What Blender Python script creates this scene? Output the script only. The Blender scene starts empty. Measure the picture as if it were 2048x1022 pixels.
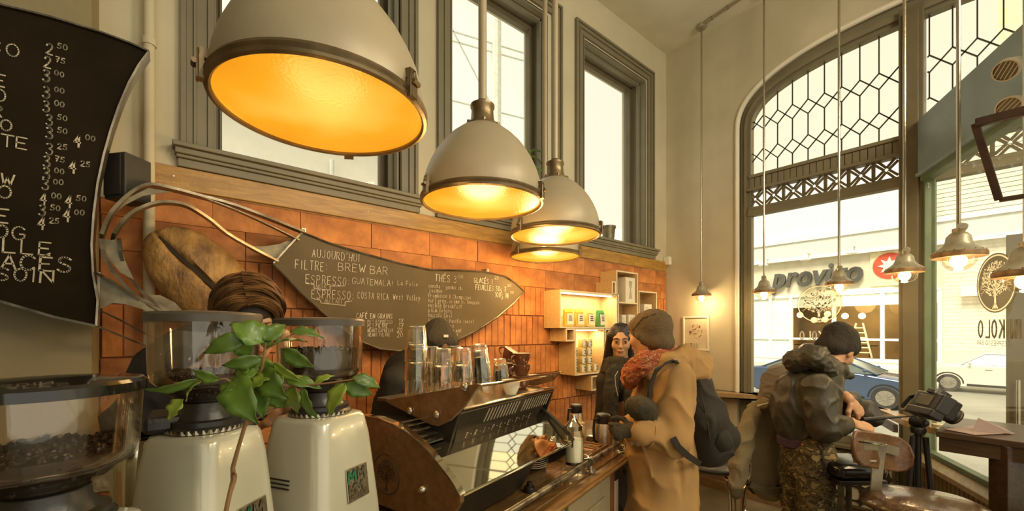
import bpy, math, random
import numpy as np
from mathutils import Vector, Matrix, noise
random.seed(7)
PI = math.pi
scn = bpy.context.scene
COL = scn.collection
# ------------------------------------------------------------------ camera
YAW = math.atan2(694, 835)
FX, FY = math.sin(YAW), math.cos(YAW)
CAMZ = 1.62
cam = bpy.data.cameras.new('camera'); camo = bpy.data.objects.new('camera', cam); COL.objects.link(camo)
camo.location = (0, 0, CAMZ); camo.rotation_euler = (PI/2, 0, -YAW)
cam.sensor_width = 36; cam.lens = 36*835/2048; cam.shift_y = 149/2048
cam.clip_start = 0.02; cam.clip_end = 300
scn.camera = camo
# ------------------------------------------------------------------ world and exposure
scn.view_settings.view_transform = 'Standard'; scn.view_settings.look = 'None'
scn.view_settings.gamma = 1; scn.view_settings.use_curve_mapping = False
scn.view_settings.exposure = 0.35
W = bpy.data.worlds.new('overcast_sky'); scn.world = W; W.use_nodes = True
wn = W.node_tree.nodes; wl = W.node_tree.links
bg = wn['Background']
wtc = wn.new('ShaderNodeTexCoord'); wno = wn.new('ShaderNodeTexNoise'); wno.inputs['Scale'].default_value = 2.0
wno.inputs['Detail'].default_value = 3
wcr = wn.new('ShaderNodeValToRGB')
wcr.color_ramp.elements[0].position = .3; wcr.color_ramp.elements[0].color = (.95, .91, .76, 1)
wcr.color_ramp.elements[1].position = .75; wcr.color_ramp.elements[1].color = (1.0, .97, .84, 1)
wl.new(wtc.outputs['Generated'], wno.inputs['Vector']); wl.new(wno.outputs['Fac'], wcr.inputs['Fac'])
wl.new(wcr.outputs['Color'], bg.inputs['Color'])
bg.inputs['Strength'].default_value = .90
sun = bpy.data.lights.new('sun', 'SUN'); sun.energy = 4.0; sun.angle = math.radians(25); sun.color = (1, .93, .78)
suno = bpy.data.objects.new('sun', sun); COL.objects.link(suno)
suno.rotation_euler = Vector((.60, .05, -.75)).to_track_quat('-Z', 'Y').to_euler()   # high soft sun from the street side

for i, (lx, ly) in enumerate(((-.9, -1.2), (1.2, -1.9), (2.6, -1.2))):   # unseen fill lights, added behind the camera to brighten the room
    L = bpy.data.lights.new('fill_light', 'AREA'); L.shape = 'DISK'; L.size = .9; L.energy = (2, 34, 45)[i]; L.color = (1, .86, .62)
    lo = bpy.data.objects.new('fill_light', L); COL.objects.link(lo); lo.location = (lx, ly, 3.6)
    lo.rotation_euler = (Vector((2.2, 1.6, .9))-Vector((lx, ly, 3.6))).to_track_quat('-Z', 'Y').to_euler()

# ------------------------------------------------------------------ helpers
def onY(px, py, Y):
    t = (px-1024)/835; vx = FX+t*FY; vy = FY-t*FX; d = Y/vy
    return Vector((vx*d, Y, CAMZ+(660-py)/835*d))
def onX(px, py, X):
    t = (px-1024)/835; vx = FX+t*FY; vy = FY-t*FX; d = X/vx
    return Vector((X, vy*d, CAMZ+(660-py)/835*d))
def onZ(px, py, Z):
    d = (Z-CAMZ)*835/(660-py); return at(px, py, d)
def at(px, py, d):
    t = (px-1024)/835
    return Vector(((FX+t*FY)*d, (FY-t*FX)*d, CAMZ+(660-py)/835*d))
def rot(rx=0, ry=0, rz=0):
    return Matrix.Rotation(rz, 3, 'Z') @ Matrix.Rotation(ry, 3, 'Y') @ Matrix.Rotation(rx, 3, 'X')
def frame_from(z, x=None):
    z = Vector(z).normalized()
    if x is None: x = Vector((1, 0, 0)) if abs(z.x) < .9 else Vector((0, 1, 0))
    y = z.cross(Vector(x)).normalized(); x = y.cross(z).normalized()
    return Matrix((x, y, z)).transposed()

class MB:
    def __init__(s): s.v = []; s.f = []; s.m = []; s.T = None
    def add(s, vs, fs, mi=0):
        n = len(s.v)
        if s.T is not None: vs = [s.T @ Vector(p) for p in vs]
        s.v.extend([tuple(p) for p in vs])
        for f in fs: s.f.append(tuple(i+n for i in f)); s.m.append(mi)
        return s
    def box(s, c, d, r=None, mi=0):
        c = Vector(c); h = Vector(d)/2
        vs = []
        for i in range(8):
            p = Vector((h.x if i & 1 else -h.x, h.y if i & 2 else -h.y, h.z if i & 4 else -h.z))
            if r is not None: p = r @ p
            vs.append(c+p)
        return s.add(vs, [(0,2,3,1),(4,5,7,6),(0,1,5,4),(2,6,7,3),(0,4,6,2),(1,3,7,5)], mi)
    def bx(s, x0, x1, y0, y1, z0, z1, mi=0):
        return s.box(((x0+x1)/2, (y0+y1)/2, (z0+z1)/2), (x1-x0, y1-y0, z1-z0), None, mi)
    def taper(s, c, d0, d1, h, r=None, mi=0):      # box with bottom size d0, top size d1, base centre c
        c = Vector(c); vs = []
        for (d, z) in ((d0, 0), (d1, h)):
            for sx, sy in ((-1,-1),(1,-1),(1,1),(-1,1)):
                p = Vector((sx*d[0]/2, sy*d[1]/2, z))
                if r is not None: p = r @ p
                vs.append(c+p)
        return s.add(vs, [(3,2,1,0),(4,5,6,7),(0,1,5,4),(1,2,6,5),(2,3,7,6),(3,0,4,7)], mi)
    def beam(s, a, b, w, h, up=(0,0,1), mi=0):
        a = Vector(a); b = Vector(b); z = (b-a); L = z.length; z.normalize()
        x = Vector(up).cross(z)
        if x.length < 1e-4: x = Vector((1,0,0))
        x.normalize(); y = z.cross(x)
        M = Matrix((x, y, z)).transposed()
        return s.box((a+b)/2, (w, h, L), M, mi)
    def tube(s, pts, r, n=8, cap=True, closed=False, mi=0, flat=None):
        pts = [Vector(p) for p in pts]; N = len(pts)
        if not hasattr(r, '__len__'): r = [r]*N
        vs = []; x = None
        for i, p in enumerate(pts):
            if closed: t = pts[(i+1) % N]-pts[i-1]
            else: t = pts[min(i+1, N-1)]-pts[max(i-1, 0)]
            if t.length < 1e-9: t = Vector((0,0,1))
            t.normalize()
            if x is None:
                x = Vector((0,0,1)).cross(t)
                if x.length < 1e-3: x = Vector((1,0,0))
                if flat is not None: x = Vector(flat)-t*Vector(flat).dot(t)
            else:
                x = x-t*x.dot(t)
            if x.length < 1e-6: x = t.orthogonal()
            x.normalize(); y = t.cross(x)
            ra = r[i]; rb = ra
            if hasattr(ra, '__len__'): ra, rb = ra
            for k in range(n):
                a = 2*PI*k/n
                vs.append(p+x*math.cos(a)*ra+y*math.sin(a)*rb)
        fs = []
        for i in range(N if closed else N-1):
            j = (i+1) % N
            for k in range(n):
                l = (k+1) % n
                fs.append((i*n+k, i*n+l, j*n+l, j*n+k))
        if cap and not closed:
            fs.append(tuple(range(n-1, -1, -1))); fs.append(tuple((N-1)*n+k for k in range(n)))
        return s.add(vs, fs, mi)
    def ribbon(s, pts, w, th, wdir, mi=0):         # flat bar, rectangular section; wdir = direction of its width
        pts = [Vector(p) for p in pts]; N = len(pts)
        if not hasattr(w, '__len__'): w = [w]*N
        wd = Vector(wdir).normalized(); vs = []
        for i, p in enumerate(pts):
            t = (pts[min(i+1, N-1)]-pts[max(i-1, 0)]).normalized()
            y = t.cross(wd).normalized(); x = y.cross(t).normalized()
            for a, b in ((-1,-1),(1,-1),(1,1),(-1,1)): vs.append(p+x*a*w[i]/2+y*b*th/2)
        fs = []
        for i in range(N-1):
            for k in range(4):
                l = (k+1) % 4
                fs.append((i*4+k, i*4+l, (i+1)*4+l, (i+1)*4+k))
        fs.append((3,2,1,0)); fs.append(tuple((N-1)*4+k for k in range(4)))
        return s.add(vs, fs, mi)
    def lathe(s, prof, n=32, c=(0,0,0), M=None, mi=0, closed=False):
        c = Vector(c); vs = []; fs = []
        for (r, z) in prof:
            for k in range(n):
                a = 2*PI*k/n; p = Vector((r*math.cos(a), r*math.sin(a), z))
                if M is not None: p = M @ p
                vs.append(c+p)
        m = len(prof)
        for i in range(m if closed else m-1):
            j = (i+1) % m
            for k in range(n):
                l = (k+1) % n
                fs.append((i*n+k, i*n+l, j*n+l, j*n+k))
        if not closed:
            if prof[0][0] > 1e-5: fs.append(tuple(range(n-1, -1, -1)))
            if prof[-1][0] > 1e-5: fs.append(tuple((m-1)*n+k for k in range(n)))
        return s.add(vs, fs, mi)
    def shell(s, prof, n=32, c=(0,0,0), M=None, mi=0):   # lathe without caps
        c = Vector(c); vs = []; fs = []
        for (r, z) in prof:
            for k in range(n):
                a = 2*PI*k/n; p = Vector((r*math.cos(a), r*math.sin(a), z))
                if M is not None: p = M @ p
                vs.append(c+p)
        for i in range(len(prof)-1):
            for k in range(n):
                l = (k+1) % n
                fs.append((i*n+k, i*n+l, (i+1)*n+l, (i+1)*n+k))
        return s.add(vs, fs, mi)
    def prism(s, poly, h, fn, mi=0):               # polygon (u,v) extruded; fn(u,v,w) -> point
        n = len(poly)
        vs = [fn(u, v, 0) for u, v in poly]+[fn(u, v, h) for u, v in poly]
        fs = [tuple(range(n-1, -1, -1)), tuple(range(n, 2*n))]
        for i in range(n):
            j = (i+1) % n; fs.append((i, j, n+j, n+i))
        return s.add(vs, fs, mi)
    def ball(s, c, r, n=12, mi=0, R=None):
        if not hasattr(r, '__len__'): r = (r, r, r)
        c = Vector(c); m = max(6, n//2+2); vs = []; fs = []
        for i in range(m+1):
            th = PI*i/m
            for k in range(n):
                a = 2*PI*k/n
                p = Vector((r[0]*math.sin(th)*math.cos(a), r[1]*math.sin(th)*math.sin(a), r[2]*math.cos(th)))
                if R is not None: p = R @ p
                vs.append(c+p)
        for i in range(m):
            for k in range(n):
                l = (k+1) % n; fs.append((i*n+k, (i+1)*n+k, (i+1)*n+l, i*n+l))
        return s.add(vs, fs, mi)
    def build(s, name, mats, parent=None, smooth=35, bevel=0, world=False, sub=0):
        vs = s.v; loc = Vector((0,0,0))
        if parent is not None and world:
            Mi = full(parent).inverted(); vs = [tuple(Mi @ Vector(p)) for p in vs]
        elif parent is None and vs:
            a = np.array(vs); lo = a.min(0); hi = a.max(0)
            loc = Vector(((lo[0]+hi[0])/2, (lo[1]+hi[1])/2, lo[2]))
            vs = [tuple(p) for p in (a-np.array(loc))]
        me = bpy.data.meshes.new(name); me.from_pydata(vs, [], s.f)
        if not isinstance(mats, (list, tuple)): mats = [mats]
        for m in mats: me.materials.append(m)
        if any(s.m): me.polygons.foreach_set('material_index', s.m)
        me.validate(); me.update()
        if smooth:
            me.shade_smooth(); me.set_sharp_from_angle(angle=math.radians(smooth))
        o = bpy.data.objects.new(name, me); COL.objects.link(o); o.location = loc
        if parent is not None: o.parent = parent
        if bevel:
            b = o.modifiers.new('bevel', 'BEVEL'); b.width = bevel; b.segments = 2; b.limit_method = 'ANGLE'; b.angle_limit = .6
            b.harden_normals = False
        if sub:
            b = o.modifiers.new('sub', 'SUBSURF'); b.levels = sub; b.render_levels = sub
        return o
def full(o):
    m = o.matrix_basis.copy()
    while o.parent: o = o.parent; m = o.matrix_basis @ m
    return m
def thing(name, label, cat, loc=(0,0,0), rz=0, group=None):
    o = bpy.data.objects.new(name, None); COL.objects.link(o); o.empty_display_size = .1
    o.location = loc; o.rotation_euler = (0, 0, rz)
    o['label'] = label; o['category'] = cat
    if group: o['group'] = group
    return o
def tag(o, label, cat, group=None):
    o['label'] = label; o['category'] = cat
    if group: o['group'] = group
    return o
def struct(o): o['kind'] = 'structure'; return o
def stuff(o): o['kind'] = 'stuff'; return o
def sroot(name, loc=(0,0,0)):
    o = bpy.data.objects.new(name, None); COL.objects.link(o); o.location = loc; o['kind'] = 'structure'; return o
def dup(o, parent=None, loc=None, rz=None, label=None):
    c = o.copy(); COL.objects.link(c)
    if parent is not None: c.parent = parent
    if loc is not None: c.location = loc
    if rz is not None: c.rotation_euler = (0, 0, rz)
    if label: c['label'] = label
    for ch in list(o.children): dup(ch, c)
    return c

# ------------------------------------------------------------------ materials
MATS = {}
def mat(name, col, rough=.6, metal=0, var=.12, vscale=6, bump=.15, bscale=40, spec=.5, trans=0, emit=None, estr=1, coat=0, rand=0, stretch=None, dirt=None, alpha=1):
    m = bpy.data.materials.new(name); m.use_nodes = True; nt = m.node_tree; N = nt.nodes; L = nt.links
    b = N['Principled BSDF']
    b.inputs['Roughness'].default_value = rough; b.inputs['Metallic'].default_value = metal
    b.inputs['Specular IOR Level'].default_value = spec
    b.inputs['Transmission Weight'].default_value = trans; b.inputs['Coat Weight'].default_value = coat
    b.inputs['Alpha'].default_value = alpha
    tc = N.new('ShaderNodeTexCoord'); mp = N.new('ShaderNodeMapping')
    L.new(tc.outputs['Object'], mp.inputs['Vector'])
    if stretch: mp.inputs['Scale'].default_value = stretch
    no = N.new('ShaderNodeTexNoise'); no.inputs['Scale'].default_value = vscale; no.inputs['Detail'].default_value = 5
    L.new(mp.outputs['Vector'], no.inputs['Vector'])
    cr = N.new('ShaderNodeValToRGB'); c = Vector(col[:3])
    cr.color_ramp.elements[0].position = .3; cr.color_ramp.elements[1].position = .7
    lo = c*(1-var); hi = c*(1+var)
    if dirt: lo = Vector(dirt)
    cr.color_ramp.elements[0].color = (*lo, 1); cr.color_ramp.elements[1].color = (*[min(1, x) for x in hi], 1)
    L.new(no.outputs['Fac'], cr.inputs['Fac'])
    out = cr.outputs['Color']
    if rand:
        oi = N.new('ShaderNodeObjectInfo'); hs = N.new('ShaderNodeHueSaturation'); mr = N.new('ShaderNodeMapRange')
        mr.inputs['To Min'].default_value = 1-rand; mr.inputs['To Max'].default_value = 1+rand
        L.new(oi.outputs['Random'], mr.inputs['Value']); L.new(mr.outputs['Result'], hs.inputs['Value']); L.new(out, hs.inputs['Color'])
        out = hs.outputs['Color']
    L.new(out, b.inputs['Base Color'])
    if bump:
        n2 = N.new('ShaderNodeTexNoise'); n2.inputs['Scale'].default_value = bscale; n2.inputs['Detail'].default_value = 4
        L.new(mp.outputs['Vector'], n2.inputs['Vector'])
        bp = N.new('ShaderNodeBump'); bp.inputs['Strength'].default_value = bump; bp.inputs['Distance'].default_value = .01
        L.new(n2.outputs['Fac'], bp.inputs['Height']); L.new(bp.outputs['Normal'], b.inputs['Normal'])
    if emit:
        b.inputs['Emission Color'].default_value = (*emit, 1); b.inputs['Emission Strength'].default_value = estr
    MATS[name] = m
    return m
def woodmat(name, c1, c2, rough=.45, axis='X', scale=3, coat=0, dist=4, ring=18, rand=0):
    m = mat(name, c1, rough, 0, coat=coat, bump=.12, bscale=60, rand=0)
    nt = m.node_tree; N = nt.nodes; L = nt.links; b = N['Principled BSDF']
    tc = N.new('ShaderNodeTexCoord'); mp = N.new('ShaderNodeMapping')
    sc = {'X': (.12, 1, 1), 'Y': (1, .12, 1), 'Z': (1, 1, .12)}[axis]
    mp.inputs['Scale'].default_value = [k*scale for k in sc]
    L.new(tc.outputs['Object'], mp.inputs['Vector'])
    no = N.new('ShaderNodeTexNoise'); no.inputs['Scale'].default_value = ring; no.inputs['Detail'].default_value = 6; no.inputs['Distortion'].default_value = dist*.2
    L.new(mp.outputs['Vector'], no.inputs['Vector'])
    cr = N.new('ShaderNodeValToRGB'); cr.color_ramp.elements[0].position = .35; cr.color_ramp.elements[1].position = .65
    cr.color_ramp.elements[0].color = (*c2, 1); cr.color_ramp.elements[1].color = (*c1, 1)
    L.new(no.outputs['Fac'], cr.inputs['Fac']); out = cr.outputs['Color']
    L.new(out, b.inputs['Base Color'])
    return m
def glassmat(name, col=(1,1,1), refl=.08, rough=0, tint=1.0):
    m = bpy.data.materials.new(name); m.use_nodes = True; N = m.node_tree.nodes; L = m.node_tree.links
    N.remove(N['Principled BSDF'])
    t = N.new('ShaderNodeBsdfTransparent'); t.inputs['Color'].default_value = (*[c*tint for c in col], 1)
    g = N.new('ShaderNodeBsdfGlossy'); g.inputs['Roughness'].default_value = rough; g.inputs['Color'].default_value = (1, .98, .9, 1)
    lw = N.new('ShaderNodeLayerWeight'); lw.inputs['Blend'].default_value = .25
    mr = N.new('ShaderNodeMapRange'); mr.inputs['To Min'].default_value = refl*.5; mr.inputs['To Max'].default_value = min(1, refl*6)
    L.new(lw.outputs['Fresnel'], mr.inputs['Value'])
    mx = N.new('ShaderNodeMixShader'); L.new(mr.outputs['Result'], mx.inputs['Fac'])
    L.new(t.outputs[0], mx.inputs[1]); L.new(g.outputs[0], mx.inputs[2])
    L.new(mx.outputs[0], N['Material Output'].inputs['Surface'])
    return m

M_plaster = mat('plaster', (.56, .50, .34), .85, var=.08, vscale=2.5, bump=.25, bscale=14)
M_plaster2 = mat('plaster_window_wall', (.54, .48, .33), .85, var=.10, vscale=2, bump=.3, bscale=10)
M_ceil = mat('ceiling_paint', (.70, .64, .48), .85, var=.07, vscale=3)
M_olive = mat('olive_panel', (.27, .22, .115), .7, var=.08, vscale=2)
M_clay = mat('terracotta', (.52, .205, .05), .7, var=.25, vscale=7, bump=.8, bscale=22, rand=.12, dirt=(.27, .09, .026))
M_mortar = mat('mortar', (.26, .095, .03), .9, var=.2)
M_trim = mat('grey_green_paint', (.19, .165, .10), .5, var=.08, vscale=5, bump=.1)
M_trimd = mat('dark_olive_paint', (.13, .105, .055), .45, var=.12, vscale=6, bump=.1)
M_strip = woodmat('amber_pine', (.44, .25, .045), (.29, .145, .024), .4, 'X', 3)
M_floor = mat('worn_concrete', (.20, .165, .105), .5, var=.3, vscale=3, bump=.2, bscale=12)
M_white = mat('white_paint', (.78, .73, .58), .5, var=.05)
M_blue = mat('blue_grey_paint', (.20, .27, .29), .4, var=.2, vscale=2.5, bump=.08)
M_green = mat('green_paint', (.13, .17, .09), .5, var=.2)
M_lead = mat('lead_came', (.05, .04, .022), .5, .3)
M_glass = glassmat('window_glass', (1, .995, .96), .014)
M_leadglass = glassmat('leaded_glass', (.97, .955, .87), .02)
M_iron = mat('blackened_steel', (.10, .085, .06), .4, .8, var=.4, vscale=20, bump=.2)
M_steel = mat('brushed_steel', (.48, .42, .31), .28, 1, var=.1, vscale=9)
M_chrome = mat('chrome', (.75, .70, .58), .08, 1, var=.04, bump=0)
M_black = mat('black_plastic', (.02, .017, .012), .35, var=.2)
M_dkmetal = mat('dark_metal', (.045, .036, .024), .35, .7, var=.2)
# ================================================================== THE SETTING
XW, YW, ZC = 4.4, 2.54, 4.76
m = MB(); m.bx(-2.4, 4.65, -3.2, 2.84, -.12, 0); struct(m.build('floor', M_floor, smooth=0))
m = MB(); m.bx(-2.4, 4.8, -3.2, 2.9, ZC, ZC+.15); struct(m.build('ceiling', M_ceil, smooth=0))
m = MB(); m.bx(-2.4, -.22, 2.3, 2.84, 0, ZC); struct(m.build('wall_left', M_olive, smooth=0))
m = MB(); m.bx(-2.55, -2.4, -3.2, 2.84, 0, ZC); struct(m.build('wall_unseen', M_olive, smooth=0))  # unseen side wall, added to keep the left of the room dark
# plaster storey of the back wall, three window holes
HOLES = [(.17, 1.16, 2.50, 4.30), (1.55, 2.50, 2.50, 4.30), (2.96, 3.98, 2.50, 4.30)]
wb = sroot('wall_back', (2, YW, 0))
m = MB(); xs = [-.22]+[v for h in HOLES for v in h[:2]]+[4.6]
m.bx(-.22, 4.6, YW, YW+.3, 2.28, 2.50); m.bx(-.22, 4.6, YW, YW+.3, 4.30, ZC)
for i in range(0, len(xs), 2): m.bx(xs[i], xs[i+1], YW, YW+.3, 2.50, 4.30)
m.bx(-.22, -.06, YW-.002, YW+.1, 2.2, 2.5)
m.build('plaster', M_plaster, wb, world=True, smooth=0)
m = MB(); m.bx(-.22, 4.4, YW+.012, YW+.3, 0, 2.28); m.build('mortar_bed', M_mortar, wb, world=True, smooth=0)
# clay blocks: courses with scored vertical ribs
def block_mesh(w, h, ribs, seed):
    r = random.Random(seed); b = MB(); n = ribs; g = .006
    if ribs <= 1:
        b.bx(-w/2, w/2, 0, .03, -h/2, h/2)
    else:
        b.bx(-w/2, w/2, .010, .03, -h/2, h/2)
        for i in range(n):
            x0 = -w/2+w*i/n; x1 = x0+w/n; j = r.uniform(-.0015, .0015)
            b.bx(x0+g/2, x1-g/2, 0+j, .011, -h/2+r.uniform(0, .003), h/2-r.uniform(0, .003))
    return b
_meshes = []
def clay(w, h, ribs, seed):
    o = block_mesh(w, h, ribs, seed).build('clay_block', M_clay, wb, smooth=0); return o
COURSES = [(2.28, .155, 1, .40), (2.125, .15, 1, .36), (1.975, .235, 5, .30), (1.735, .235, 5, .30), (1.495, .235, 5, .30),
           (1.255, .235, 5, .30), (1.015, .24, 5, .30), (.77, .25, 5, .30), (.515, .25, 5, .30), (.26, .255, 5, .30)]
for ci, (zt, h, ribs, w) in enumerate(COURSES):
    protos = [clay(w-.004, h-.003, ribs, ci*5+k) for k in range(2)]
    used = [False, False]; x = -.22-(ci % 2)*w*.5; z = zt-h/2; k = 0
    while x < 4.4:
        x0 = max(x, -.215); x1 = min(x+w, 4.395); ww = x1-x0
        if ww > .05:
            if ww < w-.01:
                nr = max(1, round(ribs*ww/w)); o = clay(ww-.004, h-.003, nr, ci)
            elif ci >= 2 and random.random() < (.5 if x < .3 else .06):
                o = clay(w-.004, h-.003, 1, ci)
            else:
                s = random.randrange(2)
                if used[s]: o = dup(protos[s])
                else: o = protos[s]; used[s] = True
            o.location = (x0+ww/2-2, random.uniform(-.002, .003)-.002, z)
        x += w; k += 1
# wood strip under the sills
t = sroot('trim_1', (0, YW, 2.28))
m = MB(); m.bx(-.048, 4.36, YW-.028, YW+.01, 2.283, 2.388); m.build('board', M_strip, t, world=True, smooth=0, bevel=.003)
m = MB()
for x in (.03, .95, 1.9, 2.9, 3.8): m.lathe([(0, 0), (.006, 0), (.005, .004), (0, .005)], 8, (x, YW-.028, 2.34), rot(PI/2))
m.build('screw', M_steel, t, world=True)
# windows with stepped casings
def moulding(m, x0, x1, z0, z1, y, prof):
    # prof: list of (inset, proud) boxes stacked from outer to inner; builds left, right, top members
    for (a, b, p) in prof:
        m.bx(x0+a, x0+b, y-p, y+.01, z0, z1-a); m.bx(x1-b, x1-a, y-p, y+.01, z0, z1-a)
        m.bx(x0+b, x1-b, y-p, y+.01, z1-b, z1-a)
CAS = [(0, .022, .032), (.022, .05, .018), (.05, .062, .026), (.062, .105, .014), (.105, .115, .022)]
WINS = [(.055, 1.285, 2.49, 4.435), (1.435, 2.665, 2.49, 4.435), (2.845, 4.12, 2.49, 4.435)]
for i, (x0, x1, z0, z1) in enumerate(WINS):
    w = sroot('window_%d' % (i+1), ((x0+x1)/2, YW, z0))
    m = MB(); moulding(m, x0, x1, z0, z1, YW, CAS); m.build('casing', M_trim, w, world=True, smooth=0, bevel=.0025)
    hx0, hx1, hz0, hz1 = HOLES[i]
    m = MB(); G = YW+.17                           # reveal lining, then sash
    for a, b, y0, y1 in ((-.002, .012, YW, G+.1),):
        m.bx(hx0-.01, hx0+b, y0, y1, hz0, hz1); m.bx(hx1-b, hx1+.01, y0, y1, hz0, hz1); m.bx(hx0, hx1, y0, y1, hz1-b, hz1+.01)
    m.bx(hx0+.012, hx0+.03, YW+.06, YW+.1, hz0, hz1); m.bx(hx1-.03, hx1-.012, YW+.06, YW+.1, hz0, hz1); m.bx(hx0, hx1, YW+.06, YW+.1, hz1-.03, hz1-.012)
    m.build('reveal', M_trim, w, world=True, smooth=0, bevel=.002)
    m = MB(); s = .052
    m.bx(hx0+.012, hx0+s, G, G+.045, hz0, hz1-.01); m.bx(hx1-s, hx1-.012, G, G+.045, hz0, hz1-.01)
    m.bx(hx0+s, hx1-s, G, G+.045, hz0, hz0+.03); m.bx(hx0+s, hx1-s, G, G+.045, hz1-s-.01, hz1-.01)
    m.bx(hx0+s, hx0+s+.012, G-.014, G+.02, hz0, hz1-s); m.bx(hx1-s-.012, hx1-s, G-.014, G+.02, hz0, hz1-s)
    m.build('sash', M_trimd, w, world=True, smooth=0, bevel=.002)
    m = MB(); m.bx(hx0+s, hx1-s, G+.018, G+.024, hz0+.03, hz1-s-.01); m.build('pane', M_glass, w, world=True, smooth=0)
    m = MB(); zt = 2.497
    m.bx(x0-.03, x1+.035, YW-.075, YW+.17, zt-.022, zt); m.bx(x0-.02, x1+.025, YW-.058, YW+.01, zt-.05, zt-.022)
    m.bx(x0-.015, x1+.02, YW-.046, YW+.01, zt-.066, zt-.05); m.bx(x0-.01, x1+.012, YW-.032, YW+.01, zt-.105, zt-.066)
    m.build('sill', M_trim, w, world=True, smooth=0, bevel=.004)

# ---- window wall with the wide arched opening
def arch_z(y, hw, base, H, c=.5, e=2.5):
    u = min(1, abs(y-c)/hw); return base+H*(1-u**e)**(1/e)
AO = (1.27, 3.60, .58)
wr = sroot('wall_right', (XW, 1, 0))
m = MB(); TH = .30
m.bx(XW, XW+TH, 1.77, 2.84, 0, ZC); m.bx(XW, XW+TH, -3.2, -.77, 0, ZC)
ys = [.5+1.27*math.sin(PI/2*k/24) for k in range(-24, 25)]
for a, b in zip(ys[:-1], ys[1:]):
    za = arch_z(a, *AO); zb = arch_z(b, *AO)
    m.add([(XW, a, za), (XW, b, zb), (XW, b, ZC), (XW, a, ZC), (XW+TH, a, za), (XW+TH, b, zb), (XW+TH, b, ZC), (XW+TH, a, ZC)],
          [(0,1,2,3), (7,6,5,4), (0,4,5,1), (3,2,6,7)])
m.build('plaster', M_plaster2, wr, world=True, smooth=30)
m = MB(); m.bx(XW, XW+TH, .45, 1.77, -.7, .66); m.build('lower_wall', M_plaster2, wr, world=True, smooth=0)
m = MB()
pts = [(XW-.004, 1.77, .98)]+[(XW-.004, 1.77, .98+k*.3) for k in range(1, 9)]+[(XW-.004, y, arch_z(y, *AO)) for y in ys[::-1]]
m.tube(pts, .022, 8); struct(m.build('trim_2', M_white))
# frame of the arched window
w4 = sroot('window_4', (XW, 1.1, .7)); w5 = sroot('window_5', (XW, -.1, 2.7))
X0 = XW+.05
def archband(m, hw0, b0, H0, hw1, b1, H1, x, d, z0, side):
    P = []
    th = [PI/2*k/20 for k in range(21)]
    for (hw, b, H) in ((hw0, b0, H0), (hw1, b1, H1)):
        row = [(.5+side*hw, z0)]+[(.5+side*hw*math.sin(a), arch_z(.5+hw*math.sin(a), hw, b, H)) for a in th[::-1]]
        P.append(row)
    n = len(P[0])
    for i in range(n-1):
        q = [P[0][i], P[0][i+1], P[1][i+1], P[1][i]]
        m.prism(q, d, lambda u, v, w: Vector((x+w, u, v)))
for w, sd in ((w4, 1), (w5, -1)):
    m = MB()
    archband(m, 1.255, 3.60, .565, 1.215, 3.6, .50, X0-.01, .08, .66 if sd > 0 else 2.74, sd)
    archband(m, 1.215, 3.60, .50, 1.195, 3.6, .455, X0-.03, .1, .66 if sd > 0 else 2.74, sd)
    archband(m, 1.195, 3.60, .455, 1.165, 3.6, .425, X0, .08, .66 if sd > 0 else 2.74, sd)
    m.build('arch_frame', M_trim, w, world=True, smooth=25)
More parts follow.
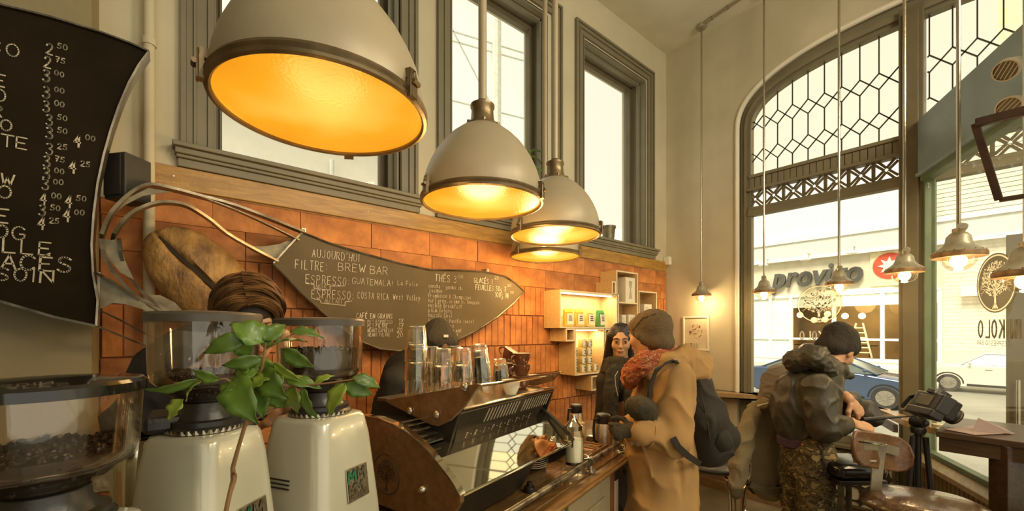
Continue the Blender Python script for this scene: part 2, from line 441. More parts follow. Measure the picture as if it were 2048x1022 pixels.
# leaded lights
def clip(poly, inside_poly):
    out = poly; n = len(inside_poly)
    for i in range(n):
        a = inside_poly[i]; b = inside_poly[(i+1) % n]; inp = out; out = []
        if not inp: return []
        f = lambda p: (b[0]-a[0])*(p[1]-a[1])-(b[1]-a[1])*(p[0]-a[0])
        for k in range(len(inp)):
            p = inp[k-1]; q = inp[k]; fp, fq = f(p), f(q)
            if (fp >= 0) != (fq >= 0):
                t = fp/(fp-fq); out.append((p[0]+(q[0]-p[0])*t, p[1]+(q[1]-p[1])*t))
            if fq >= 0: out.append(q)
    return out
def leaded(w, sd):
    ZB = 3.14
    reg = [(.575, ZB), (1.665, ZB), (1.665, 3.6)]+[(.5+1.165*math.sin(a), arch_z(.5+1.165*math.sin(a), 1.165, 3.6, .425)) for a in [PI/2*k/12 for k in range(11, 0, -1)]]
    reg.append((.575, arch_z(.575, 1.165, 3.6, .425)))
    S = .1225; y0 = .585; C = [y0+S*i for i in range(-1, 11)]; h = .066; c1, c2 = 3.653, 3.33
    polys = []
    for i in range(len(C)-1):
        a, b = C[i], C[i+1]; k = (a+b)/2
        polys += [[(a, c1+h), (k, c1), (b, c1+h), (b, 4.3), (a, 4.3)], [(a, c1-h), (a, c2+h), (k, c2), (b, c2+h), (b, c1-h), (k, c1)],
                  [(a, c2-h), (a, ZB-.1), (b, ZB-.1), (b, c2-h), (k, c2)]]
    for a in C:
        for c in (c1, c2): polys.append([(a, c-h), (a+S/2, c), (a, c+h), (a-S/2, c)])
    lead = MB(); seen = set()
    def onb(p, q):
        for i in range(len(reg)):
            a = Vector(reg[i]); b = Vector(reg[(i+1) % len(reg)]); n = (b-a).normalized()
            d1 = abs(n.x*(p[1]-a.y)-n.y*(p[0]-a.x)); d2 = abs(n.x*(q[1]-a.y)-n.y*(q[0]-a.x))
            if d1 < .004 and d2 < .004: return True
        return False
    for P in polys:
        ar = sum(P[k-1][0]*P[k][1]-P[k][0]*P[k-1][1] for k in range(len(P)))
        if ar < 0: P = P[::-1]
        Q = clip(P, reg)
        if len(Q) < 3: continue
        if abs(sum(Q[k-1][0]*Q[k][1]-Q[k][0]*Q[k-1][1] for k in range(len(Q)))) < .0006: continue
        g = MB(); fl = (lambda u: u) if sd > 0 else (lambda u: 1.0-u)
        g.prism([(fl(u), v) for u, v in Q], .004, lambda u, v, q: Vector((X0+.04+q, u, v)))
        g.build('pane', M_leadglass, w, world=True, smooth=0)
        for k in range(len(Q)):
            p, q = Q[k-1], Q[k]
            key = tuple(sorted([(round(p[0], 2), round(p[1], 2)), (round(q[0], 2), round(q[1], 2))]))
            if key in seen or onb(p, q): continue
            seen.add(key)
            lead.beam((X0+.042, fl(p[0]), p[1]), (X0+.042, fl(q[0]), q[1]), .0085, .01, up=(1, 0, 0))
    o = lead.build('lead_came', M_lead, w, world=True, smooth=0)
leaded(w4, 1); leaded(w5, -1)
# transom with upright boards, cut-out lattice band, sash rails
for w, sd in ((w4, 1), (w5, -1)):
    fl = (lambda u: u) if sd > 0 else (lambda u: 1-u)
    def fb(mm, x0, x1, ya, yb, z0, z1): a, b = sorted((fl(ya), fl(yb))); mm.bx(x0, x1, a, b, z0, z1)
    m = MB(); fb(m, X0-.02, X0+.06, .56, 1.68, 3.115, 3.145); fb(m, X0-.035, X0+.06, .56, 1.69, 2.985, 3.012)
    fb(m, X0+.01, X0+.05, .56, 1.68, 3.01, 3.12); fb(m, X0-.01, X0+.06, .56, 1.69, 2.80, 2.83); fb(m, X0-.02, X0+.06, .56, 1.69, 2.742, 2.80)
    m.build('transom', M_trim, w, world=True, smooth=0, bevel=.003)
    proto = None; n = 22
    for k in range(n):
        yk = .57+1.11*(k+.5)/n
        b = MB(); b.bx(-.012, 0, -.0225, .0225, -.05, .05)
        if proto is None: proto = o = b.build('board', M_trim, w, smooth=0, bevel=.002)
        else: o = dup(proto)
        o.location = Vector((X0+.008, fl(yk), 3.063))-w.location
    cs = .162; k = 0; y = .572; proto = None
    while y < 1.62:
        b = MB(); hh = .079; hw = cs/2-.011
        xx = 0
        # each cell: an upright between cells and four chevrons whose gaps make a bright X
        b.bx(xx-.006, xx+.016, cs/2-.012, cs/2+.012, -hh, hh)
        for (ax, ay) in ((1, 0), (-1, 0), (0, 1), (0, -1)):
            for s0, off in ((1.0, 0), (.52, 0)):
                if ax:
                    p0 = (ax*hw, hh*.74*s0); p1 = (ax*hw*(1-.80*s0), 0); p2 = (ax*hw, -hh*.74*s0)
                else:
                    p0 = (-hw*.74*s0, ay*hh); p1 = (0, ay*hh*(1-.80*s0)); p2 = (hw*.74*s0, ay*hh)
                if s0 < 1: continue
                b.beam((xx, p0[0], p0[1]), (xx, p1[0], p1[1]), .018, .012, up=(1, 0, 0)); b.beam((xx, p1[0], p1[1]), (xx, p2[0], p2[1]), .018, .012, up=(1, 0, 0))
        if proto is None: proto = o = b.build('lattice_panel', M_trimd, w, smooth=0)
        else: o = dup(proto)
        o.location = Vector((X0+.02, fl(y+cs/2+.005), 2.908))-w.location; y += cs
m = MB(); m.bx(X0+.035, X0+.041, .57, 1.67, .72, 2.745); m.build('pane', M_glass, w4, world=True, smooth=0)
m = MB(); m.bx(X0-.01, X0+.05, 1.655, 1.70, .7, 2.75); m.bx(X0-.02, X0+.07, .55, 1.7, .66, .73); m.build('sash', M_trim, w4, world=True, smooth=0, bevel=.003)
m = MB(); m.bx(XW-.10, XW+.08, .5, 1.75, .64, .67); m.build('sill', M_trimd, w4, world=True, smooth=0, bevel=.004)
# central mullion
t = sroot('trim_3', (XW, .5, 0)); m = MB()
m.bx(XW-.02, XW+.14, .435, .575, 0, 4.10); m.bx(XW-.04, XW, .46, .55, 0, 4.05); m.build('mullion', M_trimd, t, world=True, smooth=0, bevel=.005)
m = MB(); m.bx(XW-.03, XW+.1, .405, .435, .6, 2.76); m.build('bead', M_trim, t, world=True, smooth=0, bevel=.004)
m = MB(); m.bx(XW+.02, XW+.1, .375, .405, .6, 2.76); m.build('green_post', M_green, t, world=True, smooth=0, bevel=.004)

# ---- angled glazed partition of the entrance lobby
E1 = Vector((-.889, -.457, 0)).normalized(); N1 = Vector((-E1.y, E1.x, 0))   # N1 points to the room side?
if N1.dot(Vector((-.5, .5, 0))) < 0: N1 = -N1
M0 = Vector((4.38, .42, 0))
RG = Matrix((E1, N1, Vector((0, 0, 1)))).transposed()
def g(s, n, z): return M0+E1*s+N1*n+Vector((0, 0, z))
def gbox(m, s0, s1, n0, n1, z0, z1, mi=0): m.box(g((s0+s1)/2, (n0+n1)/2, (z0+z1)/2), (s1-s0, n1-n0, z1-z0), RG, mi)
w6 = sroot('window_6', g(.8, 0, 0))
m = MB(); gbox(m, .02, 2.6, -.06, .06, 2.78, 3.19); gbox(m, .02, 2.6, -.07, .075, 2.765, 2.79); m.build('head_beam', M_blue, w6, world=True, smooth=0, bevel=.006)
m = MB(); gbox(m, .03, 2.6, -.003, .003, .72, 2.77); m.build('pane', M_glass, w6, world=True, smooth=0)
m = MB(); gbox(m, .0, .025, -.02, .02, .7, 2.77); gbox(m, .02, 2.6, -.025, .03, .70, .735); gbox(m, .02, 2.6, -.03, .045, 2.73, 2.77); m.build('glazing_bead', M_green, w6, world=True, smooth=0, bevel=.003)
m = MB(); gbox(m, .0, 2.6, -.05, .14, .665, .70); m.build('sill', woodmat('sill_wood', (.34, .24, .11), (.24, .16, .07), .5, 'X'), w6, world=True, smooth=0, bevel=.004)
wl_ = sroot('wall_front', g(.8, 0, 0))
m = MB(); gbox(m, 0, 2.6, -.05, .04, -.6, .665); m.build('panel_backing', M_trimd, wl_, world=True, smooth=0)
M_bead = woodmat('beadboard', (.26, .17, .075), (.17, .11, .045), .5, 'Z')
b = MB(); b.box((0, 0, .33), (.040, .014, .655)); proto = b.build('board', M_bead, wl_, smooth=0, bevel=.004)
for k in range(50):
    o = proto if k == 0 else dup(proto)
    o.location = g(.03+k*.048, .047, 0)-wl_.location; o.rotation_euler = (0, 0, math.atan2(E1.y, E1.x))
t = thing('heating_pipe', 'long grey steel pipe running low along the beadboard under the lobby glass', 'pipe', g(.6, .1, .4))
m = MB(); m.tube([g(-.02, .11, .50), g(2.4, .11, .50)], .013, 10); m.build('pipe_run', M_steel, t, world=True)
for s in (.35, .8, 1.3): m = MB(); m.tube([g(s, .11, .50), g(s+.04, .11, .50)], .019, 10); m.beam(g(s+.02, .057, .50), g(s+.02, .11, .50), .02, .02); m.build('bracket', M_steel, t, world=True)
# ================================================================== CHALK LETTERING (own stroke alphabet, 4 x 6 grid)
GL = {
'A':[[(0,0),(2,6),(4,0)],[(.8,2.2),(3.2,2.2)]],'B':[[(0,0),(0,6),(2.6,6),(3.4,5.2),(3.2,3.8),(2.2,3.2),(0,3.2)],[(2.2,3.2),(3.8,2.4),(3.8,.9),(2.6,0),(0,0)]],
'C':[[(3.8,5),(2.8,6),(1.2,6),(0,4.4),(0,1.6),(1.2,0),(2.8,0),(3.8,1)]],'D':[[(0,0),(0,6),(2.2,6),(3.8,4.4),(3.8,1.6),(2.2,0),(0,0)]],
'E':[[(3.6,6),(0,6),(0,0),(3.6,0)],[(0,3.1),(2.8,3.1)]],'F':[[(3.6,6),(0,6),(0,0)],[(0,3.1),(2.8,3.1)]],
'G':[[(3.8,5),(2.8,6),(1.2,6),(0,4.4),(0,1.6),(1.2,0),(2.8,0),(3.8,1),(3.8,2.6),(2.2,2.6)]],'H':[[(0,0),(0,6)],[(4,0),(4,6)],[(0,3),(4,3)]],
'I':[[(1,0),(1,6)]],'J':[[(3,6),(3,1.2),(2,0),(.8,0),(0,1.2)]],'K':[[(0,0),(0,6)],[(3.6,6),(0,2.6)],[(1.2,3.6),(3.8,0)]],'L':[[(0,6),(0,0),(3.4,0)]],
'M':[[(0,0),(.4,6),(2.2,2),(4,6),(4.4,0)]],'N':[[(0,0),(0,6),(4,0),(4,6)]],'O':[[(2,6),(.6,5.2),(0,3),(.6,.8),(2,0),(3.4,.8),(4,3),(3.4,5.2),(2,6)]],
'P':[[(0,0),(0,6),(2.6,6),(3.6,5),(3.4,3.6),(2.4,2.9),(0,2.9)]],'Q':[[(2,6),(.6,5.2),(0,3),(.6,.8),(2,0),(3.4,.8),(4,3),(3.4,5.2),(2,6)],[(2.6,1.4),(4,-.4)]],
'R':[[(0,0),(0,6),(2.6,6),(3.6,5),(3.4,3.8),(2.4,3),(0,3)],[(1.8,3),(3.8,0)]],'S':[[(3.6,5.2),(2.6,6),(1,6),(.1,5),(.5,3.7),(3.2,2.5),(3.7,1.2),(2.6,0),(1,0),(0,.9)]],
'T':[[(0,6),(4,6)],[(2,6),(2,0)]],'U':[[(0,6),(0,1.4),(1.2,0),(2.8,0),(4,1.4),(4,6)]],'V':[[(0,6),(2,0),(4,6)]],'W':[[(0,6),(1.1,0),(2.3,4),(3.5,0),(4.6,6)]],
'X':[[(0,6),(4,0)],[(4,6),(0,0)]],'Y':[[(0,6),(2,3),(4,6)],[(2,3),(2,0)]],'Z':[[(0,6),(4,6),(0,0),(4,0)]],
'0':[[(2,6),(.6,5.2),(0,3),(.6,.8),(2,0),(3.4,.8),(4,3),(3.4,5.2),(2,6)]],'1':[[(.4,4.8),(1.8,6),(1.8,0)]],'2':[[(.2,4.8),(1,6),(2.8,6),(3.6,4.8),(3,3),(0,0),(4,0)]],
'3':[[(.2,5.4),(1.4,6),(3,5.6),(3.2,4.2),(1.4,3.2),(3.4,2.6),(3.8,1.2),(2.6,0),(1,0),(0,.8)]],'4':[[(3.8,2),(0,2),(2.8,6),(2.8,-.6)]],'5':[[(3.6,6),(.8,6),(.5,3.5),(2.6,3.6),(3.7,2.2),(3,.4),(1.2,0),(0,.7)]],
'7':[[(0,6),(3.8,6),(1.6,0)],[(.9,3),(3,3)]],'9':[[(3.6,4.4),(2.6,3),(1,3.2),(.2,4.6),(1,6),(2.8,6),(3.6,4.6),(3.2,0)]],
':':[[(.9,4),(1.1,4.3)],[(.9,1.2),(1.1,1.5)]],'!':[[(1,6),(1,2)],[(1,.3),(1.1,.6)]],"'":[[(1,6.2),(.8,4.8)]],'-':[[(.4,3),(3,3)]],'.':[[(.5,0),(.7,.3)]],',':[[(.8,.4),(.3,-1)]],'&':[[(3.8,0),(.8,4.6),(1.4,6),(2.6,5),(0,1.6),(1.2,0),(3.6,2.4)]],' ':[],
'É':[[(3.6,6),(0,6),(0,0),(3.6,0)],[(0,3.1),(2.8,3.1)],[(1.4,6.8),(2.8,8)]],
'a':[[(3,3.4),(1.6,4),(.2,2.6),(.4,.6),(1.8,0),(3,1.4),(3,4),(3.1,.4),(3.8,0)]],'b':[[(0,6.4),(0,0),(2,0),(3,1.6),(2,3.6),(0,3)]],'c':[[(3,3.2),(1.6,4),(.1,2.4),(.8,.3),(3,.5)]],
'd':[[(3,6.4),(3,0),(1,0),(0,1.8),(1,3.8),(3,3.2)]],'e':[[(.1,2),(3,2.3),(2.2,3.9),(.8,3.7),(.1,2),(.8,.1),(3,.5)]],'f':[[(3,6),(1.8,6.2),(1.2,4.6),(1.2,-.6)],[(0,3.4),(2.6,3.4)]],
'g':[[(3,3.4),(1.4,4),(.2,2.4),(1,.6),(3,1.2),(3,4),(3,-1.6),(1.2,-2.2),(.2,-1.2)]],'h':[[(0,6.4),(0,0)],[(0,2.8),(1.8,4),(2.8,3),(2.8,0)]],'i':[[(.8,3.8),(.8,0)],[(.8,5.2),(.9,5.5)]],
'j':[[(1.6,3.8),(1.6,-1.6),(.4,-2)],[(1.6,5.2),(1.7,5.5)]],'k':[[(0,6.4),(0,0)],[(2.6,3.8),(0,1.6)],[(1,2.4),(2.8,0)]],'l':[[(.8,6.4),(.8,.4),(1.6,0)]],
'm':[[(0,4),(0,0)],[(0,3),(1.2,4),(2,3),(2,0)],[(2,3),(3.2,4),(4,3),(4,0)]],'n':[[(0,4),(0,0)],[(0,2.8),(1.8,4),(2.8,3),(2.8,0)]],'o':[[(1.5,4),(.1,2.6),(.5,.4),(1.8,0),(3,1.6),(2.6,3.6),(1.5,4)]],
'p':[[(0,4),(0,-2.4)],[(0,3),(1.8,4),(3,2.4),(2,.4),(0,.8)]],'r':[[(0,4),(0,0)],[(0,2.4),(1.2,3.8),(2.4,3.6)]],'s':[[(2.8,3.6),(1.2,4),(.4,3),(2.6,1.4),(1.8,0),(.1,.4)]],
't':[[(1.2,6),(1.2,.6),(2.4,.1)],[(0,4),(2.6,4)]],'u':[[(0,4),(0,1),(1,0),(2.8,1),(2.8,4),(2.9,0)]],'v':[[(0,4),(1.5,0),(3,4)]],'w':[[(0,4),(.9,0),(1.9,3),(2.9,0),(3.8,4)]],
'x':[[(0,4),(3,0)],[(3,4),(0,0)]],'y':[[(0,4),(1.5,.6)],[(3,4),(.4,-2.4)]],'z':[[(0,4),(3,4),(0,0),(3,0)]],'è':[[(.1,2),(3,2.3),(2.2,3.9),(.8,3.7),(.1,2),(.8,.1),(3,.5)],[(.8,5.8),(1.8,4.9)]],
}
def smoothpoly(P):
    if len(P) < 4: return P
    out = [P[0]]
    for i in range(1, len(P)-1):
        a, b, c = P[i-1], P[i], P[i+1]
        v1 = (b[0]-a[0], b[1]-a[1]); v2 = (c[0]-b[0], c[1]-b[1])
        l1 = math.hypot(*v1); l2 = math.hypot(*v2); cs = (v1[0]*v2[0]+v1[1]*v2[1])/max(1e-6, l1*l2)
        if cs > .15:
            out += [(b[0]-v1[0]*.25, b[1]-v1[1]*.25), (b[0]+v2[0]*.25, b[1]+v2[1]*.25)]
        else: out.append(b)
    out.append(P[-1]); return out
def chalk(mb, text, origin, u, v, n, h, th=.12, jit=.12, slant=.05, seed=1, adv=1.28, wscale=1.0):
    """writes text as thin chalk ribbons: origin = start of baseline, u right, v up, n = surface normal, h = cap height"""
    r = random.Random(seed*31+len(text)); o = Vector(origin); u = Vector(u).normalized(); v = Vector(v).normalized(); n = Vector(n).normalized()
    s = h/6; x = 0
    for ch in text:
        G = GL.get(ch)
        if G is None: G = GL.get(ch.upper(), [])
        wid = 4 if ch not in "I'!:.,li1" else 2
        if ch == ' ': wid = 2.2
        dy = r.uniform(-jit, jit)*2; sc = 1+r.uniform(-jit, jit)*.5
        for st in G:
            P = smoothpoly([(p[0]*sc*wscale+r.uniform(-jit, jit)*.7, p[1]*sc+dy+r.uniform(-jit, jit)*.7) for p in st])
            pts = [o+u*((x+p[0]+p[1]*slant)*s)+v*(p[1]*s)+n*.0012 for p in P]
            w = th*s*6*.55*r.uniform(.85, 1.2)
            for a, b in zip(pts[:-1], pts[1:]):
                d = (b-a); L = d.length
                if L < 1e-6: continue
                d /= L; pp = n.cross(d).normalized()*w/2; a2 = a-d*w*.3; b2 = b+d*w*.3
                k = len(mb.v); mb.v += [tuple(a2-pp), tuple(a2+pp), tuple(b2+pp), tuple(b2-pp)]; mb.f.append((k+3, k+2, k+1, k)); mb.m.append(0)
        x += (wid*wscale+1.3)*adv/1.28
    return x*s
M_chalk = mat('chalk', (.74, .68, .55), .95, var=.25, vscale=60, bump=0)
M_chalk2 = mat('chalk_faded', (.50, .45, .33), .95, var=.25, vscale=60, bump=0)
M_board = mat('blackboard', (.017, .011, .005), .8, var=.25, vscale=4, bump=.05, spec=.1)
M_board2 = mat('blackboard_grey', (.115, .085, .038), .6, var=.2, vscale=4, bump=.05, spec=.35)
M_rawsteel = mat('raw_steel', (.30, .26, .19), .33, .85, var=.35, vscale=9, bump=.15, dirt=(.10, .08, .055))

UX, UZ, NY = Vector((1,0,0)), Vector((0,0,1)), Vector((0,-1,0))
# ------------------------------------------------------------------ left leaf-shaped menu board
def planeY(pts, Y): return [onY(x, y, Y) for x, y in pts]
YB = 2.12
top = [(-420,-20),(-200,-15),(0,12),(100,36),(200,66),(260,88),(298,105)]
rt = [(298,105),(278,132),(258,168),(238,215),(222,262),(208,312),(196,368),(188,430),(184,490),(187,550),(196,600),(193,652)]
bot = [(193,652),(110,634),(0,602),(-150,560),(-300,500)]
t = thing('menu_board', 'large leaf-shaped dark chalkboard menu of drinks and prices at far left', 'menu board', tuple(onY(60, 660, YB)))
out = planeY(top+rt[1:]+bot[1:], YB)
m = MB(); n = len(out); m.add([p for p in out]+[p+Vector((0, .012, 0)) for p in out], [tuple(range(n))[::-1], tuple(range(n, 2*n))]+[(i, (i+1) % n, n+(i+1) % n, n+i) for i in range(n)])
m.build('panel', M_board, t, world=True, smooth=0)
m = MB(); m.ribbon([p+Vector((0, .012, 0)) for p in planeY(top, YB)], .05, .006, (0, 1, 0)); m.build('rim', M_iron, t, world=True)
m = MB(); m.ribbon([p+Vector((0, .025, 0)) for p in planeY(rt, YB)], .075, .006, (0, 1, 0)); m.build('rim', M_rawsteel, t, world=True)
m = MB(); m.ribbon([p+Vector((0, .025, 0)) for p in planeY(bot, YB)], .08, .008, (0, 1, 0)); m.build('rim', M_iron, t, world=True)
m = MB()
def wr_(mb, txt, px, py, hpx, Y, **k):
    o = onY(px, py, Y); d = (o.xy.dot(Vector((FX, FY)))); h = hpx*d/835
    return chalk(mb, txt, o, UX, UZ, NY, h, **k)
def price(mb, a, b, px, py, Y, h=22):
    wf(mb, a, px, px+20, py, h, Y, th=.21, seed=px+py); wf(mb, b, px+23, px+45, py-h*.5, h*.48, Y, th=.28, seed=px-py)
def wf(mb, txt, px, px2, py, hpx, Y, **k):
    o = onY(px, py, Y); o2 = onY(px2, py, Y); d = (o.xy.dot(Vector((FX, FY)))); h = hpx*d/835
    k.setdefault('jit', .1); w1 = chalk(MB(), txt, o, UX, UZ, NY, h, wscale=1, **k); w0 = chalk(MB(), txt, o, UX, UZ, NY, h, wscale=.5, **k)
    ws = 1+(o2.x-o.x-w1)/(2*(w1-w0)); return chalk(mb, txt, o, UX, UZ, NY, h, wscale=max(.3, ws), **k)
PR = [('2','50',92,107),('2','75',88,134),('3','00',86,161),('3','00',86,194),('3','00',86,222),('3','50',92,250),('3','50',92,276),('3','25',92,308),
      ('3','75',87,333),('3','00',86,357),('3','00',84,379),('4','00',80,407),('3','50',78,431),('4','25',76,457)]
for a, b, x, y in PR: price(m, a, b, x, y, YB-.001)
for a, b, x, y in [('4','00',148,290),('4','25',138,343),('4','50',130,412),('4','00',126,440)]: price(m, a, b, x, y, YB-.001)
for txt, x, y, h in [('ESPRESSO',-150,118,24),('ALLONGE',-120,178,24),('MACCHIATO',-170,208,24),('CORTADO R',-128,236,22),('CAPPUCCINO',-165,266,22),('LATTE ATTE',-108,302,22),
                     ('SLOW BREW',-104,372,22),('CHOCOLATO',-136,400,24),('THE GLACE',-124,447,26),('LONDON FOG',-140,480,25),('SIROP VANILLE',-138,512,26),
                     ('CAFES GLACÉS',-118,545,27),('AU BESOIN',-66,566,24)]:
    # right-aligned: find the width first
    tmp = MB(); w = wr_(tmp, txt, 0, y, h, YB)
    endx = {'ESPRESSO':44,'ALLONGE':20,'MACCHIATO':18,'CORTADO R':12,'CAPPUCCINO':30,'LATTE ATTE':62,'SLOW BREW':32,'CHOCOLATO':28,'THE GLACE':26,'LONDON FOG':58,'SIROP VANILLE':112,'CAFES GLACÉS':150,'AU BESOIN':112}[txt]
    e = onY(endx, y, YB-.001); d = e.xy.dot(Vector((FX, FY)))
    tmp = MB(); hh = h*d/835; w = chalk(tmp, txt, e, UX, UZ, NY, hh, seed=3, th=.16)
    chalk(m, txt, e-UX*w, UX, UZ, NY, hh, seed=3, th=.19)
stuff(m.build('chalk_lettering', M_chalk2, t, world=True, smooth=0))

# ------------------------------------------------------------------ long leaf board with today's coffees
YD = 2.43
B2 = [(605,465),(660,487),(730,508),(800,527),(860,540),(915,541),(970,544),(1010,553),(1032,567),(1048,583),(1028,606),(995,634),(955,660),(905,685),(855,697),(800,702),(760,698),(728,686),(690,662),(645,625),(600,584),(545,527)]
t = thing('specials_board', 'long brown leaf-shaped chalkboard headed AUJOURD\'HUI on the brick wall', 'menu board', tuple(onY(800, 700, YD)))
out = planeY(B2, YD); n = len(out)
m = MB(); m.add([p for p in out]+[p+Vector((0, .01, 0)) for p in out], [tuple(range(n))[::-1], tuple(range(n, 2*n))]+[(i, (i+1) % n, n+(i+1) % n, n+i) for i in range(n)])
m.build('panel', M_board2, t, world=True, smooth=0)
m = MB(); P = planeY(B2, YD-.004); m.tube(P, .0065, 6, closed=True); m.build('rim', M_rawsteel, t, world=True)
for a in ((605,462),(970,541),(818,704)):
    m = MB(); p = onY(a[0], a[1], YD+.02); m.box(p, (.02, .06, .02)); m.lathe([(0,0),(.008,0),(.007,.006),(0,.008)], 8, p+Vector((0,-.03,0)), rot(PI/2)); m.build('bracket', M_steel, t, world=True)
m = MB(); Yt = YD-.001
for txt, x, x2, y, h, sd in [("AUJOURD'HUI",624,722,514,16,1),('FILTRE:',590,658,537,18,2),('BREW BAR',676,778,541,16,3),('ESPRESSO:',611,702,566,17,4),('GUATEMALA!',704,788,567,12,5),('La Folie',795,838,570,9,6),
        ('NOIR',632,654,576,8,7),('ESPRESSO:',623,710,596,17,8),('COSTA RICA',715,779,597,13,9),('West Valley',786,842,599,11,10),('AU LAIT',649,686,606,8,11)]:
    wf(m, txt, x, x2, y, h, Yt, th=.11, seed=sd)
for P in ([(612,567),(628,569),(628,577),(660,580),(660,572),(688,572)], [(628,598),(640,600),(642,606),(690,611),(690,604),(704,602)]):
    q = planeY(P, Yt)
    for a, b in zip(q[:-1], q[1:]): m.beam(a-Vector((0,.001,0)), b-Vector((0,.001,0)), .003, .0008, up=(0,1,0))
for txt, x, x2, y, h, sd in [('THÉS 3',870,915,562,14,1),('00',917,927,556,7,2),('sencha - genmai cha',857,927,575,8,1),('jasmin',858,886,584,8,2),('framboise & Champagne',856,943,594,8,3),('earl grey, crème ou lavande',856,960,604,8,4),('english breakfast',856,925,614,8,5),
        ('plum Oolong',857,905,624,8,6),('masala Chai',857,905,634,8,7),('Rooibos du Pacific sunset',857,949,645,8,8),('menthe poivre',857,909,655,8,9),('citron gingembre mint',857,924,665,8,10),('hibiscus vert',857,918,675,8,11)]:
    wf(m, txt, x, x2, y, h, Yt, th=.13, seed=sd)
stuff(m.build('chalk_lettering', M_chalk, t, world=True, smooth=0))
m = MB()
for txt, x, x2, y, h, sd in [('CAFÉ EN GRAINS',713,786,636,10,1),('PLS ESPRESSO',735,786,647,7,2),('PLS FILTRE',735,776,655,7,3),('HEART ESPRESSO',735,787,664,7,4),('HEART FILTRE',736,781,673,7,5),
        ('17',797,808,646,8,6),('17',797,808,655,8,7),('20',794,806,664,8,8),('20',794,807,674,9,9),('GLACÉS 3',948,987,565,10,1),('25',989,998,558,6,2),('FEUILLES 50g 7',951,1013,579,10,3),('50',1015,1023,573,5,9),('100g 14',990,1018,594,10,4),('00',1020,1028,587,5,5)]:
    wf(m, txt, x, x2, y, h, Yt, th=.17, seed=sd)
stuff(m.build('chalk_lettering', M_white, t, world=True, smooth=0))

# ------------------------------------------------------------------ forged steel leaf skeleton between the two boards
t = thing('steel_leaf_frame', 'curved forged steel frame like a leaf around the wooden coffee bean', 'wall frame', tuple(onY(300, 650, 2.4)))
def rib(name, pts, Y0, Y1, w, th=.011, M=M_rawsteel):
    P = []; n = len(pts)
    for i, (x, y) in enumerate(pts):
        P.append(onY(x, y, Y0+(Y1-Y0)*i/(n-1)))
    # smooth (Catmull-Rom)
    Q = []
    for i in range(n-1):
        a = P[max(i-1, 0)]; b = P[i]; c = P[i+1]; d = P[min(i+2, n-1)]
        for k in range(5):
            u = k/5; Q.append(.5*((2*b)+(c-a)*u+(2*a-5*b+4*c-d)*u*u+(3*b-a-3*c+d)*u**3))
    Q.append(P[-1]); mm = MB(); mm.ribbon(Q, w, th, (0, 1, 0)); return mm.build(name, M, t, world=True)
rib('rib', [(605,464),(545,440),(470,412),(400,393),(345,379),(297,372),(258,392),(222,430),(203,475)], 2.40, 2.09, .05)
rib('rib', [(203,475),(210,512),(230,548),(262,583),(300,610),(345,630)], 2.09, 2.20, .055)
rib('rib', [(553,522),(505,497),(455,468),(420,440),(380,415),(345,406),(308,408),(268,425),(243,448),(226,474)], 2.42, 2.12, .045)
rib('rib', [(596,480),(540,452),(470,420),(400,394)], 2.42, 2.28, .03, .005)
rib('rib', [(238,478),(245,520),(262,555),(285,585),(320,612),(372,640)], 2.12, 2.24, .05)
rib('rib', [(196,548),(235,570),(285,605),(345,632)], 2.09, 2.22, .06, .008)
rib('rib', [(193,618),(240,640),(300,672),(340,690)], 2.16, 2.34, .022, .006)
rib('rib', [(190,650),(250,675),(300,695),(340,712)], 2.16, 2.34, .022, .006)
rib('rib', [(199,545),(197,600),(193,652)], 2.15, 2.15, .03, .008)
rib('rib', [(605,463),(575,495),(546,527)], 2.42, 2.42, .03, .008)
def web(pts, Y): 
    q = planeY(pts, Y); mm = MB(); n = len(q); mm.add(q+[p+Vector((0, .004, 0)) for p in q], [tuple(range(n))[::-1], tuple(range(n, 2*n))]+[(i, (i+1) % n, n+(i+1) % n, n+i) for i in range(n)])
    mm.build('web_plate', MATS['galvanised'], t, world=True, smooth=0)
mat('galvanised', (.20, .17, .105), .45, .55, var=.3, vscale=25, bump=.1)
web([(200,548),(240,576),(290,608),(318,628),(290,620),(250,608),(225,606),(200,618)], 2.14)
web([(204,478),(222,480),(238,478),(250,520),(268,560),(240,545),(216,515)], 2.12)
web([(297,376),(345,384),(320,386),(285,392),(250,410),(232,425),(258,395)], 2.16)
web([(500,492),(525,493),(560,488),(590,474),(546,525)], 2.44)
web([(300,590),(320,590),(350,605),(372,628),(345,625),(318,612)], 2.26)

# ------------------------------------------------------------------ carved wooden coffee bean
mat('bean_wood', (.44, .25, .075), .5, var=.25, vscale=9, bump=.7, bscale=40, dirt=(.12, .06, .018), stretch=(1.6, 1, 1))
c1 = onY(312, 462, 2.42); c2 = onY(500, 655, 2.42); cc = (c1+c2)/2; ax = (c2-c1); L = ax.length/2; ax.normalize()
RB = frame_from(NY, ax)     # local x along bean, z toward room
t = thing('wooden_bean', 'big carved wooden coffee bean with a dark groove on the brick wall', 'wall sculpture', tuple(cc))
m = MB(); vs = []; fs = []; nu, nv = 64, 30
for i in range(nu+1):
    u = -1+2*i/nu; uu = math.sin(u*PI/2)
    for j in range(nv+1):
        v = PI*j/nv; w = .60*math.sqrt(max(0, 1-uu*uu))**.85
        y = -math.cos(v)*w; z = math.sin(v)*math.sqrt(max(0, 1-uu*uu))*.30
        gpos = .04*math.sin(uu*2.2); gg = math.exp(-((y-gpos)/.035)**2)*.20*min(1, 1.2-abs(uu))
        kk = 1+.03*noise.noise(Vector((uu*2.5, y*3, 4)))
        z = max(0, z-gg); vs.append(RB @ Vector((uu*L*kk, y*L*kk, z*L+.008*noise.noise(Vector((uu*5, y*5, 1)))))-Vector((0, .0, 0)))
for i in range(nu):
    for j in range(nv): a = i*(nv+1)+j; fs.append((a, a+1, a+nv+2, a+nv+1))
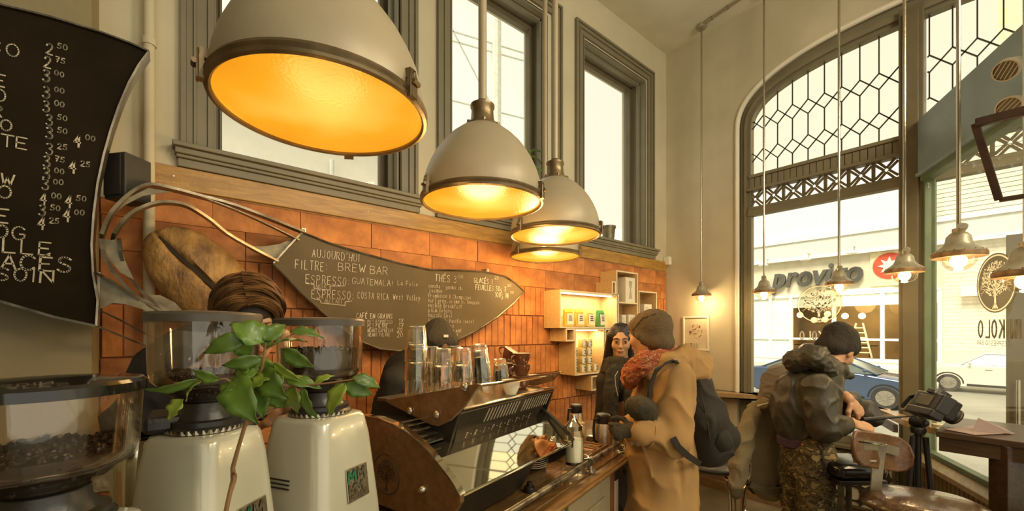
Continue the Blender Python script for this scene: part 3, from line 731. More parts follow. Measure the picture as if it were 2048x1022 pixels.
m.add(vs, fs); m.build('bean_body', MATS['bean_wood'], t, smooth=60)
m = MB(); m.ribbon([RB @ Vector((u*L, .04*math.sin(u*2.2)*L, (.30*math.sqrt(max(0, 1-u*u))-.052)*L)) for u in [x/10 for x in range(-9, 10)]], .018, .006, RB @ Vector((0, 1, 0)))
m.build('groove', mat('groove_dark', (.03, .018, .008), .8), t)  # dark strip laid along the bean's groove

# ------------------------------------------------------------------ loudspeaker, wall pipes
t = thing('loudspeaker', 'small black wall loudspeaker beside the leaf-shaped menu board', 'speaker', tuple(at(250, 395, 1.7)))
A = at(250, 302, 1.6); B = at(303, 325, 1.71); C = at(208, 305, 1.62)
for p in (A, B, C): p.z = 0
D = B+C-A
m = MB(); q = [A, B, D, C]; m.add([p+Vector((0,0,2.128)) for p in q]+[p+Vector((0,0,2.306)) for p in q], [(0,1,2,3),(7,6,5,4),(0,4,5,1),(1,5,6,2),(2,6,7,3),(3,7,4,0)])
m.build('cabinet', mat('speaker_black', (.045, .04, .03), .6, var=.2), t, world=True, smooth=0, bevel=.005)
m = MB(); e = (C-A).normalized(); nn = Vector((e.y, -e.x, 0)); nn = nn if nn.dot(-A) > 0 else -nn
q = [A+e*.012+nn*.004, C-e*.012+nn*.004]; m.add([p+Vector((0,0,z)) for z in (2.14, 2.295) for p in q]+[p+nn*.006+Vector((0,0,z)) for z in (2.14, 2.295) for p in q], [(0,2,3,1),(4,5,7,6),(0,1,5,4),(2,6,7,3),(0,4,6,2),(1,3,7,5)])
m.build('grille', mat('grille_cloth', (.018, .015, .01), .9, bump=.4, bscale=300), t, world=True, smooth=0)
m = MB(); m.box((D+B)/2+Vector((0, .08, 2.2)), (.05, .16, .05)); m.build('bracket', M_black, t, world=True, smooth=0)
t = thing('wall_pipe', 'white painted vertical pipe running up the wall beside the loudspeaker', 'pipe', (-.055, 2.49, 0))
m = MB(); m.tube([(-.055, 2.49, 0), (-.055, 2.49, ZC)], .021, 12); m.build('pipe_run', M_plaster, t, world=True)
for z in (1.4, 2.9, 4.2): m = MB(); m.tube([(-.055, 2.49, z), (-.055, 2.49, z+.03)], .027, 12); m.bx(-.07, -.04, 2.49, 2.54, z+.005, z+.025); m.build('pipe_clip', M_plaster, t, world=True)

# ------------------------------------------------------------------ big industrial pendants
def lampglow():
    m = bpy.data.materials.new('lamp_glass'); m.use_nodes = True; nt = m.node_tree; N = nt.nodes; L = nt.links; b = N['Principled BSDF']
    b.inputs['Base Color'].default_value = (.06, .03, .006, 1); b.inputs['Roughness'].default_value = .3
    tc = N.new('ShaderNodeTexCoord'); no = N.new('ShaderNodeTexNoise'); no.inputs['Scale'].default_value = 3.0; no.inputs['Detail'].default_value = 2
    L.new(tc.outputs['Object'], no.inputs['Vector'])
    ln = N.new('ShaderNodeVectorMath'); ln.operation = 'LENGTH'; L.new(tc.outputs['Object'], ln.inputs[0])
    mr = N.new('ShaderNodeMapRange'); mr.inputs['From Min'].default_value = .02; mr.inputs['From Max'].default_value = .26; mr.inputs['To Min'].default_value = .42; mr.inputs['To Max'].default_value = 0
    L.new(ln.outputs['Value'], mr.inputs['Value'])
    ad = N.new('ShaderNodeMath'); ad.operation = 'ADD'; L.new(no.outputs['Fac'], ad.inputs[0]); L.new(mr.outputs['Result'], ad.inputs[1])
    cr = N.new('ShaderNodeValToRGB'); e = cr.color_ramp.elements; e[0].position = .35; e[0].color = (.78, .27, .008, 1); e[1].position = 1.0; e[1].color = (1, .60, .09, 1)
    x = cr.color_ramp.elements.new(.65); x.color = (.90, .36, .012, 1)
    L.new(ad.outputs[0], cr.inputs['Fac']); L.new(cr.outputs['Color'], b.inputs['Emission Color']); b.inputs['Emission Strength'].default_value = .86
    v = N.new('ShaderNodeTexVoronoi'); v.inputs['Scale'].default_value = 130; L.new(tc.outputs['Object'], v.inputs['Vector'])
    bp = N.new('ShaderNodeBump'); bp.inputs['Strength'].default_value = .22; bp.inputs['Distance'].default_value = .003; L.new(v.outputs['Distance'], bp.inputs['Height']); L.new(bp.outputs['Normal'], b.inputs['Normal'])
    return m
M_glow = lampglow()
M_enamel = mat('cream_enamel', (.40, .33, .21), .42, .1, var=.08, vscale=4, bump=.04, bscale=200)
M_bronze = mat('aged_bronze', (.20, .145, .075), .38, .75, var=.25, vscale=14, bump=.12)
def big_lamp(label, x, y, rim=2.15, R=.25):
    t = thing('industrial_pendant_lamp', label, 'pendant lamp', (x, y, rim), rz=0, group='big industrial pendant lamps over the bar')
    s = R/.25
    m = MB(); pr = [(.243,.012),(.245,.04),(.240,.075),(.229,.115),(.212,.155),(.190,.195),(.163,.232),(.132,.264),(.100,.290),(.070,.308),(.055,.315)]
    m.shell([(r*s, z*s) for r, z in pr]+[((r-.004)*s, (z-.003)*s) for r, z in pr[::-1]], 64); m.build('shade', M_enamel, t, smooth=50)
    m = MB(); m.lathe([(.243*s,.017*s),(.251*s,.017*s),(.254*s,.010*s),(.250*s,.004*s),(.254*s,-.002*s),(.252*s,-.008*s),(.244*s,-.011*s),(.239*s,-.007*s),(.239*s,.012*s)], 64, closed=True); m.build('rim_ring', M_bronze, t, smooth=50)
    m = MB(); m.lathe([(0, -.016*s),(.08*s,-.015*s),(.16*s,-.011*s),(.215*s,-.005*s),(.240*s,-.001*s),(.240*s,.006*s),(0,.006*s)], 48); m.build('diffuser', M_glow, t, smooth=60)
    m = MB(); m.lathe([(.078*s,.300*s),(.075*s,.312*s),(.056*s,.318*s),(.048*s,.345*s),(.045*s,.385*s),(.050*s,.392*s),(.050*s,.402*s),(.030*s,.406*s),(.024*s,.42*s)], 32)
    for k in range(6):
        a = k*PI/3; m.lathe([(.008,0),(.008,.012),(0,.016)], 8, (.068*s*math.cos(a), .068*s*math.sin(a), .308*s))
    m.build('collar', M_bronze, t, smooth=45)
    m = MB(); m.tube([(0,0,.41*s),(0,0,ZC-rim-.01)], .0175, 12); m.build('stem', M_enamel, t)
    m = MB(); m.lathe([(.06,ZC-rim-.045),(.055,ZC-rim-.02),(.06,ZC-rim-.001)], 20); m.build('ceiling_rose', M_enamel, t)
    for k in range(3):
        a = -1.05+k*2.09; c, s_ = math.cos(a), math.sin(a); Rz = rot(0, 0, a)
        m = MB(); m.box(Vector((c*.258*s, s_*.258*s, .012)), (.014, .022, .05), Rz); m.box(Vector((c*.25*s, s_*.25*s, .045)), (.016, .014, .022), Rz)
        p = [Rz @ Vector((.262*s, d, z)) for d, z in ((-.012,-.014),(-.012,.035),(-.006,.05),(.006,.05),(.012,.035),(.012,-.014))]; m.tube(p, .0022, 5)
        m.lathe([(.006,-.012),(.006,.012)], 8, Rz @ Vector((.268*s, 0, .02)), Rz @ rot(PI/2))
        m.build('latch', M_bronze, t)
    return t
def cp(px, d): v = at(px, 660, d); return v.x, v.y
BIGL = [(652, 1.065, 'nearest and largest cream dome pendant with orange glass, hanging over the grinders'),
        (965, 1.735, 'second big cream dome pendant, hanging above the middle of the espresso machine'),
        (1110, 2.33, 'third big cream dome pendant, hanging between the second lamp and the wall shelves'),
        (1090, 3.0, 'farthest big dome pendant, mostly hidden below the third lamp')]
for px, d, lb in BIGL:
    x, y = cp(px, d); big_lamp(lb, x, y, rim=2.175 if px == 652 else 2.15)
    L = bpy.data.lights.new('lamp_light', 'POINT'); L.energy = 2.5 if px == 652 else 11; L.color = (1, .60, .22); L.shadow_soft_size = .12
    lo = bpy.data.objects.new('lamp_light', L); COL.objects.link(lo); lo.location = (x, y, 2.15-.16)

# ------------------------------------------------------------------ small bare-bulb pendants over the window counter
M_galv = mat('weathered_enamel', (.42, .38, .28), .4, .4, var=.2, vscale=22, bump=.15)
M_rust = mat('rusty_rim', (.26, .17, .09), .6, .5, var=.35, vscale=30, bump=.3)
M_bulb = mat('lit_bulb', (1, .8, .5), .4, var=0, bump=0, emit=(1, .80, .42), estr=4.5)
M_dome = glassmat('globe_glass', (1, .97, .88), .07)
def small_lamp(label, x, y, z, R, knob=0):
    t = thing('bulkhead_pendant_lamp', label, 'pendant lamp', (x, y, z), rz=knob, group='small bare-bulb pendants over the window counter')
    s = R/.095
    m = MB(); m.lathe([(.012*s,.125*s),(.022*s,.122*s),(.022*s,.105*s),(.030*s,.100*s),(.042*s,.085*s),(.046*s,.060*s),(.055*s,.042*s),(.080*s,.022*s),(.090*s,.014*s),(.088*s,.008*s)], 32); m.build('housing', M_galv, t, smooth=40)
    m = MB(); m.lathe([(.060*s,.010*s),(.094*s,.010*s),(.096*s,-.004*s),(.092*s,-.012*s),(.060*s,-.012*s)], 32, closed=True)
    for k in range(16): a = k*PI/8; m.lathe([(.004*s,0),(.004*s,.007*s),(0,.009*s)], 6, (.086*s*math.cos(a), .086*s*math.sin(a), .011*s))
    m.build('flange', M_rust, t, smooth=40)
    m = MB(); m.shell([(.060*s,-.010*s),(.061*s,-.025*s),(.056*s,-.045*s),(.042*s,-.062*s),(.022*s,-.071*s),(.004*s,-.073*s)], 28); m.build('glass_globe', M_dome, t, smooth=60)
    m = MB(); m.ball((0, 0, -.028*s), (.030*s, .030*s, .032*s), 16); m.build('bulb', M_bulb, t, smooth=60)
    m = MB(); m.tube([(0,0,.12*s),(0,0,ZC-z-.02)], .0085, 10); m.build('stem', M_steel, t)
    m = MB(); d = Vector((-.8, 0, .6)).normalized(); m.tube([Vector((0,0,.085*s)), Vector((0,0,.085*s))+d*.055*s], .016*s, 12); m.tube([Vector((0,0,.085*s))+d*.055*s, Vector((0,0,.085*s))+d*.068*s], .019*s, 12); m.build('cable_gland', M_galv, t)
    m = MB(); m.lathe([(.05,ZC-z-.035),(.05,ZC-z-.001)], 16); m.build('junction_box', M_galv, t)
SML = [(1403, 590, 4.30, .093, 'farthest small pendant lamp, by the corner above the framed print'), (1528, 583, 3.85, .097, 'second small pendant lamp from the corner, left of the shop sign outside'),
       (1678, 567, 3.20, .090, 'third small pendant lamp from the corner, in front of the round tree emblem'), (1809, 542, 2.55, .095, 'small pendant lamp hanging in front of the dark window mullion'),
       (1917, 510, 2.00, .098, 'small pendant lamp hanging in front of the lobby glass'), (2052, 548, 1.62, .095, 'nearest small pendant lamp, cut by the right edge of the photo')]
for px, py, d, R, lb in SML:
    v = at(px, py, d); small_lamp(lb, v.x, v.y, v.z, R, knob=.3)
    L = bpy.data.lights.new('bulb_light', 'POINT'); L.energy = 4.0; L.color = (1, .70, .34); L.shadow_soft_size = .03
    lo = bpy.data.objects.new('bulb_light', L); COL.objects.link(lo); lo.location = (v.x, v.y, v.z-.10)
t = thing('ceiling_conduit', 'thin steel conduit running along the ceiling from the corner junction box', 'conduit', (4.2, 2.0, ZC-.03))
m = MB(); a = at(1397, 50, 4.3); a.z = ZC-.02; b = at(1490, 0, 3.9); b.z = ZC-.02; c = a+(b-a)*3; m.tube([a, c], .012, 8); m.build('conduit_run', M_steel, t, world=True)
for k in (.25, .6, 1.3): m = MB(); q = a+(b-a)*k; m.tube([q, q+(b-a).normalized()*.03], .018, 8); m.build('coupling', M_steel, t, world=True)
# ================================================================== WALL SHELVES AND THEIR GOODS
M_ply = woodmat('pale_plywood', (.62, .43, .19), (.52, .34, .14), .5, 'X', 3)
M_plyedge = mat('pale_ply_edge', (.74, .60, .36), .5, var=.05)
YF = 2.348
def XofY(px, Y): t = (px-1024)/835; return Y*(FX+t*FY)/(FY-t*FX)
def wallbox(label, pxl, pxr, yt, yb, zt=None, zb=None, shelf=None, Yf=YF, cat='wall shelf'):
    x0 = XofY(pxl, Yf); x1 = XofY(pxr, Yf)
    if zt is None: zt = onY(pxl, yt, Yf).z
    if zb is None: zb = onY(pxl, yb, Yf).z
    t = thing('box_shelf', label, cat, ((x0+x1)/2, 2.54, zb), group='pale plywood box shelves on the brick wall'); T = .013
    for nm, b in (('side_panel', (x0, x0+T, zb, zt)), ('side_panel', (x1-T, x1, zb, zt)), ('top_panel', (x0+T, x1-T, zt-T, zt)), ('bottom_panel', (x0+T, x1-T, zb, zb+T))):
        m = MB(); m.bx(b[0], b[1], Yf+.002, 2.535, b[2], b[3]); o = m.build(nm, M_ply, t, world=True, smooth=0)
        m = MB(); m.bx(b[0], b[1], Yf, Yf+.002, b[2], b[3]); m.build('edge_band', M_plyedge, o, world=True, smooth=0)
    m = MB(); m.bx(x0+T, x1-T, 2.525, 2.535, zb+T, zt-T); m.build('back_panel', M_ply, t, world=True, smooth=0)
    if shelf:
        z = onY(pxl, shelf, Yf).z; m = MB(); m.bx(x0+T, x1-T, Yf, 2.525, z-T, z); m.build('shelf', M_plyedge, t, world=True, smooth=0)
    return x0, x1, zb+T, zt-T
A = wallbox('largest plywood box shelf, wide and open, holding a row of tea bags', 1120, 1238, 578.5, 656)
Bx = wallbox('tall plywood box shelf holding stacked tins under the widest one', 1150, 1209, None, 751.5, zt=A[2]-.015)
Cx = wallbox('tiny empty plywood cube under the left part of the widest box shelf', 1132, 1149.5, None, 683, zt=A[2]-.015)
Dx = wallbox('tall plywood box shelf at the top right holding a white coffee maker carton', 1233, 1276, 540, 660, shelf=603)
Ex = wallbox('tiny plywood cube on top of the widest box shelf', 1224, 1232, 562, 589)
Fx = wallbox('narrow plywood box shelf nearest the corner', 1277.5, 1314, 581, 640)
Gx = wallbox('small plywood box low under the tins, behind the woman in the black scarf', 1183, 1232, 752, 782)
Hx = wallbox('narrow plywood box shelf half hidden behind the woman in the black scarf', 1210.5, 1246, None, 735, zt=A[2]-.015, shelf=700)
for (x0, x1, z0, z1), e in ((A, 4.2), (Bx, 2.4)):
    L = bpy.data.lights.new('shelf_light', 'AREA'); L.shape = 'RECTANGLE'; L.size = (x1-x0)*.8; L.size_y = .02; L.energy = e*.7; L.color = (1, .84, .52)
    lo = bpy.data.objects.new('shelf_light', L); COL.objects.link(lo); lo.location = ((x0+x1)/2, 2.42, z1-.012)
    m = MB(); m.bx(x0+.03, x1-.03, 2.40, 2.44, z1-.008, z1-.001); o = m.build('strip_light', mat('led_strip', (1, .9, .7), .5, bump=0, var=0, emit=(1, .86, .55), estr=4), None, smooth=0)
    tag(o, 'slim lit strip light under the top of the %s box shelf' % ('widest' if e > 3 else 'tin-filled'), 'light')
# tea bags in the wide box
M_lab = mat('paper_label', (.70, .66, .52), .7, var=.05)
def tea_bag(label, x, z, col, leanrz=0, w=.085, h=.15):
    t = thing('tea_bag', label, 'tea bag', (x, 2.42, z), rz=leanrz, group='bags of tea in the widest box shelf')
    mm = mat('bag_foil', col, .35, .1, var=.1)
    m = MB(); m.taper((0, 0, 0), (w, .055), (w*.94, .035), h*.8); m.build('bag_body', mm, t, smooth=0, bevel=.006)
    m = MB(); m.taper((0, 0, h*.8), (w*.94, .035), (w*.96, .006), h*.2); m.build('folded_top', mm, t, smooth=0)
    m = MB(); m.box((.008, -.0285, h*.42), (w*.72, .004, h*.62), rot(-.06)); m.build('paper_label', M_lab, t, smooth=0)
    m = MB()
    for k in range(4): m.box((.008, -.0315+k*.0008, h*(.25+k*.11)), (w*(.5-.06*k), .001, .008), rot(-.06))
    m.build('print', M_dkmetal, t, smooth=0)
for i, (px, c, lb) in enumerate([(1136, (.62, .42, .04), 'yellow foil tea bag at the left of the row'), (1157, (.55, .38, .05), 'yellow foil tea bag second in the row'),
        (1178, (.56, .44, .12), 'ochre foil tea bag third in the row'), (1200, (.05, .20, .05), 'green foil tea bag at the right of the row')]):
    tea_bag(lb, XofY(px, 2.42), A[2]+.001, c, leanrz=-.35+.1*i)
# tins
def tin(label, x, z, y=2.41, r=.036, h=.072, rz=0):
    t = thing('tea_tin', label, 'tin', (x, y, z), rz=rz, group='tins stacked in the tall box shelf')
    m = MB(); m.lathe([(r*.97, 0), (r, .003), (r, h-.006), (r*.97, h-.003), (r*.97, h)], 20); m.build('can', mat('gold_tin', (.52, .38, .13), .35, .5, var=.1), t, smooth=40)
    m = MB(); vs = []; fs = []
    for k in range(7):
        a = -PI/2-1.0+2.0*k/6
        for zz in (.008, h-.010): vs.append(((r+.001)*math.cos(a), (r+.001)*math.sin(a), zz))
    for k in range(6): fs.append((2*k, 2*k+2, 2*k+3, 2*k+1))
    m.add(vs, fs); m.build('label', M_lab, t, smooth=60)
    m = MB()
    def arcbar(a0, a1, z0, z1):
        vs = []; n = 4
        for k in range(n+1):
            a = -PI/2+a0+(a1-a0)*k/n
            for zz in (z0, z1): vs.append(((r+.002)*math.cos(a), (r+.002)*math.sin(a), zz))
        m.add(vs, [(2*k, 2*k+2, 2*k+3, 2*k+1) for k in range(n)])
    arcbar(-.55, .5, .016, .022); arcbar(-.5, .5, .045, .051); arcbar(.3, .55, .018, .050); arcbar(-.2, -.02, .022, .046)
    m.build('print', M_black, t, smooth=0)
zz = Bx[2]+.001; bx0, bx1 = Bx[0], Bx[1]
spots = [(.045, 0, 'bottom left'), (.150, 0, 'bottom, second from the left'), (.235, 0, 'bottom, third from the left'), (.315, 0, 'bottom right'),
         (.045, 1, 'left of the second layer'), (.155, 1, 'middle of the second layer'), (.235, 1, 'right of the second layer'), (.045, 2, 'left of the third layer'), (.155, 2, 'middle of the third layer'), (.235, 2, 'right of the third layer'),
         (.165, 3, 'left of the top layer'), (.24, 3, 'right of the top layer')]
for dx, k, nm in spots:
    if bx0+dx < bx1-.04: tin('gold tea tin, %s of the stack' % nm, bx0+dx, zz+k*.0725, rz=.3 if dx > .1 else -.1)
# cartons
def carton(label, px, z, w, d, h, hour=False, cat='carton', name='carton'):
    x = XofY(px, 2.40); t = thing(name, label, cat, (x, 2.42, z), rz=-.02)
    m = MB(); m.bx(-w/2, w/2, -d/2, d/2, 0, h); m.build('box_body', mat('carton_white', (.74, .68, .52), .6, var=.04), t, smooth=0, bevel=.002)
    m = MB()
    if hour:
        pts = [(-.028, .24), (-.022, .19), (-.006, .145), (-.022, .08), (-.03, .04), (.03, .04), (.022, .08), (.006, .145), (.022, .19), (.028, .24)]
        m.prism([(u*h/.28, v*h/.28) for u, v in pts], .001, lambda u, v, q: Vector((u, -d/2-.001-q, v)))
        m.build('hourglass_print', mat('print_grey', (.45, .38, .25), .6), t, smooth=0)
    else:
        for k in range(4): m.bx(-w*.35, w*(.3-.08*k), -d/2-.0015, -d/2, h*(.35+.13*k), h*(.38+.13*k))
        m.build('print', M_rust, t, smooth=0)
carton('white coffee maker carton printed with an hourglass shape', 1254, onY(1233, 603, YF).z+.001, .15, .12, .24, True)
carton('white carton on the lower level of the tall top shelf, left', 1243, Dx[2]+.001, .06, .10, .13)
carton('white carton with red print on the lower level of the tall top shelf', 1261, Dx[2]+.001, .14, .10, .135)
carton('white striped carton in the narrow shelf nearest the corner', 1291, Fx[2]+.001, .13, .10, .15)
# framed print
t = thing('framed_print', 'small white-framed reddish print on the plaster wall by the corner', 'picture', (4.395, 2.185, 1.40))
y0, y1, z0, z1 = 2.045, 2.33, 1.40, 1.768
m = MB(); w = .018
for a in ((y0, y1, z0, z0+w), (y0, y1, z1-w, z1), (y0, y0+w, z0+w, z1-w), (y1-w, y1, z0+w, z1-w)): m.bx(4.375, 4.398, *a)
m.build('frame', M_white, t, world=True, smooth=0, bevel=.002)
m = MB(); m.bx(4.388, 4.396, y0+w, y1-w, z0+w, z1-w); m.build('mount', mat('mount_board', (.66, .58, .40), .8), t, world=True, smooth=0)
m = MB(); r = random.Random(5); 
for k in range(46):
    a = r.uniform(0, 6.28); q = r.uniform(0, 1)**.6; yy = 2.187+math.cos(a)*q*.075; zc = 1.60+math.sin(a)*q*.075; s = r.uniform(.006, .018)
    m.box((4.3868, yy, zc), (.0006+.0004*(k % 3), s*1.4, s*.5), rot(r.uniform(0, 3), 0, 0), mi=k % 3)
m.build('printed_image', [mat('ink_red', (.42, .10, .03), .7), mat('ink_brown', (.13, .07, .03), .7), mat('ink_ochre', (.45, .30, .12), .7)], t, world=True, smooth=0)
# cream wall box on the sill line, paint pot, sill plant
m = MB(); p = onY(1329, 520, 2.5); m.box((4.36, 2.50, 2.40), (.06, .07, .09)); tag(m.build('wall_sensor', M_white, bevel=.006), 'small cream plastic box at the corner end of the wood strip', 'sensor')
t = thing('zinc_pot', 'empty grey metal plant pot on the sill of the window nearest the corner', 'pot', tuple(onZ(1217, 489, 2.4985)))
m = MB(); m.shell([(0,.004),(.052,.004),(.068,.165),(.074,.165),(.074,.185),(.066,.185),(.050,.01)], 28); m.build('pot_body', MATS['galvanised'], t, smooth=40)
pz = 2.4985; px_, py_ = XofY(1050, 2.62), 2.60
t = thing('sill_plant', 'small spiky green plant on the middle window sill behind the second lamp', 'plant', (px_, py_, pz))
m = MB(); m.shell([(0,.004),(.06,.004),(.08,.15),(.086,.17),(.078,.17),(.06,.01)], 24); m.build('pot', M_rust, t, smooth=40)
M_leafs = mat('sill_leaf', (.16, .24, .05), .5, var=.3, rand=.2)
m = MB(); m.tube([(0,0,.1),(.01,0,.35),(.0,.0,.62)], [.012,.01,.006], 6); m.build('stem', M_rust, t)
r = random.Random(2)
for k in range(16):
    a = r.uniform(0, 6.28); L = r.uniform(.13, .2); z0 = r.uniform(.45, .64); P = [Vector((math.cos(a)*L*u, math.sin(a)*L*u, z0+L*(.9*u-1.1*u*u))) for u in (0, .33, .66, 1)]
    m = MB(); m.ribbon(P, [.012, .022, .018, .003], .0015, Vector((-math.sin(a), math.cos(a), 0))); m.build('leaf', M_leafs, t)
# ================================================================== THE BAR
BA = math.radians(15.3); BD = Vector((math.cos(BA), math.sin(BA), 0)); CD = Vector((math.sin(BA), -math.cos(BA), 0))
O = onZ(1253, 907, 1.0); O.z = 0
BR = Matrix((BD, -CD, Vector((0,0,1)))).transposed()
def bar(s, c, z): return O+BD*s+CD*c+Vector((0,0,z))
def L_(s, c, z): return Vector((s, -c, z))
def onC(px, py, c):
    t = (px-1024)/835; v = Vector((FX+t*FY, FY-t*FX, 0)); d = (c+O.dot(CD))/v.dot(CD); return bar((v*d-O).dot(BD), c, CAMZ+(660-py)/835*d)
def onS(px, py, s):
    t = (px-1024)/835; v = Vector((FX+t*FY, FY-t*FX, 0)); d = (s+O.dot(BD))/v.dot(BD); return bar(s, (v*d-O).dot(CD), CAMZ+(660-py)/835*d)
def loc(p): q = p-O; return Vector((q.dot(BD), -q.dot(CD), p.z))
M_bartop = woodmat('bar_top_wood', (.23, .125, .042), (.11, .055, .018), .22, 'X', 2.5, coat=.5)
M_baredge = woodmat('bar_edge_wood', (.30, .16, .05), (.17, .08, .025), .3, 'X', 3, coat=.4)
M_walnut = woodmat('walnut_ply', (.17, .085, .030), (.115, .055, .018), .3, 'X', 4, coat=.4, ring=9, dist=1.5)
t = thing('bar_counter', 'long dark wooden bar counter with panelled front and brass foot of rail', 'counter', O, BA)
t['label'] = 'long dark wooden bar counter carrying the espresso machine and grinders'
m = MB(); m.bx(-3.2, 0.0, .03, .70, .955, 1.0); m.bx(-.3, .62, .30, .70, .955, 1.0); m.build('counter_top', M_bartop, t, smooth=0, bevel=.003)
m = MB(); m.bx(-3.2, 0.0, -.012, .03, .960, .995); m.bx(-3.2, 0, -.022, -.004, .972, .985); m.build('edge_board', M_baredge, t, smooth=0, bevel=.006)
m = MB(); m.bx(-3.2, -.13, .05, .66, 0, .955); m.build('carcass', M_trimd, t, smooth=0)
mat('bar_front', (.28, .22, .12), .5, var=.1)
for k in range(6):
    x1 = -.14-k*.46; m = MB(); m.bx(x1-.43, x1, .03, .05, .06, .93); o = m.build('front_panel', MATS['bar_front'], t, smooth=0, bevel=.003)
    m = MB(); m.bx(x1-.36, x1-.07, .018, .032, .14, .85); m.build('raised_field', MATS['bar_front'], o, smooth=0, bevel=.012)
m = MB(); m.bx(-.12, -.07, .035, .09, 0, .955); m.build('corner_post', woodmat('red_wood', (.25, .10, .03), (.16, .06, .02), .4, 'Z'), t, smooth=0, bevel=.004)
# fridge end with black lid box under the counter end
t = thing('under_counter_fridge', 'pale metal fridge cabinet with a black top under the far end of the bar', 'fridge', bar(-.03, -.14, 0), BA)
m = MB(); m.bx(-.025, .06, -.09, .42, 0, .87); m.build('cabinet', M_white, t, smooth=0, bevel=.01)
m = MB(); m.bx(-.04, .07, -.11, .44, .873, .945); m.build('top_box', M_black, t, smooth=0, bevel=.006)
# steel pipe rail along the counter edge
t = thing('counter_rail', 'aged steel pipe rail on posts along the bar counter edge', 'rail', bar(-.5, -.04, 1.0), BA)
a = loc(onZ(1234, 893, 1.045)); bq = loc(onZ(1100, 992, 1.045)); 
off = Vector((.5, -.04, 0)); 
q = lambda p: Vector((p[0]+.5, p[1]-.04, p[2]-1.0))
A0 = Vector((-.045, .035, 1.045)); B0 = Vector((-1.36, .035, 1.045))
M_pipe = mat('aged_pipe', (.33, .29, .21), .3, .85, var=.5, vscale=22, bump=.3, dirt=(.08, .06, .035))
m = MB(); m.tube([q(A0), q(B0)], .0125, 14); m.build('pipe_run', M_pipe, t)
m = MB(); m.tube([q(A0)+Vector((-.002,0,0)), q(A0)+Vector((.022,0,0))], .016, 14); m.build('end_cap', M_pipe, t)
for s in (-.37, -1.25):
    m = MB(); m.tube([q((s, .035, 1.045)), q((s+.03, .035, 1.045))], .018, 14); m.tube([q((s+.015, .035, 1.002)), q((s+.015, .035, 1.04))], .011, 12); m.lathe([(.024,0),(.024,.004),(.012,.007)], 16, q((s+.015, .035, 1.0005))); m.build('post', M_pipe, t)

# ------------------------------------------------------------------ espresso machine
SN, SF = -1.15, -.425
t = thing('espresso_machine', 'large three-group espresso machine with walnut side panels and lettered black fascia', 'espresso machine', O, BA)
PRF = [(-.60,1.03),(-.635,1.06),(-.64,1.27),(-.60,1.305),(-.537,1.320),(-.44,1.322),(-.365,1.312),(-.30,1.293),(-.247,1.271),(-.20,1.245),(-.161,1.217),(-.125,1.190),(-.098,1.166),(-.078,1.143),(-.078,1.122),(-.10,1.09),(-.15,1.05),(-.19,1.03)]
M_body = mat('machine_steel', (.34, .29, .21), .18, .95, var=.08, bump=.02)
sp = lambda s0, th, pr=PRF: MB().prism([(-c, z) for c, z in pr], th, lambda u, v, w: Vector((s0+w, u, v)))
sp(SN, .018).build('side_panel', M_walnut, t, smooth=0, bevel=.003)
sp(SF-.018, .018).build('side_panel', M_body, t, smooth=0, bevel=.003)
m = MB(); m.ribbon([L_(SN+.009, c, z+.002) for c, z in PRF[3:14]], .024, .004, (1, 0, 0)); m.build('edge_trim', M_chrome, t)
m = MB(); m.ribbon([L_(SF-.009, c, z+.003) for c, z in PRF[3:16]], .022, .008, (1, 0, 0)); m.build('edge_trim', M_black, t)

hood = [(-.60,1.29),(-.537,1.308),(-.44,1.31),(-.365,1.30),(-.30,1.281),(-.255,1.262)]
m = MB(); m.ribbon([L_((SN+SF)/2, c, z) for c, z in hood], SF-SN-.03, .004, (1, 0, 0)); m.build('hood', M_body, t, smooth=60)
m = MB(); m.bx(SN+.018, SF-.018, .33, .62, 1.05, 1.28); m.build('boiler_case', M_dkmetal, t, smooth=0)
for k in range(5):                                        # louvres by the near panel
    u = k/4; c = -.36+.115*u; z = 1.3115-.05*u**1.3
    sl = -.26-.3*u; Rl = rot(0, 0, 0) @ Matrix.Rotation(-(sl), 3, 'X')
    m = MB(); m.box(L_(SN+.060, c, z+.002), (.075, .012, .004), Matrix.Rotation(sl*-1, 3, 'X')); o = m.build('louvre', M_black, t, smooth=0, bevel=.0015)
    m = MB(); m.tube([L_(SN+.024, c+.007, z+.003), L_(SN+.096, c+.007, z+.003)], .0022, 6); m.build('lip', M_chrome, o)
# cup tray with slanted lettered fascia
TN, TF = -1.03, -.40
FT = Vector((0, .185, 1.362)); FBm = Vector((0, .236, 1.226)); FBl = Vector((0, .262, 1.258))
nrm = (FBm-FT).cross(Vector((1,0,0))).normalized(); nrm = nrm if nrm.y < 0 else -nrm
def fx(s, k, o=0): return Vector((s, 0, 0))+FT+(FBm-FT)*k+nrm*o
m = MB(); m.add([fx(TN, 0), fx(TF, 0), fx(TF-.10, 1), fx(TN+.02, 1), fx(TN, 0)-nrm*.012, fx(TF, 0)-nrm*.012, fx(TF-.10, 1)-nrm*.012, fx(TN+.02, 1)-nrm*.012], [(3,2,1,0),(4,5,6,7),(0,1,5,4),(1,2,6,5),(2,3,7,6),(3,0,4,7)])
fas = m.build('fascia', mat('black_fascia', (.03, .025, .015), .3, .3, var=.15), t, smooth=0, bevel=.002)
M_slot = mat('slot_bright', (.70, .62, .45), .3, .6, bump=0)
for k in range(22):
    u = .27+.65*k/21+(.03 if k > 10 else -.01); s = TN+(TF-TN)*u
    m = MB(); m.beam(fx(s, .16, .001), fx(s-.012, .52, .001), .0045, .002, up=nrm); m.build('slot', M_slot, fas, smooth=0)
m = MB(); w = 'T.R.I.P.L.E.T.T.E'
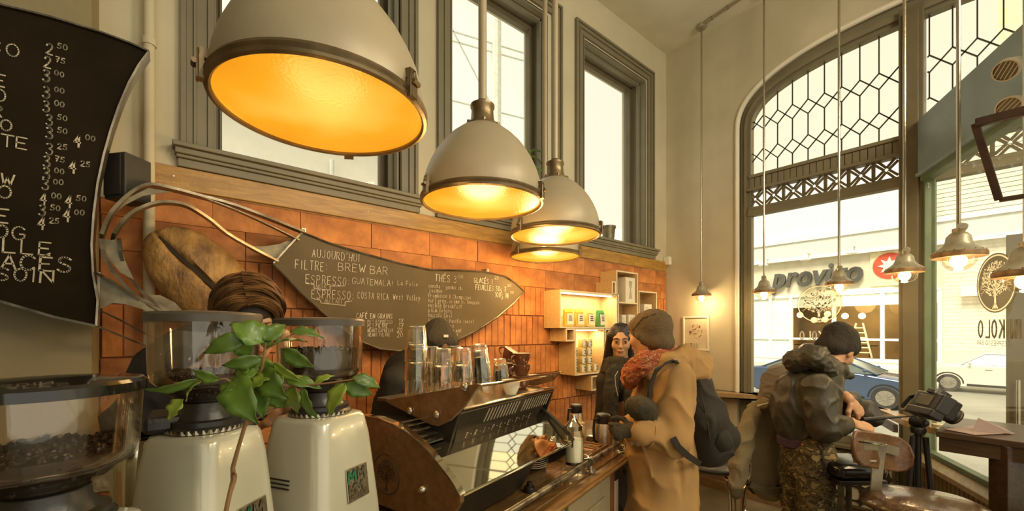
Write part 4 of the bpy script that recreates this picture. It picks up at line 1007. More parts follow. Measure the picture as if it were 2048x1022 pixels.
for i, ch in enumerate(w):
    s = TN+(TF-TN)*(.10+.64*i/16); up = (fx(0, 0)-fx(0, 1)).normalized()
    if ch == '.':
        m.box(fx(s+.007, .76, .001), (.004, .002, .004), frame_from(nrm, (1,0,0)))
    else: chalk(m, ch, fx(s, .83, .001), (1,0,0), up, nrm, .020, th=.30, jit=0, slant=.2, wscale=.8)
stuff(m.build('lettering', M_slot, fas, smooth=0))
m = MB(); m.tube([fx(TN+.01, 0, .002), fx(TF, 0, .002)], .004, 8); m.tube([fx(TN+.02, 1, .002), fx(TF-.1, 1, .002)], .0035, 8); m.build('trim_rod', M_chrome, t)
for k in range(4):
    m = MB(); m.ball(fx(TN+.06+k*.15, .96, .003), .006, 10); m.build('rivet', M_chrome, fas)
m = MB(); m.bx(TN+.005, TF-.005, .19, .62, 1.345, 1.360); m.build('cup_tray', M_steel, t, smooth=0, bevel=.002)
m = MB(); m.prism([(.185,1.362),(.236,1.226),(.34,1.29),(.60,1.31),(.60,1.35),(.2,1.35)], .012, lambda u, v, w: Vector((TN-.004+w, u, v))); m.build('tray_side', M_black, t, smooth=0)
m = MB(); m.prism([(.185,1.362),(.236,1.226),(.34,1.29),(.60,1.31),(.60,1.35),(.2,1.35)], .012, lambda u, v, w: Vector((TF-.016+w, u, v))); m.build('tray_side', M_black, t, smooth=0)
# walnut wings at both ends of the cup rail
for sx, pts in ((TN-.022, [(770,800),(778,808),(860,850),(876,853),(900,842),(930,812),(958,770),(954,767)]),):
    P = [loc(onS(x, y, sx)) for x, y in pts]
    m = MB(); n = len(P); m.add(P+[p+Vector((.014,0,0)) for p in P], [tuple(range(n)), tuple(range(n, 2*n))[::-1]]+[(i, n+i, n+(i+1) % n, (i+1) % n) for i in range(n)])
    wing = m.build('wing', M_walnut, t, smooth=0, bevel=.003)
    for x, y in ((930, 773), (821, 821), (874, 828), (811, 845)):
        p = loc(onS(x, y, sx)); m = MB(); m.lathe([(.013,0),(.014,.004),(.010,.010),(.004,.013),(0,.012)], 16, p+Vector((-.001,0,0)), rot(0, -PI/2)); m.build('bolt', M_steel, wing if y < 840 else t)
    rodA = loc(onS(932, 775, sx))+Vector((.014, 0, 0))
m = MB(); P = [Vector((TF, y, z)) for y, z in ((.16,1.435),(.20,1.39),(.30,1.36),(.50,1.37),(.36,1.40))]; n = len(P)
m.add(P+[p+Vector((.014,0,0)) for p in P], [tuple(range(n)), tuple(range(n, 2*n))[::-1]]+[(i, n+i, n+(i+1) % n, (i+1) % n) for i in range(n)]); m.build('wing', M_walnut, t, smooth=0, bevel=.003)
m = MB(); m.tube([rodA, Vector((TF+.005, .20, 1.415))], .0055, 10); m.build('cup_rail', M_chrome, t)
# sloping mirror apron
m = MB(); A1 = (.186, 1.226); A2 = (.088, 1.136)
m.prism([(A1[0], A1[1]), (A2[0], A2[1]), (A2[0], A2[1]-.006), (A1[0], A1[1]-.006)], SF-SN-.036, lambda u, v, w: Vector((SN+.018+w, u, v))); m.build('mirror_apron', mat('mirror_steel', (.80, .78, .68), .03, 1, var=.03, bump=0), t, smooth=0)
m = MB(); m.prism([(.250, 1.25), (.186, 1.226), (.190, 1.220), (.254, 1.245)], SF-SN-.036, lambda u, v, w: Vector((SN+.018+w, u, v))); m.build('back_splash', M_body, t, smooth=0)
m = MB(); m.tube([L_(SN+.015, -.084, 1.137), L_(SF-.015, -.084, 1.137)], .006, 10); m.build('front_lip', M_chrome, t)
m = MB(); m.prism([(.086,1.130),(.182,1.216),(.33,1.02),(.15,1.018)], .40, lambda u, v, w: Vector((SN+.018+w, u, v))); m.build('skirt', M_black, t, smooth=0, bevel=.003)
m = MB(); m.bx(SN+.03, SF-.03, .30, .60, 1.03, 1.06); m.build('base_plate', M_black, t, smooth=0)
for s, c in ((-.70, -.13), (-.46, -.45), (-1.08, -.45), (-1.08, -.2)):
    m = MB(); m.lathe([(.020,.001),(.022,.012),(.020,.022),(.010,.024),(.010,.04)], 18, L_(s, c, 1.0)); m.build('foot', M_black, t)
# tree emblem cut into the near panel and a big bolt
def tree_motif(mb, put, R, leaves=210, seed=3, leafs=.055, trunk=.06):
    """put(u,v) -> point and flat strokes; a stylised round-crowned tree inside radius R"""
    r = random.Random(seed)
    def seg(a, b, w):
        d = math.hypot(b[0]-a[0], b[1]-a[1]) or 1; nx, ny = -(b[1]-a[1])/d*w/2, (b[0]-a[0])/d*w/2
        k = len(mb.v); mb.add([put(a[0]-nx, a[1]-ny), put(a[0]+nx, a[1]+ny), put(b[0]+nx*.6, b[1]+ny*.6), put(b[0]-nx*.6, b[1]-ny*.6)], [(0,3,2,1)])
    seg((0, -.92*R), (.0, -.25*R), trunk*2*R); seg((-.14*R, -.93*R), (0, -.70*R), trunk*R); seg((.14*R, -.93*R), (0, -.70*R), trunk*R)
    tips = []
    def br(p, a, L, w, dpt):
        q = (p[0]+math.cos(a)*L, p[1]+math.sin(a)*L); seg(p, q, w)
        if dpt == 0: tips.append(q); return
        for da in (-.5, 0, .5) if dpt > 2 else (-.45, .42): br(q, a+da+r.uniform(-.12, .12), L*.72, w*.62, dpt-1)
    br((0, -.30*R), PI/2, .30*R, trunk*1.3*R, 4)
    for a0 in (.35, PI-.35, .85, PI-.85): br((0, -.28*R), a0, .34*R, trunk*.9*R, 3)
    for k in range(leaves):
        a = r.uniform(0, 2*PI); q = math.sqrt(r.uniform(.05, 1))*.76*R; x = math.cos(a)*q; y = .16*R+math.sin(a)*q*.82; th = r.uniform(0, PI); l = leafs*R*r.uniform(.8, 1.2)
        c_, s_ = math.cos(th)*l, math.sin(th)*l
        mb.add([put(x-c_, y-s_), put(x+s_*.42, y-c_*.42), put(x+c_, y+s_), put(x-s_*.42, y+c_*.42)], [(0,1,2,3)])
EC = loc(onS(773, 948, SN))
m = MB(); put = lambda u, v: EC+Vector((-.0012, -u, v))
tree_motif(m, put, .060, 150); m.build('tree_engraving', mat('burnt_line', (.045, .022, .008), .7), t, smooth=0)
m = MB(); m.tube([EC+Vector((-.001, .066*math.cos(a), .066*math.sin(a))) for a in [k*PI/24 for k in range(48)]], .0016, 5, closed=True); m.build('ring_engraving', MATS['burnt_line'], t)
p = loc(onS(847, 978, SN)); m = MB(); m.lathe([(.014,0),(.014,.006),(.010,.014),(.004,.018),(0,.016)], 18, p, rot(0, -PI/2)); m.build('bolt', M_steel, t)

# ------------------------------------------------------------------ glass tumblers stacked on the machine
M_tum = glassmat('tumbler_glass', (.985, .98, .93), .10, .05)
def tumbler_mb(r0=.030, r1=.041, h=.125, inv=True, ribs=9):
    mb = MB(); prof = [(r0*.2, .006), (r0*.85, .004), (r0, .0), (r0*1.03, .010), (r0+(r1-r0)*.5, h*.45), (r0+(r1-r0)*.72, h*.62), (r1*.98, h*.72), (r1, h), (r1-.0025, h), (r1*.97-.003, h*.72), (r0+(r1-r0)*.5-.003, h*.45), (r0*.9, .014), (r0*.2, .013)]
    n = 36; vs = []; fs = []
    for i, (r, z) in enumerate(prof):
        for k in range(n):
            a = 2*PI*k/n; rr = r*(1+(.045*math.cos(a*ribs) if 2 < i < 6 or i == 10 else 0)); vs.append((rr*math.cos(a), rr*math.sin(a), (h-z) if inv else z))
    for i in range(len(prof)-1):
        for k in range(n): l = (k+1) % n; fs.append((i*n+k, i*n+l, (i+1)*n+l, (i+1)*n+k))
    mb.add(vs, fs); return mb
GPROTO = {}
def tumbler(label, p, tilt=(0,0), group=None, inv=True, cat='glass', **kw):
    key = (inv, tuple(sorted(kw.items())))
    if key in GPROTO: o = GPROTO[key].copy(); COL.objects.link(o)
    else:
        o = tumbler_mb(inv=inv, **kw).build('glass_tumbler', M_tum, smooth=50); GPROTO[key] = o
        # keep mesh origin at its own base
    o.location = p; o.rotation_euler = (tilt[0], tilt[1], 0); tag(o, label, cat, group); return o
ZT = 1.361
ordn = ['bottom', 'second', 'third', 'fourth']
names = ['leftmost and tallest', 'second', 'third', 'fourth, slightly leaning', 'rightmost and smallest']
for i, (px, n, tl, stp, sc) in enumerate([(833, 3, (0, .0), .070, dict(r0=.033, r1=.044, h=.135)), (882, 2, (.0, .03), .066, {}), (926, 2, (0, -.02), .066, {}), (966, 4, (0, -.10), .026, {}), (1003, 3, (0, -.05), .024, dict(r0=.026, r1=.036, h=.09))]):
    p = onC(px, 780, (-.475, -.37, -.34, -.32, -.31)[i]); p.z = ZT
    for k in range(n):
        tumbler('upside-down ribbed glass, %s of the %s glass stack on the espresso machine' % (ordn[k], names[i]), p+Vector((tl[1]*stp*k, 0, k*stp)), tl, 'upturned ribbed glasses on the espresso machine', **sc)
for i, (px, n, c) in enumerate([(862, 2, -.545), (908, 2, -.50), (948, 2, -.47)]):
    p = onC(px, 780, c); p.z = ZT
    for k in range(n): tumbler('upside-down ribbed glass, %s of the %s stack in the back row on the espresso machine' % (('lower', 'upper')[k], ('left', 'middle', 'right')[i]), p+Vector((0, 0, k*.066)), (0, 0), 'upturned ribbed glasses on the espresso machine')
# brown cups
M_cupb = mat('brown_glaze', (.12, .035, .012), .12, coat=.6, var=.1, bump=0); M_cupi = mat('cream_glaze', (.75, .68, .50), .2, bump=0, var=.02)
def cup(label, p, tilt=(0,0), hz=0, r=.036, h=.052, inv=False):
    t = thing('coffee_cup', label, 'cup', p, group='brown coffee cups on the espresso machine'); t.rotation_euler = (tilt[0]+(PI if inv else 0), tilt[1], hz)
    m = MB(); m.shell([(0,.001),(r*.55,.001),(r*.62,.004),(r*.80,h*.35),(r*.93,h*.7),(r,h)], 28); m.build('body', M_cupb, t, smooth=60)
    m = MB(); m.shell([(r,h),(r-.003,h),(r*.85,h*.6),(r*.6,h*.2),(0,.006)], 28); m.build('lining', M_cupi, t, smooth=60)
    m = MB(); P = [Vector((r*.86+.024*math.sin(a), 0, h*.55+.017*math.cos(a))) for a in [PI*k/8 for k in range(9)]]; m.tube(P, .0038, 8); m.build('handle', M_cupb, t)
c0 = onC(1043, 790, -.30); c0.z = ZT
for k in range(3): cup('brown cup with cream inside, %s of the upright stack by the rail end' % ('bottom', 'middle', 'top')[k], c0+Vector((0, 0, k*.050)), (0, 0), 2.6+.25*k, r=.040, h=.056)
c1_ = onC(1016, 790, -.40); c1_.z = ZT
for k in range(2): cup('brown cup, %s one of the pair stacked behind the upright cup stack' % ('lower', 'upper')[k], c1_+Vector((0, 0, k*.050)), (0, 0), 1+k, r=.038, h=.054)
cup('brown cup tilted on its side, on top of the pair behind the upright stack', c1_+Vector((-.01, 0, .118)), (0, -.55), 2.2, r=.038, h=.054)
c2_ = onC(1070, 790, -.32); c2_.z = ZT; cup('single small brown cup at the right end of the cup tray', c2_, (0, 0), .4, r=.033, h=.046)
c3_ = onC(1022, 800, -.235); c3_.z = ZT
m = MB(); m.shell([(0,.001),(.02,.001),(.034,.03),(.038,.06),(.035,.06),(.030,.03),(0,.006)], 24); o = m.build('white_cup', M_cupi, smooth=60); o.location = c3_; tag(o, 'pale cream cup between the glasses and the brown cups', 'cup')

# ------------------------------------------------------------------ things on the counter
M_saucer = M_cupb
def saucer(label, p):
    t = thing('saucer', label, 'saucer', p, group='brown saucers stacked on the counter')
    m = MB(); m.lathe([(.024,0),(.030,.003),(.058,.011),(.0595,.0125),(.056,.0135),(.028,.006),(0,.005)], 32); m.build('plate_body', M_cupb, t, smooth=60)
    m = MB(); m.shell([(.0592,.0112),(.0606,.0128),(.0585,.0142),(.0565,.0138)], 32); m.build('cream_rim', M_cupi, t)
for nm, (px, py), n in (('front', (1066, 943), 5), ('rear', (1100, 921), 5)):
    p = onZ(px, py-8, 1.0)
    for k in range(n): saucer('brown saucer with cream rim, %s of the %s stack under the machine' % (('bottom','second','third','fourth','top')[k], nm), Vector((p.x, p.y, 1.001+k*.0088)))
t = thing('sugar_pourer', 'tall clear glass pourer half full of sugar on the counter beside the rail', 'dispenser', onZ(1147, 945, 1.0)+Vector((0,0,.001)))
m = MB(); m.shell([(0,.002),(.056,.002),(.060,.012),(.048,.035),(.046,.16),(.036,.19),(.0335,.19),(.043,.158),(.044,.038),(0,.034)], 32); m.build('jar', M_tum, t, smooth=50)
m = MB(); m.lathe([(.0,.040),(.042,.040),(.042,.052),(0,.052)], 24); m.build('dark_layer', M_dkmetal, t)
m = MB(); m.lathe([(0,.053),(.042,.053),(.041,.145),(0,.155)], 24); m.build('sugar', M_cupi, t)
m = MB(); m.lathe([(.037,.186),(.038,.205),(.022,.22),(.009,.24),(.009,.25),(0,.25)], 24); m.build('lid', M_chrome, t)
t = thing('squeeze_bottle', 'cream plastic squeeze bottle with pointed nozzle behind the sugar pourer', 'bottle', onZ(1160, 889, 1.0)+Vector((0,0,.001)))
m = MB(); m.lathe([(.030,0),(.033,.005),(.033,.09),(.026,.105)], 24); m.build('bottle_body', mat('honey_plastic', (.62, .50, .24), .3, var=.05), t)
m = MB(); m.lathe([(.027,.105),(.027,.118),(.012,.125),(.004,.155),(0,.156)], 20); m.build('nozzle', mat('yellow_cap', (.65, .52, .22), .35), t)
def thermos(label, px, py, s=1):
    t = thing('thermos_jug', label, 'thermos', onZ(px, py, 1.0)+Vector((0,0,.001)))
    M_th = MATS.get('thermos_steel') or mat('thermos_steel', (.62, .56, .44), .38, .9, var=.05, bump=0)
    m = MB(); m.lathe([(.050*s,0),(.053*s,.006),(.055*s,.05),(.052*s,.09),(.042*s,.12),(.040*s,.125)], 32); m.build('flask', M_th, t)
    m = MB(); m.lathe([(.041*s,.122),(.043*s,.128),(.041*s,.165),(.034*s,.172),(0,.172)], 28); m.box((.03*s, .03*s, .155), (.02, .04, .02), rot(0, 0, .8)); m.build('lid', M_black, t, bevel=.002)
    m = MB(); P = [Vector((-.04*s,0,.15)), Vector((-.075*s,0,.15)), Vector((-.082*s,0,.10)), Vector((-.078*s,0,.04)), Vector((-.054*s,0,.03))]; m.tube(P, .007, 8); m.build('handle', M_black, t)
thermos('steel thermos jug with black lid on the counter end by the coat sleeve', 1206, 892, .95)
thermos('steel thermos jug with black lid standing farther back by the brick wall', 1152, 866, .85)
t = thing('salt_shaker', 'glass shaker with a chrome top between the machine and the squeeze bottle', 'shaker', onZ(1138, 885, 1.0)+Vector((0,0,.001)))
m = MB(); m.lathe([(.022,0),(.024,.06),(.02,.07)], 16); m.build('jar', M_tum, t); m = MB(); m.lathe([(.022,.07),(.022,.095),(.01,.105),(.004,.12),(0,.12)], 16); m.build('lid', M_chrome, t)
t = thing('spice_jar', 'small glass jar with a metal lid left of the front thermos jug', 'jar', onZ(1184, 891, 1.0)+Vector((0,0,.001)))
m = MB(); m.lathe([(.020,0),(.022,.035),(.019,.04)], 16); m.build('jar', M_tum, t); m = MB(); m.lathe([(.020,.04),(.021,.052),(0,.055)], 16); m.build('lid', M_steel, t)
tumbler('upright clear glass at the far end of the counter', onZ(1238, 889, 1.0)+Vector((0,0,.001)), inv=False, h=.055, r0=.03, r1=.034)
tumbler('clear glass bowl of scraps beside the rail end', onZ(1243, 903, 1.0)+Vector((0,0,.001)), inv=False, h=.03, r0=.034, r1=.043)
tumbler('small clear glass beside the sugar pourer under the tray', onZ(1165, 936, 1.0)+Vector((0,0,.001)), inv=False, h=.05, r0=.024, r1=.028)
pt = onZ(1186, 922, 1.0); t = thing('wooden_caddy', 'wooden caddy with compartments of sugar sachets on the counter', 'caddy', pt+Vector((0,0,.001)), BA)
M_cad = woodmat('caddy_wood', (.36, .20, .08), (.24, .12, .045), .5, 'X', 5)
for i in range(3):
    x = -.06+i*.085
    for nm, (a, b_, c, d) in (('side_panel', (x-.036, x-.030, -.01, .15)), ('side_panel', (x+.030, x+.036, -.01, .15)), ('front_panel', (x-.030, x+.030, -.01, -.004)), ('back_panel', (x-.030, x+.030, .144, .15))):
        m = MB(); m.bx(a, b_, c, d, .0, .045); m.build(nm, M_cad, t, smooth=0, bevel=.001)
    m = MB(); m.bx(x-.030, x+.030, -.004, .144, 0, .005); m.build('bottom_panel', M_cad, t, smooth=0)
for i, (lb, mt) in enumerate([('white', 'paper_label'), ('pink', None), ('brown', None)]):
    for k in range(3):
        mm = MATS['paper_label'] if i == 0 else (mat('pink_paper', (.62, .38, .28), .7) if i == 1 else M_cad)
        m = MB(); m.box((0,0,0), (.05, .12, .004), rot(0, .1*k, .05*k)); o = m.build('sugar_sachet', mm, smooth=0); o.location = pt+BR @ Vector((-.06+i*.085, .07, .02+k*.007)); o.rotation_euler = (0, 0, BA)
        tag(o, '%s of the %s sugar sachets piled in the wooden caddy' % (('lowest', 'middle', 'topmost')[k], lb), 'sachet', '%s sachets in the caddy' % lb)

# ------------------------------------------------------------------ coffee grinders
M_gr = mat('grinder_paint', (.52, .49, .36), .22, .15, var=.04, bump=0, coat=.5)
M_hop = glassmat('hopper_plastic', (.93, .90, .87), .10, .03)
M_beans = mat('roast_beans', (.035, .018, .008), .35, var=.4, vscale=60)
bean_me = None
def beans_mesh(R, z0, r0, zc, z1, seed=1, n=420):
    """a heap of coffee beans: dark core plus beans on its skin, one object of kind stuff"""
    r = random.Random(seed); mb = MB(); mb.lathe([(0, z0+.002), (r0, z0), (R*.93, zc), (R*.94, max(z1, zc+.002)-.001), (0, max(z1, zc+.002))], 28)
    for k in range(n):
        a = r.uniform(0, 2*PI)
        if k % 2: rr = R*math.sqrt(r.uniform(0, .85)); z = max(z1, zc+.002)
        else: z = r.uniform(z0+.01, z1); rr = (r0+(R*.94-r0)*min(1, (z-z0)/(zc-z0)))-.004
        mb.ball((rr*math.cos(a), rr*math.sin(a), z+r.uniform(-.002, .003)), (.0055, .0038, .003), 6, R=rot(r.uniform(0, 3), r.uniform(0, 3), r.uniform(0, 3)))
    return mb
def rrect(w, d, r, n=5):
    P = []
    for cx, cy, a0 in ((w/2-r, d/2-r, 0), (-w/2+r, d/2-r, PI/2), (-w/2+r, -d/2+r, PI), (w/2-r, -d/2+r, 3*PI/2)):
        for k in range(n+1): a = a0+PI/2*k/n; P.append((cx+r*math.cos(a), cy+r*math.sin(a)))
    return P
def letters(mb, txt, o, u, v, n, h, bold=.3, wscale=1): return chalk(mb, txt, o, u, v, n, h, th=bold, jit=0, slant=0, wscale=wscale)
def grinder(label, px, d, ztop, zlid, R, view_edge=True, body=True, neckshift=0, beans=.4, scale=1.0):
    P0 = at(px, 660, d); P0.z = 1.0; bscale_ = scale
    yaw = math.atan2(P0.y, P0.x)                     # towards the camera line
    t = thing('coffee_grinder', label, 'grinder', P0, yaw)
    H = ztop-1.0; s = scale
    rows = [(.0,.262*s,.262*s),(.02,.262*s,.262*s),(H*.5,.232*s,.232*s),(H*.88,.196*s,.196*s),(H-.012,.180*s,.180*s),(H-.003,.168*s,.168*s),(H,.150*s,.150*s)]
    vs = []; fs = []; n = None; c45 = rot(0, 0, PI/4)
    for z, w, dd in rows:
        P = rrect(w*.84, dd*.84, .030*s); n = len(P)
        for u, v in P: vs.append(c45 @ Vector((u, v, z)))
    for i in range(len(rows)-1):
        for k in range(n): l = (k+1) % n; fs.append((i*n+k, i*n+l, (i+1)*n+l, (i+1)*n+k))
    fs.append(tuple((len(rows)-1)*n+k for k in range(n)))
    m = MB(); m.add(vs, fs); bd = m.build('motor_body', M_gr, t, smooth=40)
    # faces that look to the camera: right-hand one and left-hand one (local -x is towards the camera)
    for side in (1, -1):
        nn = Vector((-1, -side, 0)).normalized()     # right face for side=+1 (local -y is right of view)
        uu = Vector((side*1.0, -1.0, 0)).normalized() if side == 1 else Vector((-1, -1, 0)).normalized()
        uu = Vector((1, -1, 0)).normalized() if side == 1 else Vector((-1, -1, 0)).normalized()
        hw = lambda z: (.232-.036*(z/H-.5)/.38)*s*.84/2
        if side == 1:
            zc = H-.165 if d < .8 else H-.150; p = nn*(hw(zc)+.0015)+uu*.012+Vector((0, 0, zc))
            tl = Vector((0,0,1))+nn*-.12; tl.normalize(); nb = uu.cross(tl); nb = nb if nb.dot(nn) > 0 else -nb
            m = MB(); m.box(p+nb*.001, (.066, .072, .003), Matrix((uu, tl, nb)).transposed()); bg_ = m.build('badge', M_steel, t, smooth=0, bevel=.001)
            m = MB(); letters(m, 'M', p+nb*.003-uu*.029+tl*.006, uu, tl, nb, .024, .42, 1.25); m.build('badge_letter', mat('badge_green', (.02, .14, .06), .4), bg_, smooth=0)
            m = MB(); letters(m, 'M', p+nb*.003+uu*.001+tl*.006, uu, tl, nb, .024, .42, 1.25); letters(m, 'MM', p+nb*.003-uu*.029-tl*.018, uu, tl, nb, .019, .42, 1.45); letters(m, 'MAZZER', p+nb*.003-uu*.029-tl*.031, uu, tl, nb, .009, .26, 1.1); m.build('badge_letter', mat('badge_grey', (.10, .085, .05), .4), bg_, smooth=0)
        else:
            for k in range(3):
                zc = H-.115-.0085*k-(.035 if d < .8 else .01); p = nn*(hw(zc)+.0012)+Vector((0, 0, zc)); m = MB(); m.box(p-uu*.02, (.055, .0028, .002), Matrix((uu, Vector((0,0,1)), nn)).transposed()); m.build('stripe', M_black, t, smooth=0)
    # collar, throat, hopper
    z = H; zl = zlid-1.0; neck = z+.028
    m = MB(); m.lathe([(.064*s,z),(.066*s,z+.008),(.060*s,z+.012),(.060*s,z+.020),(.050*s,z+.022),(.042*s,z+.035),(.040*s,z+.05),(.030*s,z+.052)], 36); m.build('collar', M_black, t, smooth=40)
    m = MB(); vs = []; fs = []
    for k in range(72):
        a = 2*PI*k/72; rr = (.0665 if k % 2 else .0645)*s
        for zz in (z+.0015, z+.0085): vs.append((rr*math.cos(a), rr*math.sin(a), zz))
    for k in range(72): l = (k+1) % 72; fs.append((2*k, 2*l, 2*l+1, 2*k+1))
    m.add(vs, fs); m.build('adjusting_ring', M_steel, t, smooth=0)
    zc0 = z+.045; zc1 = zc0+(zl-zc0)*.25
    m = MB(); m.shell([(.036*s, zc0), (.040*s, zc0+.004), (R*.80, zc1-.006), (R*.93, zc1+.004), (R*.96, zc1+.018), (R, zl-.012), (R-.002, zl-.012), (R*.96-.002, zc1+.018), (R*.93-.002, zc1+.006), (R*.80-.002, zc1-.003), (.038*s, zc0+.006)], 56); m.build('hopper', M_hop, t, smooth=50)
    m = MB(); m.lathe([(R*.98, zl-.016), (R*1.035, zl-.016), (R*1.04, zl-.004), (R*1.0, zl), (R*.5, zl+.003), (0, zl+.003)], 56); m.build('lid', M_lid if px > 200 else M_lidb, t, smooth=40)
    bz = zc1+(zl-zc1)*beans*.6
    o = beans_mesh(R*.92, zc0+.006, .034*s, zc1, bz, seed=int(px)).build('coffee_beans', M_beans, t, smooth=0); stuff(o)
    return t
M_lidb = mat('gloss_black_lid', (.012, .010, .008), .12, bump=0, var=0, coat=.5)
M_lid = mat('smoky_lid', (.075, .062, .045), .35, var=.1, bump=0)
g1 = grinder('white coffee grinder nearest the barista\'s head, with a wide hopper, behind the leafy plant', 413, .74, 1.445, 1.650, .083, beans=.2, scale=.88)
g2 = grinder('white coffee grinder standing right beside the espresso machine\'s wooden panel', 641, .95, 1.432, 1.645, .092, beans=.75, scale=1.0)
g3 = grinder('dark-lidded coffee grinder at the left edge, its hopper cut by the photo edge', 92, .52, 1.372, 1.557, .092, beans=.3)
# chrome doser cylinder and black doser top of the first grinder
t = g1; yaw = g1.rotation_euler.z
m = MB(); m.lathe([(.032,.12),(.034,.125),(.034,.432),(.031,.436),(.029,.436),(.029,.40),(0,.40)], 32, (.055, .098, 0)); m.build('doser_drum', M_chrome, t)
m = MB(); m.box((.03, .02, .462), (.10, .13, .028)); m.box((.02, -.045, .456), (.07, .055, .035), rot(0, 0, .2)); m.build('doser_lid', M_black, t, smooth=0, bevel=.008)
# steel milk pitcher between the grinders
t = thing('milk_pitcher', 'steel milk pitcher seen between the two white grinders', 'pitcher', at(617, 1022, 1.12)); t.location.z = 1.001
m = MB(); m.shell([(0,.002),(.045,.002),(.05,.01),(.048,.09),(.038,.15),(.042,.32),(.040,.32),(.036,.15)], 28); m.build('pitcher_body', M_steel, t)
m = MB(); m.tube([Vector((-.04,-.02,.30)), Vector((-.075,-.03,.29)), Vector((-.075,-.03,.12)), Vector((-.048,-.02,.06))], .005, 8); m.build('handle', M_steel, t)
m = MB(); P = at(250, 955, .95); m.box((0,0,0), (.34, .05, .06), None); t = m.build('drain_tray', M_steel, smooth=0, bevel=.006); t.location = (P.x, P.y, 1.0+.28); t.rotation_euler = (0, 0, -.3)
tag(t, 'steel bar-top tray edge low at the left behind the grinders', 'tray')
t.location.z = 1.26
